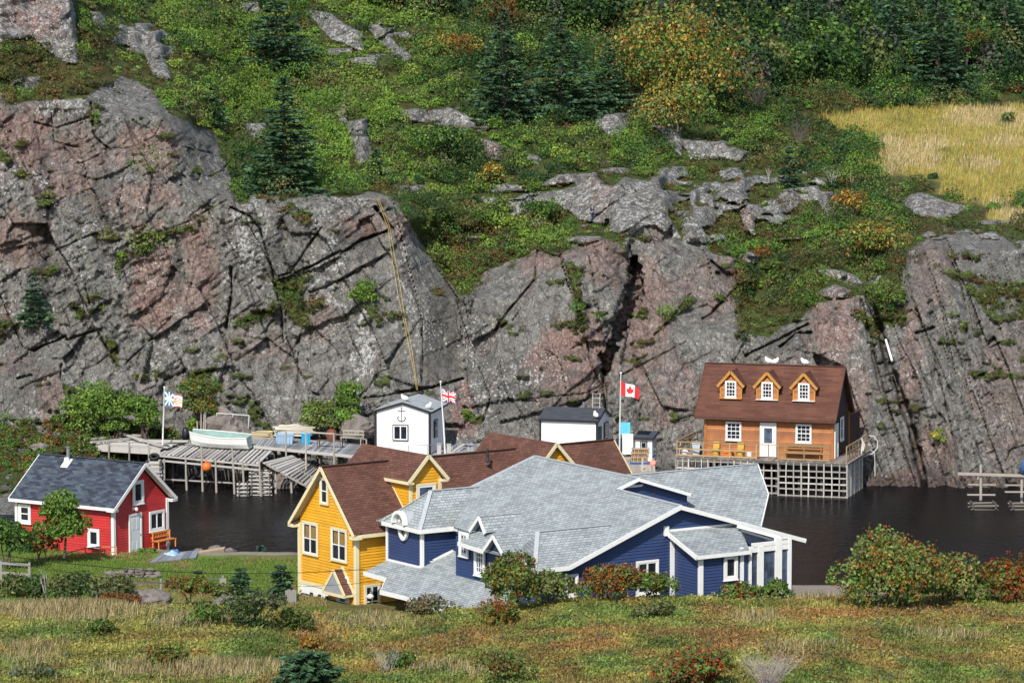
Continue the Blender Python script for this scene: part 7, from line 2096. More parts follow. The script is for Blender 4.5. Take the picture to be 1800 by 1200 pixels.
# ---------------------------------------------------------------- hill cover: thousands of small shrubs and heath tufts, one mass
def hill_pos(px, py):
    j = np.clip((px - hc[0]) / STEP, 0, nC - 1.01); i = np.clip((py - hr[0]) / STEP, 0, nR - 1.01)
    return hv.reshape(nR, nC, 3)[i.astype(int), j.astype(int)], i.astype(int), j.astype(int)
def gau(px, py, l):
    o = np.zeros(px.shape)
    for cx, cy, rx, ry, s in l: o = np.maximum(o, s * np.exp(-((px - cx) / rx) ** 2 - ((py - cy) / ry) ** 2))
    return o
def hill_cover(name, label, npts, kind):
    px = rng.uniform(-120, 1920, npts); py = rng.uniform(-60, 600 if kind == 'heath' else 560, npts)
    P, i, j = hill_pos(px, py)
    vg = (veg[i, j] > .5) & (~clear[i, j] | (kind == 'heath')); tn = tan[i, j]; cw = cliffw[i, j]
    nz = fbm(px / 60, py / 28, 500, 4); nz2 = fbm(px / 22, py / 13, 510, 3)
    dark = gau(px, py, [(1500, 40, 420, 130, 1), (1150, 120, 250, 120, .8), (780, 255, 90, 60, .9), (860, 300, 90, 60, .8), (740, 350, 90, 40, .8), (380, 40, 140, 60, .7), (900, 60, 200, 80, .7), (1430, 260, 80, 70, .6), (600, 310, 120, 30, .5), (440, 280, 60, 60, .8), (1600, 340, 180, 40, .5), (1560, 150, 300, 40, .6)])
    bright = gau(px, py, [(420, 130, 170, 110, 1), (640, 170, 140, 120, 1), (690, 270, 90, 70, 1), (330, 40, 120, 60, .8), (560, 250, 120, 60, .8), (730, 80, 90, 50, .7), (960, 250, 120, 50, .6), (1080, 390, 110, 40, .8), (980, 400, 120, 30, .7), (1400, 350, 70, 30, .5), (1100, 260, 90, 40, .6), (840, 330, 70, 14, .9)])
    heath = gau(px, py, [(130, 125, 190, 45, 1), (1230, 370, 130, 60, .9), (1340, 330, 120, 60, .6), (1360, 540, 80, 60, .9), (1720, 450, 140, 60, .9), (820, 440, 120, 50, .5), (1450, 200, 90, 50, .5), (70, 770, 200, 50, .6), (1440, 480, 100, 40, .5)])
    low = np.clip(heath + cw * .9, 0, 1)
    if kind == 'heath':
        keep = vg & (rng.uniform(size=npts) < .25 + .75 * np.maximum(low, clear[i, j])) & (tn < .4)
    else:
        keep = vg & (rng.uniform(size=npts) < np.clip(1.05 - low * 1.1, 0, 1)) & (tn < .25) & (nz2 > .30)
    P, px, py, nz, nz2, dark, bright, heath, low = [q[keep] for q in (P, px, py, nz, nz2, dark, bright, heath, low)]
    m = len(P)
    if kind == 'heath':
        R_ = rng.uniform(.16, .42, m); nl = 34; hz_ = .7
    else:
        R_ = np.where(rng.uniform(size=m) < .22, rng.uniform(.85, 1.5, m), rng.uniform(.30, .75, m)) * (1 + .55 * (dark > .55) * rng.uniform(0, 1, m)) * (1 + .25 * (P[:, 1] > 280)); nl = 190; hz_ = .95
    k = np.repeat(np.arange(m), nl); N = len(k)
    d = rdir(N); d[:, 2] = np.abs(d[:, 2]) * 1.1 - .1; d = unit(d)
    lump = .6 + .7 * fbm(d[:, 0] * 2.2 + k * 1.7, d[:, 2] * 2.2 + d[:, 1] * 1.3, 33, 2)
    c = P[k] + d * (R_[k] * lump * rng.uniform(.7, 1.1, N))[:, None] * np.array([1.15, 1.0, hz_]); c[:, 2] += (R_ * .25)[k]
    sz = (.10 if kind != 'heath' else .085) * rng.uniform(.6, 1.5, N) * (P[k, 1] / 250) ** 1.0
    a, b = leaf_axes(N, d, sz, 1.5)
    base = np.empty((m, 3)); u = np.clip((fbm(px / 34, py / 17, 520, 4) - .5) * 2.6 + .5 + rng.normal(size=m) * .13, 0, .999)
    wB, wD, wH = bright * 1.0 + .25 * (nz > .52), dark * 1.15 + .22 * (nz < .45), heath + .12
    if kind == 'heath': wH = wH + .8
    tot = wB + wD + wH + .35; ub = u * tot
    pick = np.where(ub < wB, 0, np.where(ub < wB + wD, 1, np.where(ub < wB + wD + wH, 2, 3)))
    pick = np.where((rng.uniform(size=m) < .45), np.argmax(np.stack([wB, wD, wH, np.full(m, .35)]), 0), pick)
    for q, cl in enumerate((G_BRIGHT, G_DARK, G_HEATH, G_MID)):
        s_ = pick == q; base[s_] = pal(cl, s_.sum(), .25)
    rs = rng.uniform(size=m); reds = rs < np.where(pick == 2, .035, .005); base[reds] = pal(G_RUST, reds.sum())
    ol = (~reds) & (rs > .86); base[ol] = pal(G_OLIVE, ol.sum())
    col = base[k] * rng.uniform(.84, 1.16, (N, 1))
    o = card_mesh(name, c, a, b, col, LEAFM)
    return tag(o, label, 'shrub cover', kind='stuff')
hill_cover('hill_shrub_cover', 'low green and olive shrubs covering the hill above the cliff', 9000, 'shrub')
hill_cover('hill_heath_cover', 'brownish heath tufts on the hill top and cliff ledges', 24000, 'heath')
def far_wood(npts):
    px = rng.uniform(560, 1920, npts); py = rng.uniform(-60, 165, npts); lim = np.interp(px, [560, 700, 900, 1060, 1250, 1330, 1430, 1500, 1920], [-10, 28, 40, 60, 80, 165, 150, 150, 138]); k_ = (py < lim); px, py = px[k_], py[k_]
    P, i, j = hill_pos(px, py); m = len(P); R_ = rng.uniform(.9, 1.9, m); hs = rng.uniform(.9, 1.5, m); nl = 330
    k = np.repeat(np.arange(m), nl); N = len(k); d = rdir(N); d[:, 2] = d[:, 2] * .9 + .15; d = unit(d)
    lump = .6 + .75 * fbm(d[:, 0] * 2.6 + k * 1.7, d[:, 2] * 2.6 + d[:, 1] * 1.3, 34, 3)
    c = P[k] + d * (R_[k] * lump * rng.uniform(.75, 1.08, N))[:, None] * np.stack([np.ones(N), np.ones(N), hs[k]], 1); c[:, 2] += (R_ * hs * .75)[k]
    a, b = leaf_axes(N, d, .26 * rng.uniform(.6, 1.4, N), 1.5); u = rng.uniform(size=m); base = pal(G_DARK, m, .3) * .8
    for lo, hi, cl in ((.50, .62, G_MID), (.62, .74, G_SPRUCE), (.74, .80, G_BRIGHT), (.80, .88, G_OLIVE), (.88, .97, [(.10, .10, .085), (.07, .085, .06)])): s_ = (u > lo) & (u < hi); base[s_] = pal(cl, s_.sum(), .25)
    return tag(card_mesh('far_wood', c, a, b, base[k] * rng.uniform(.65, 1.3, (N, 1)), LEAFM), 'dense mixed wood along the top right of the hill', 'wood', kind='stuff')
far_wood(1700)
# bank of mixed low growth behind the red house roof, and grass of the golden field
def bank(name, label, n, x0, x1, y0, y1, cols, R0, R1, nl, leaf, cond=None):
    px, py = rng.uniform(x0, x1, n), rng.uniform(y0, y1, n); P, i, j = hill_pos(px, py); k_ = (veg[i, j] > .5) if cond is None else cond(i, j); P = P[k_]; m = len(P)
    R_ = rng.uniform(R0, R1, m); k = np.repeat(np.arange(m), nl); N = len(k); d = rdir(N); d[:, 2] = np.abs(d[:, 2])
    c = P[k] + d * (R_[k] * rng.uniform(.5, 1.1, N))[:, None]; a, b = leaf_axes(N, d, leaf * rng.uniform(.6, 1.4, N)); col = pal(cols, m, .3)[k] * rng.uniform(.7, 1.3, (N, 1))
    return tag(card_mesh(name, c, a, b, col, LEAFM), label, 'undergrowth', kind='stuff')
bank('bank_undergrowth', 'rusty and green undergrowth on the bank behind the red house', 900, -150, 320, 735, 830, G_MID + G_MID + G_HEATH + G_RUST[:2] + [(.12, .14, .03)], .18, .5, 44, .10)
def blades(name, P, hgt, wid, col, m, lean=.35, wind=(.10, 0)):
    n = len(P); an = rng.uniform(0, 6.283, n); ln = rng.uniform(0, lean, n) * hgt
    tip = P + np.stack([np.cos(an) * ln + wind[0] * hgt, np.sin(an) * ln, hgt], 1); sd = np.stack([np.cos(an + 1.57), np.sin(an + 1.57), 0 * an], 1) * (wid / 2)[:, None]
    mid = P * .45 + tip * .55 + np.stack([-np.cos(an), -np.sin(an), 0 * an], 1) * (ln * .15)[:, None]
    v = np.stack([P - sd, P + sd, mid + sd * .8, tip, mid - sd * .8], 1)
    me = bpy.data.meshes.new(name); me.vertices.add(n * 5); me.vertices.foreach_set('co', v.astype(np.float32).ravel())
    me.loops.add(n * 5); me.loops.foreach_set('vertex_index', np.arange(n * 5, dtype=np.int32)); me.polygons.add(n)
    me.polygons.foreach_set('loop_start', np.arange(0, n * 5, 5, dtype=np.int32)); me.polygons.foreach_set('loop_total', np.full(n, 5, np.int32)); me.update(calc_edges=True)
    at = me.attributes.new('Col', 'FLOAT_COLOR', 'POINT'); cc = np.ones((n * 5, 4), np.float32); cc[:, :3] = np.repeat(col, 5, axis=0); at.data.foreach_set('color', cc.ravel()); me.materials.append(m)
    o = bpy.data.objects.new(name, me); COL.objects.link(o); return o
px, py = rng.uniform(1380, 1920, 30000), rng.uniform(165, 400, 30000); P, i, j = hill_pos(px, py); s_ = tan[i, j] > .35; P = P[s_]; px, py = px[s_], py[s_]
nz = fbm(px / 70, py / 16, 600, 4); n = len(P)
fld = gau(px, py, [(1610, 275, 75, 34, 1), (1560, 250, 50, 14, .9), (1740, 210, 90, 22, 1), (1790, 250, 60, 16, .9), (1700, 292, 60, 12, .8), (1780, 378, 60, 20, 1)]) * .75 + (nz - .5) * 1.5 + rng.normal(size=n) * .12
col = np.where((fld > .40)[:, None], pal([(.60, .48, .27), (.54, .42, .22), (.66, .55, .34)], n), pal([(.46, .40, .09), (.52, .37, .10), (.37, .38, .085)], n))
tag(blades('field_grass', P, rng.uniform(.25, .6, n), rng.uniform(.03, .07, n), col, GRASSM), 'golden dry grass of the field on the right of the hill', 'grass', kind='stuff')

# ---------------------------------------------------------------- trees one can tell apart on the hill and cliff
SPR = [('tallest dark spruce standing alone above the middle cliff edge', 500, 328, 142, 200, 5200), ('broad spruce at the top left of the hill below the pale boulders', 486, 118, 150, 145, 4200),
       ('small spruce on the slope left of the tallest lone spruce', 372, 212, 62, 64, 1100), ('large dark spruce forming the left of the clump beside the golden rowan', 885, 200, 150, 190, 4200),
       ('large dark spruce in the middle of the clump beside the golden rowan', 985, 192, 160, 165, 4200), ('low spruce at the foot of the golden rowan', 1070, 190, 110, 120, 2200),
       ('small pointed spruce in the dark hollow right of the pale snag', 1388, 325, 52, 74, 1100), ('little spruce leaning on the cliff face at the far left', 62, 566, 62, 88, 1300),
       ('small spruce at the cliff top right of the tallest lone spruce', 662, 312, 48, 54, 800), ('large black-green spruce near the top right forest edge', 1648, 150, 150, 190, 3600),
       ('black-green spruce left of the largest forest edge spruce', 1572, 120, 110, 160, 2400), ('spruce at the top edge above the golden rowan', 1290, 60, 90, 120, 1500), ('dark spruce high in the top right corner', 1765, 100, 120, 150, 2000),
       ('dark spruce at the top edge right of the golden rowan', 1420, 90, 100, 140, 1800)]
for lb, px, py, w, h, n in SPR: spruce(lb, px, py + h * .05, w * 1.22, h * 1.05, 'hill', int(n * 1.3), group=None)
DEC = [
 ('rowan_tree', 'largest golden rowan heavy with orange berries on the upper hill', 'rowan', 1185, 190, 235, 195, [(G_GOLD, .2), (G_MID, .4), (G_OLIVE, .4)], 5200, .2, 12, B_ORANGE, 1100),
 ('rowan_tree', 'smaller golden rowan at the lower edge of the largest one', 'rowan', 1190, 232, 120, 90, [(G_GOLD, .25), (G_OLIVE, .5), (G_MID, .25)], 1800, .17, 7, B_ORANGE, 220),
 ('rowan_tree', 'green rowan with orange berries above the log cabin', 'rowan', 1525, 468, 115, 78, [(G_OLIVE, .5), (G_MID, .3), (G_GOLD, .2)], 1900, .14, 8, B_ORANGE, 420),
 ('rowan_bush', 'orange rowan bush on the slope left of the dark spruce clump', 'rowan', 795, 105, 105, 48, [(G_GOLD, .3), (G_MID, .4), (G_RUST, .3)], 1100, .15, 6, B_ORANGE, 300),
 ('rowan_bush', 'orange red bush below the middle boulder of the hill', 'rowan', 862, 328, 46, 48, [(G_RUST, .4), (G_MID, .4), (G_GOLD, .2)], 500, .13, 5, B_ORANGE, 160),
 ('rowan_bush', 'small bright orange bush below the golden field', 'rowan', 1497, 380, 58, 46, [(G_GOLD, .5), (G_RUST, .5)], 560, .12, 5, B_ORANGE, 180),
 ('rowan_bush', 'red speckled rowan at the forest edge right of the largest spruce', 'rowan', 1690, 130, 80, 120, [(G_MID, .7), (G_DARK, .3)], 1400, .17, 7, B_RED, 240),
 ('rowan_bush', 'rusty tree in front of the top of the left spruce', 'rowan', 880, 62, 80, 70, [(G_RUST, .4), (G_DARK, .6)], 900, .16, 6, B_ORANGE, 120),
 ('alder_shrub', 'light green rounded shrub in the forest right of the pale leafless tree', 'shrub', 1595, 140, 90, 70, [(G_MID, .5), (G_BRIGHT, .5)], 1300, .16, 6, None, 0),
 ('alder_shrub', 'dark green round bush left of the person on the rock', 'shrub', 948, 392, 80, 46, [(G_MID, .6), (G_DARK, .4)], 1100, .12, 6, None, 0),
 ('alder_shrub', 'dark bush on the hillside below the round boulder', 'shrub', 790, 290, 130, 70, [(G_DARK, .7), (G_MID, .3)], 2000, .14, 8, None, 0),
 ('alder_shrub', 'bright green tree growing out of the cliff beside the yellow ropes', 'shrub', 640, 534, 48, 46, [(G_BRIGHT, .5), (G_MID, .5)], 900, .11, 6, None, 0),
 ('alder_shrub', 'small bright bush at the cliff foot between the two white sheds', 'shrub', 822, 742, 26, 26, [(G_BRIGHT, .7), (G_MID, .3)], 350, .10, 4, None, 0),
 ('alder_shrub', 'small shrub in the cleft low on the right cliff', 'shrub', 1648, 785, 26, 34, [(G_BRIGHT, .6), (G_GOLD, .4)], 300, .10, 4, None, 0),
 ('alder_shrub', 'yellow green bush at the top of the dark gully', 'shrub', 1562, 545, 60, 60, [(G_OLIVE, .4), (G_BRIGHT, .6)], 800, .11, 6, None, 0),
]
for nm, lb, ct, px, py, w, h, pl, n, lf, lo, be, nb in DEC: shrub(nm, lb, ct, px, py, w, h, 'hill', pl, n, lf, lo, be, nb)
def WH(px, py, Y): return Y
WSH = [
 ('leafy_shrub', 'tallest bright green bush left of the provincial flag', 158, 774, 108, 112, 217.5, [(G_BRIGHT, .75), (G_MID, .25)], 3000, None, 0), ('leafy_shrub', 'slim bright green bush right of the tallest one left of the flag', 208, 774, 60, 100, 217.8, [(G_BRIGHT, .7), (G_MID, .3)], 1900, None, 0),
 ('leafy_shrub', 'darker green bush directly left of the provincial flag pole', 254, 770, 68, 90, 218.0, [(G_MID, .7), (G_BRIGHT, .3)], 2000, None, 0), ('rowan_tree', 'green rowan with orange berries behind the provincial flag', 350, 742, 84, 84, 219.8, [(G_MID, .5), (G_OLIVE, .5)], 2400, B_ORANGE, 420),
 ('leafy_shrub', 'bright green tree behind the upper wharf left of the anchor shed', 610, 752, 64, 92, 219.2, [(G_MID, .55), (G_BRIGHT, .45)], 2400, None, 0), ('leafy_shrub', 'yellow green bush behind the rusty buoy', 568, 764, 76, 62, 219.0, [(G_OLIVE, .4), (G_BRIGHT, .6)], 1700, None, 0),
 ('leafy_shrub', 'small green plant behind the upright poles', 338, 762, 22, 32, 219.4, [(G_BRIGHT, 1)], 300, None, 0), ('leafy_shrub', 'low dark bush at the left of the tallest bright green bush', 105, 752, 46, 26, 218.6, [(G_MID, .5), (G_HEATH, .5)], 700, None, 0)]
for nm, lb, px, py, w, h, Y, pl, n, be, nb in WSH: shrub(nm, lb, 'rowan' if be else 'shrub', px, py, w, h, Y, pl, n, .115, 14, be, nb, tall=1)
for lb, px, py, w, h, n in (('pale leafless shrub on the slope left of the dark spruce clump', 775, 122, 60, 22, 8), ('bare pale tree on the cliff above the bright green bushes', 240, 700, 40, 56, 7), ('white twisted snag in the dark hollow above the log cabin', 1352, 318, 20, 32, 4),
                            ('leafless grey shrub below the golden field', 1462, 330, 40, 40, 8), ('thin dead stem standing right of the leafless grey shrub', 1497, 334, 8, 36, 2), ('pale leafless tree in the upper right forest', 1528, 128, 50, 70, 9),
                            ('small bleached snag below the person', 948, 405, 40, 24, 6), ('bleached twigs beside the small spruce on the slope', 322, 195, 30, 18, 5)):
    snag(lb, px, py, w, h, 'hill', n)
# grey leafless thickets
for lb, px, py, w, h in (('purplish grey leafless thicket right of the golden rowan', 1330, 190, 90, 60), ('grey leafless thicket beside the left corner of the golden field', 1405, 260, 60, 60)):
    snag(lb, px, py, w, h, 'hill', 40, paint('grey_twigs', (.15, .12, .12), .9, .2), 'thicket', 'leafless_thicket', .55, True)

# ---------------------------------------------------------------- foreground meadow
XN = 210000
Y_ = rng.uniform(109, 156, XN); X_ = rng.uniform(-1, 1, XN) * Y_ * .163; p_ = 900 + X_ / Y_ * FPX * 1.004
row = HOR + (CAM_H - gz(X_, Y_)) / Y_ * FPX
def patch(p, r, l): return gau(p, r, l)
straw = patch(p_, row, [(110, 1084, 170, 20, 1), (330, 1104, 90, 14, .85), (640, 1106, 90, 16, .7), (330, 1192, 210, 16, 1), (40, 1165, 60, 25, .9), (830, 1195, 80, 10, .5), (760, 1186, 60, 10, .8), (1330, 1100, 60, 12, .8), (1420, 1150, 90, 14, .55), (1700, 1130, 90, 12, .6), (1430, 1062, 60, 6, .8)])
rust = patch(p_, row, [(1560, 1095, 230, 26, 1), (1720, 1100, 150, 40, .7), (520, 1150, 160, 40, .6), (980, 1140, 240, 40, .6), (1230, 1130, 100, 40, .8), (1500, 1160, 300, 30, .5), (230, 1140, 120, 30, .4), (700, 1120, 200, 30, .35)])
nz = fbm(X_ / 2.2, Y_ / 3.5, 700, 4); nz2 = fbm(X_ / .7, Y_ / 1.2, 710, 3)
us = rng.uniform(size=XN)
k_straw = us < np.clip(straw * 1.5 - .28 + (nz2 - .5) * 1.2, .012, .98)
k_rust = (~k_straw) & (rng.uniform(size=XN) < np.clip(rust * .75 + (nz - .5) * 1.6, .03, .85))
def meadow_col(x, y, ru, n, jit):
    f = np.clip((fbm(x / 3.2, y / 6.5, 740, 4) - .5) * 3 + .5, 0, 1)[:, None]; g = np.clip((fbm(x / 1.1, y / 2.0, 741, 3) - .5) * 3 + .5, 0, 1)[:, None]
    r_ = np.clip(ru * .8 + (fbm(x / 1.7, y / 2.6, 742, 4) - .5) * 2.2, 0, .85)[:, None]
    c = np.array([[.125, .175, .040]]) * f + np.array([[.25, .235, .060]]) * (1 - f); c = c * (.62 + .55 * g)
    c = c * (1 - r_) + (np.array([[.27, .135, .050]]) * g + np.array([[.20, .115, .048]]) * (1 - g)) * r_
    return np.clip(c * rng.uniform(1 - jit, 1 + jit, (n, 1)) * rng.uniform(.94, 1.06, (n, 3)) * 1.5, 0, 1)
col = meadow_col(X_, Y_, rust, XN, .22)
col[k_straw] = pal(G_STRAW, k_straw.sum(), .2)
hgt = np.where(k_straw, rng.uniform(.24, .62, XN) * (.6 + .5 * np.clip(straw, 0, 1)), rng.uniform(.08, .26, XN)); wid = np.where(k_straw, rng.uniform(.014, .03, XN), rng.uniform(.025, .06, XN))
P = np.stack([X_, Y_, gz(X_, Y_) - .02], 1)
tag(blades('meadow_grass', P, hgt, wid, col, GRASSM, .5), 'tall meadow grass in straw, green and rust tones', 'grass', kind='stuff')
# low heath tufts between the blades
m = 9500; Y2 = rng.uniform(110, 153, m); X2 = rng.uniform(-1, 1, m) * Y2 * .163; p2 = 900 + X2 / Y2 * FPX * 1.004; r2 = HOR + (CAM_H - gz(X2, Y2)) / Y2 * FPX
st2 = patch(p2, r2, [(110, 1085, 150, 22, 1), (330, 1190, 190, 13, 1), (330, 1100, 110, 12, .7)]); ru2 = patch(p2, r2, [(1560, 1095, 260, 30, 1), (520, 1150, 160, 40, .7), (980, 1140, 240, 40, .6), (1230, 1140, 120, 50, .8), (1720, 1100, 150, 50, .7)])
kp = rng.uniform(size=m) > st2; X2, Y2, ru2 = X2[kp], Y2[kp], ru2[kp]; m = len(X2); nl = 30
R_ = rng.uniform(.14, .42, m); k = np.repeat(np.arange(m), nl); N = len(k); d = rdir(N); d[:, 2] = np.abs(d[:, 2])
c = np.stack([X2, Y2, gz(X2, Y2)], 1)[k] + d * (R_[k] * rng.uniform(.5, 1.1, N))[:, None] * np.array([1.2, 1.2, .8])
base = meadow_col(X2, Y2, ru2, m, .18); sg_ = rng.uniform(size=m) < .07; base[sg_] = pal([(.10, .15, .09), (.07, .12, .05)], sg_.sum(), .2)
a, b = leaf_axes(N, d, .07 * rng.uniform(.6, 1.4, N)); tag(card_mesh('meadow_heath', c, a, b, base[k] * rng.uniform(.82, 1.2, (N, 1)), LEAFM), 'low heath and leafy tufts in the foreground meadow', 'heath', kind='stuff')
# lawn
m = 60000; Y3 = rng.uniform(158, 186, m); X3 = rng.uniform(-.165, -.055, m) * Y3; p3 = 900 + X3 / Y3 * FPX * 1.004; k3 = (gz(X3, Y3) > .15) & ~((p3 > 258) & (Y3 > 178.5)); X3, Y3 = X3[k3], Y3[k3]; m = len(X3); nzl = fbm(X3 / 3, Y3 / 3, 730, 4)
col = pal([(.15, .25, .04), (.12, .20, .034), (.18, .27, .05)], m, .2); dry = nzl > .56; col[dry] = pal([(.26, .23, .08), (.32, .26, .12)], dry.sum(), .2)
tag(blades('lawn_grass', np.stack([X3, Y3, gz(X3, Y3) - .01], 1), rng.uniform(.05, .16, m), rng.uniform(.03, .06, m), col, GRASSM, .4), 'short green lawn grass around the red house', 'grass', kind='stuff')

FG = [  # name, label, cat, px, py, w, h, palettes, n, leaf, lobes, berries, nb
 ('rowan_bush', 'largest rowan with orange and red berries against the dark water on the right', 'rowan', 1558, 1070, 168, 146, [(G_MID, .35), (G_OLIVE, .25), ([(.24, .28, .09), (.20, .26, .07)], .4)], 7000, .11, 13, B_ORANGE, 1500),
 ('rowan_bush', 'lower rounded rowan directly right of the largest one by the water', 'rowan', 1668, 1062, 122, 92, [(G_MID, .4), (G_OLIVE, .3), ([(.24, .28, .09)], .3)], 3400, .105, 9, B_ORANGE, 520),
 ('rowan_bush', 'rust red bush at the right edge of the photo by the water', 'rowan', 1782, 1062, 120, 92, [(G_RUST, .55), (G_MID, .45)], 3200, .10, 9, B_RED, 900),
 ('rowan_tree', 'tall green rowan with orange berries in front of the blue house wall', 'rowan', 903, 1078, 92, 118, [(G_MID, .6), (G_OLIVE, .4)], 3600, .10, 10, B_ORANGE, 420),
 ('leafy_shrub', 'olive round shrub right of the tall rowan before the blue house', 'shrub', 962, 1066, 84, 66, [(G_OLIVE, .7), (G_MID, .3)], 2200, .095, 8, None, 0),
 ('rowan_bush', 'wide rust and red berry bush under the white window of the blue house', 'rowan', 1078, 1052, 130, 66, [(G_RUST, .2), (G_MID, .35), (G_OLIVE, .45)], 3300, .095, 9, B_ORANGE, 800),
 ('leafy_shrub', 'olive bush left of the white corner board of the blue house', 'shrub', 1150, 1052, 74, 52, [(G_OLIVE, .6), (G_MID, .4)], 1500, .09, 7, B_ORANGE, 70),
 ('rowan_bush', 'low bush with red clusters beneath the small porch window', 'rowan', 1296, 1050, 74, 36, [(G_MID, .5), (G_OLIVE, .5)], 1200, .09, 6, B_RED, 200),
 ('leafy_shrub', 'green bush in front of the white sun porch', 'shrub', 1354, 1050, 82, 42, [(G_MID, .7), (G_OLIVE, .3)], 1500, .09, 7, B_ORANGE, 30),
 ('rowan_bush', 'small plant crowded with scarlet berries in the middle of the meadow', 'rowan', 881, 1100, 66, 52, [(G_MID, .6), (G_OLIVE, .4)], 1300, .085, 7, B_RED, 520),
 ('rowan_bush', 'red and green bush at the bottom right of the meadow', 'rowan', 1236, 1206, 150, 72, [(G_OLIVE, .4), (G_MID, .3), (G_RUST, .3)], 3400, .09, 9, B_RED, 700),
 ('rose_bush', 'greyish bush with dull red flower heads before the low grey roof', 'bush', 745, 1076, 112, 40, [([(.16, .15, .12), (.12, .13, .08)], .6), (G_OLIVE, .4)], 1500, .08, 8, [(.38, .10, .07), (.30, .08, .06)], 240),
 ('leafy_shrub', 'grey green thorny shrub on the meadow left of the yellow house', 'shrub', 444, 1106, 92, 76, [(G_OLIVE, .4), (G_DARK, .4), ([(.11, .14, .07)], .2)], 2600, .085, 9, None, 0),
 ('leafy_shrub', 'smaller grey green shrub just below the yellow house corner', 'shrub', 515, 1112, 72, 46, [(G_OLIVE, .6), (G_MID, .4)], 1400, .08, 7, None, 0),
 ('leafy_shrub', 'round shrub left of the grey green thorny shrub', 'shrub', 362, 1104, 70, 44, [(G_MID, .5), (G_OLIVE, .5)], 1300, .085, 7, None, 0),
 ('leafy_shrub', 'pale-tipped shrub at the right end of the meadow crest below the blue house', 'shrub', 1150, 1088, 84, 30, [(G_OLIVE, .6), ([(.14, .17, .07)], .4)], 1200, .085, 7, None, 0),
 ('leafy_shrub', 'upright olive sapling in the bottom middle of the meadow', 'shrub', 884, 1204, 86, 62, [(G_OLIVE, .6), (G_RUST, .1), (G_MID, .3)], 1300, .08, 8, None, 0),
 ('leafy_shrub', 'red-leaved green bush low on the left of the meadow', 'shrub', 290, 1182, 66, 50, [(G_MID, .7), (G_RUST, .3)], 1300, .08, 7, B_RED, 60),
 ('leafy_shrub', 'brownish bush in the straw grass on the left', 'shrub', 178, 1120, 80, 32, [(G_HEATH, .5), (G_MID, .5)], 1200, .08, 7, None, 0),
 ('leafy_shrub', 'dark green shrub beside the grey twig bush in the meadow', 'shrub', 700, 1180, 64, 34, [(G_MID, .6), (G_DARK, .4)], 900, .08, 6, B_ORANGE, 26),
 ('rowan_bush', 'orange leaved sprig above the creeping dark spruce', 'bush', 548, 1146, 56, 28, [(G_GOLD, .4), (G_RUST, .6)], 600, .08, 5, B_ORANGE, 120),
 ('leafy_shrub', 'silver green shrubs at the lower left edge of the meadow', 'shrub', 60, 1196, 110, 26, [([(.12, .15, .09)], .5), (G_OLIVE, .5)], 1200, .08, 7, None, 0)]
for nm, lb, ct, px, py, w, h, pl, n, lf, lo, be, nb in FG: shrub(nm, lb, ct, px, py, w, h, 'near', pl, n, lf, lo, be, nb)
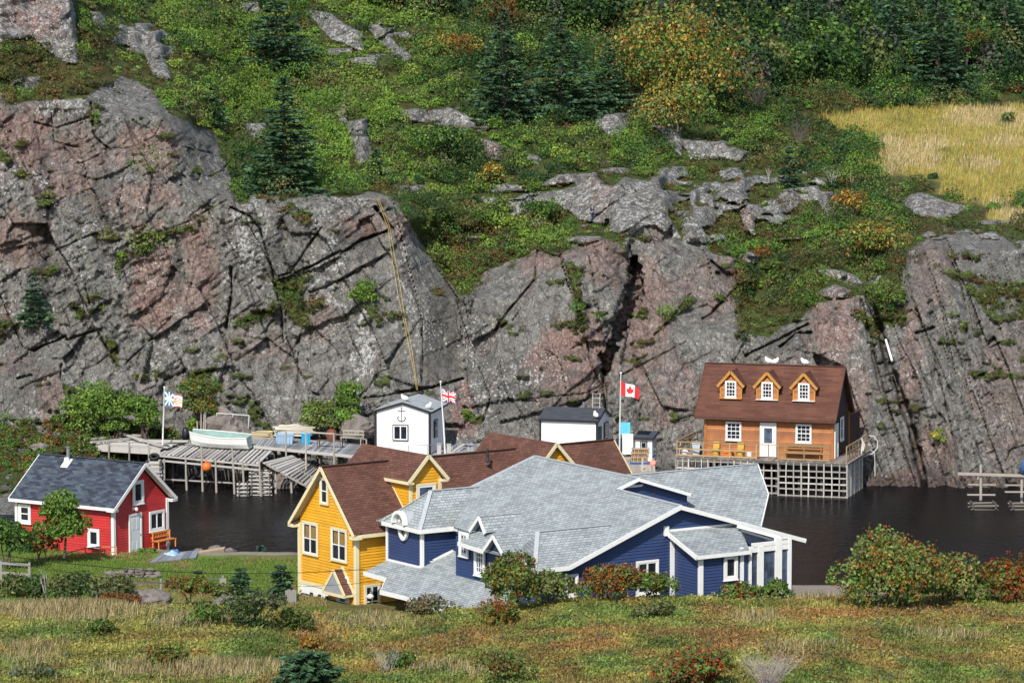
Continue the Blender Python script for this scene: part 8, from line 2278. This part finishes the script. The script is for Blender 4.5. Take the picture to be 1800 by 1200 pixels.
LW = [  # around the lawn and the red house, at a given depth
 ('young_tree', 'young green tree in front of the red house roof edge', 'tree', 112, 975, 76, 128, 176.5, [(G_MID, .7), (G_BRIGHT, .3)], 2600, .12, 9, None, 0, 1),
 ('leafy_shrub', 'reddish bush leaning left of the young tree by the red house', 'shrub', 72, 978, 70, 66, 177, [(G_MID, .5), (G_RUST, .3), (G_OLIVE, .2)], 1200, .11, 6, B_ORANGE, 70, 3),
 ('leafy_shrub', 'dark green bush at the left edge before the red house', 'shrub', 14, 992, 74, 100, 174, [(G_MID, .6), (G_DARK, .4)], 2200, .12, 8, None, 0, 3),
 ('leafy_shrub', 'dark grey green bush by the wooden fence on the far left', 'shrub', 40, 1062, 96, 58, 158, [(G_DARK, .5), (G_OLIVE, .5)], 2200, .10, 8, None, 0, 4),
 ('leafy_shrub', 'grey green bush in the middle of the row below the lawn', 'shrub', 128, 1064, 92, 60, 157, [(G_DARK, .4), (G_OLIVE, .6)], 2200, .10, 8, None, 0, 4),
 ('leafy_shrub', 'lighter bush at the right of the row below the lawn', 'shrub', 200, 1066, 84, 56, 156, [(G_OLIVE, .7), ([(.11, .14, .07)], .3)], 1900, .10, 8, None, 0, 4),
 ('rowan_bush', 'low rust red bush in front of the grey rock slab', 'bush', 205, 1076, 120, 36, 152.5, [(G_RUST, .8), (G_OLIVE, .2)], 1600, .085, 8, B_RED, 240, 4),
 ('rowan_bush', 'small red-leaved bush right of the grey rock slab', 'bush', 330, 1052, 84, 42, 160, [(G_MID, .5), (G_RUST, .5)], 1200, .09, 7, B_RED, 160, 4),
 ('leafy_shrub', 'green shrub between the rock slab and the little pines', 'shrub', 383, 1056, 70, 34, 160, [(G_MID, .6), (G_OLIVE, .4)], 1000, .09, 6, None, 0, 3),
 ('leafy_shrub', 'small green clump at the door corner of the red house', 'shrub', 255, 984, 30, 22, 181, [(G_MID, .7), (G_BRIGHT, .3)], 400, .10, 4, None, 0, 2)]
for nm, lb, ct, px, py, w, h, Y, pl, n, lf, lo, be, nb, st in LW: shrub(nm, lb, ct, px, py, w, h, Y, pl, n, lf, lo, be, nb, st, low=.12 if st == 1 else .04)
spruce('creeping dark spruce mound at the bottom of the meadow', 545, 1212, 138, 74, 'near', 5200, name='creeping_spruce', broad=.42, skirt=.02, blunt=.75)
spruce('little dark pine left of the other near the yellow house', 424, 1066, 66, 74, 161, 1500, broad=.6, name='pine_tree')
spruce('little dark pine closest to the yellow house corner', 494, 1064, 58, 78, 163, 1500, broad=.6, name='pine_tree')
spruce('tiny blue spruce on the shore right of the red house', 458, 988, 26, 32, 182.5, 400, G_BLUE)
snag('grey leafless twig bush in the meadow left of the olive sapling', 680, 1184, 84, 58, 'near', 22, None, 'dead bush', 'dead_bush', .55, True)
snag('pale silver leafless bush at the bottom right of the meadow', 1352, 1212, 150, 74, 'near', 110, paint('silver_twigs', (.42, .36, .35), .85, .2), 'dead bush', 'dead_bush', .42, True)
snag('bare pale sapling before the bushes below the lawn', 82, 1062, 34, 66, 157, 7)
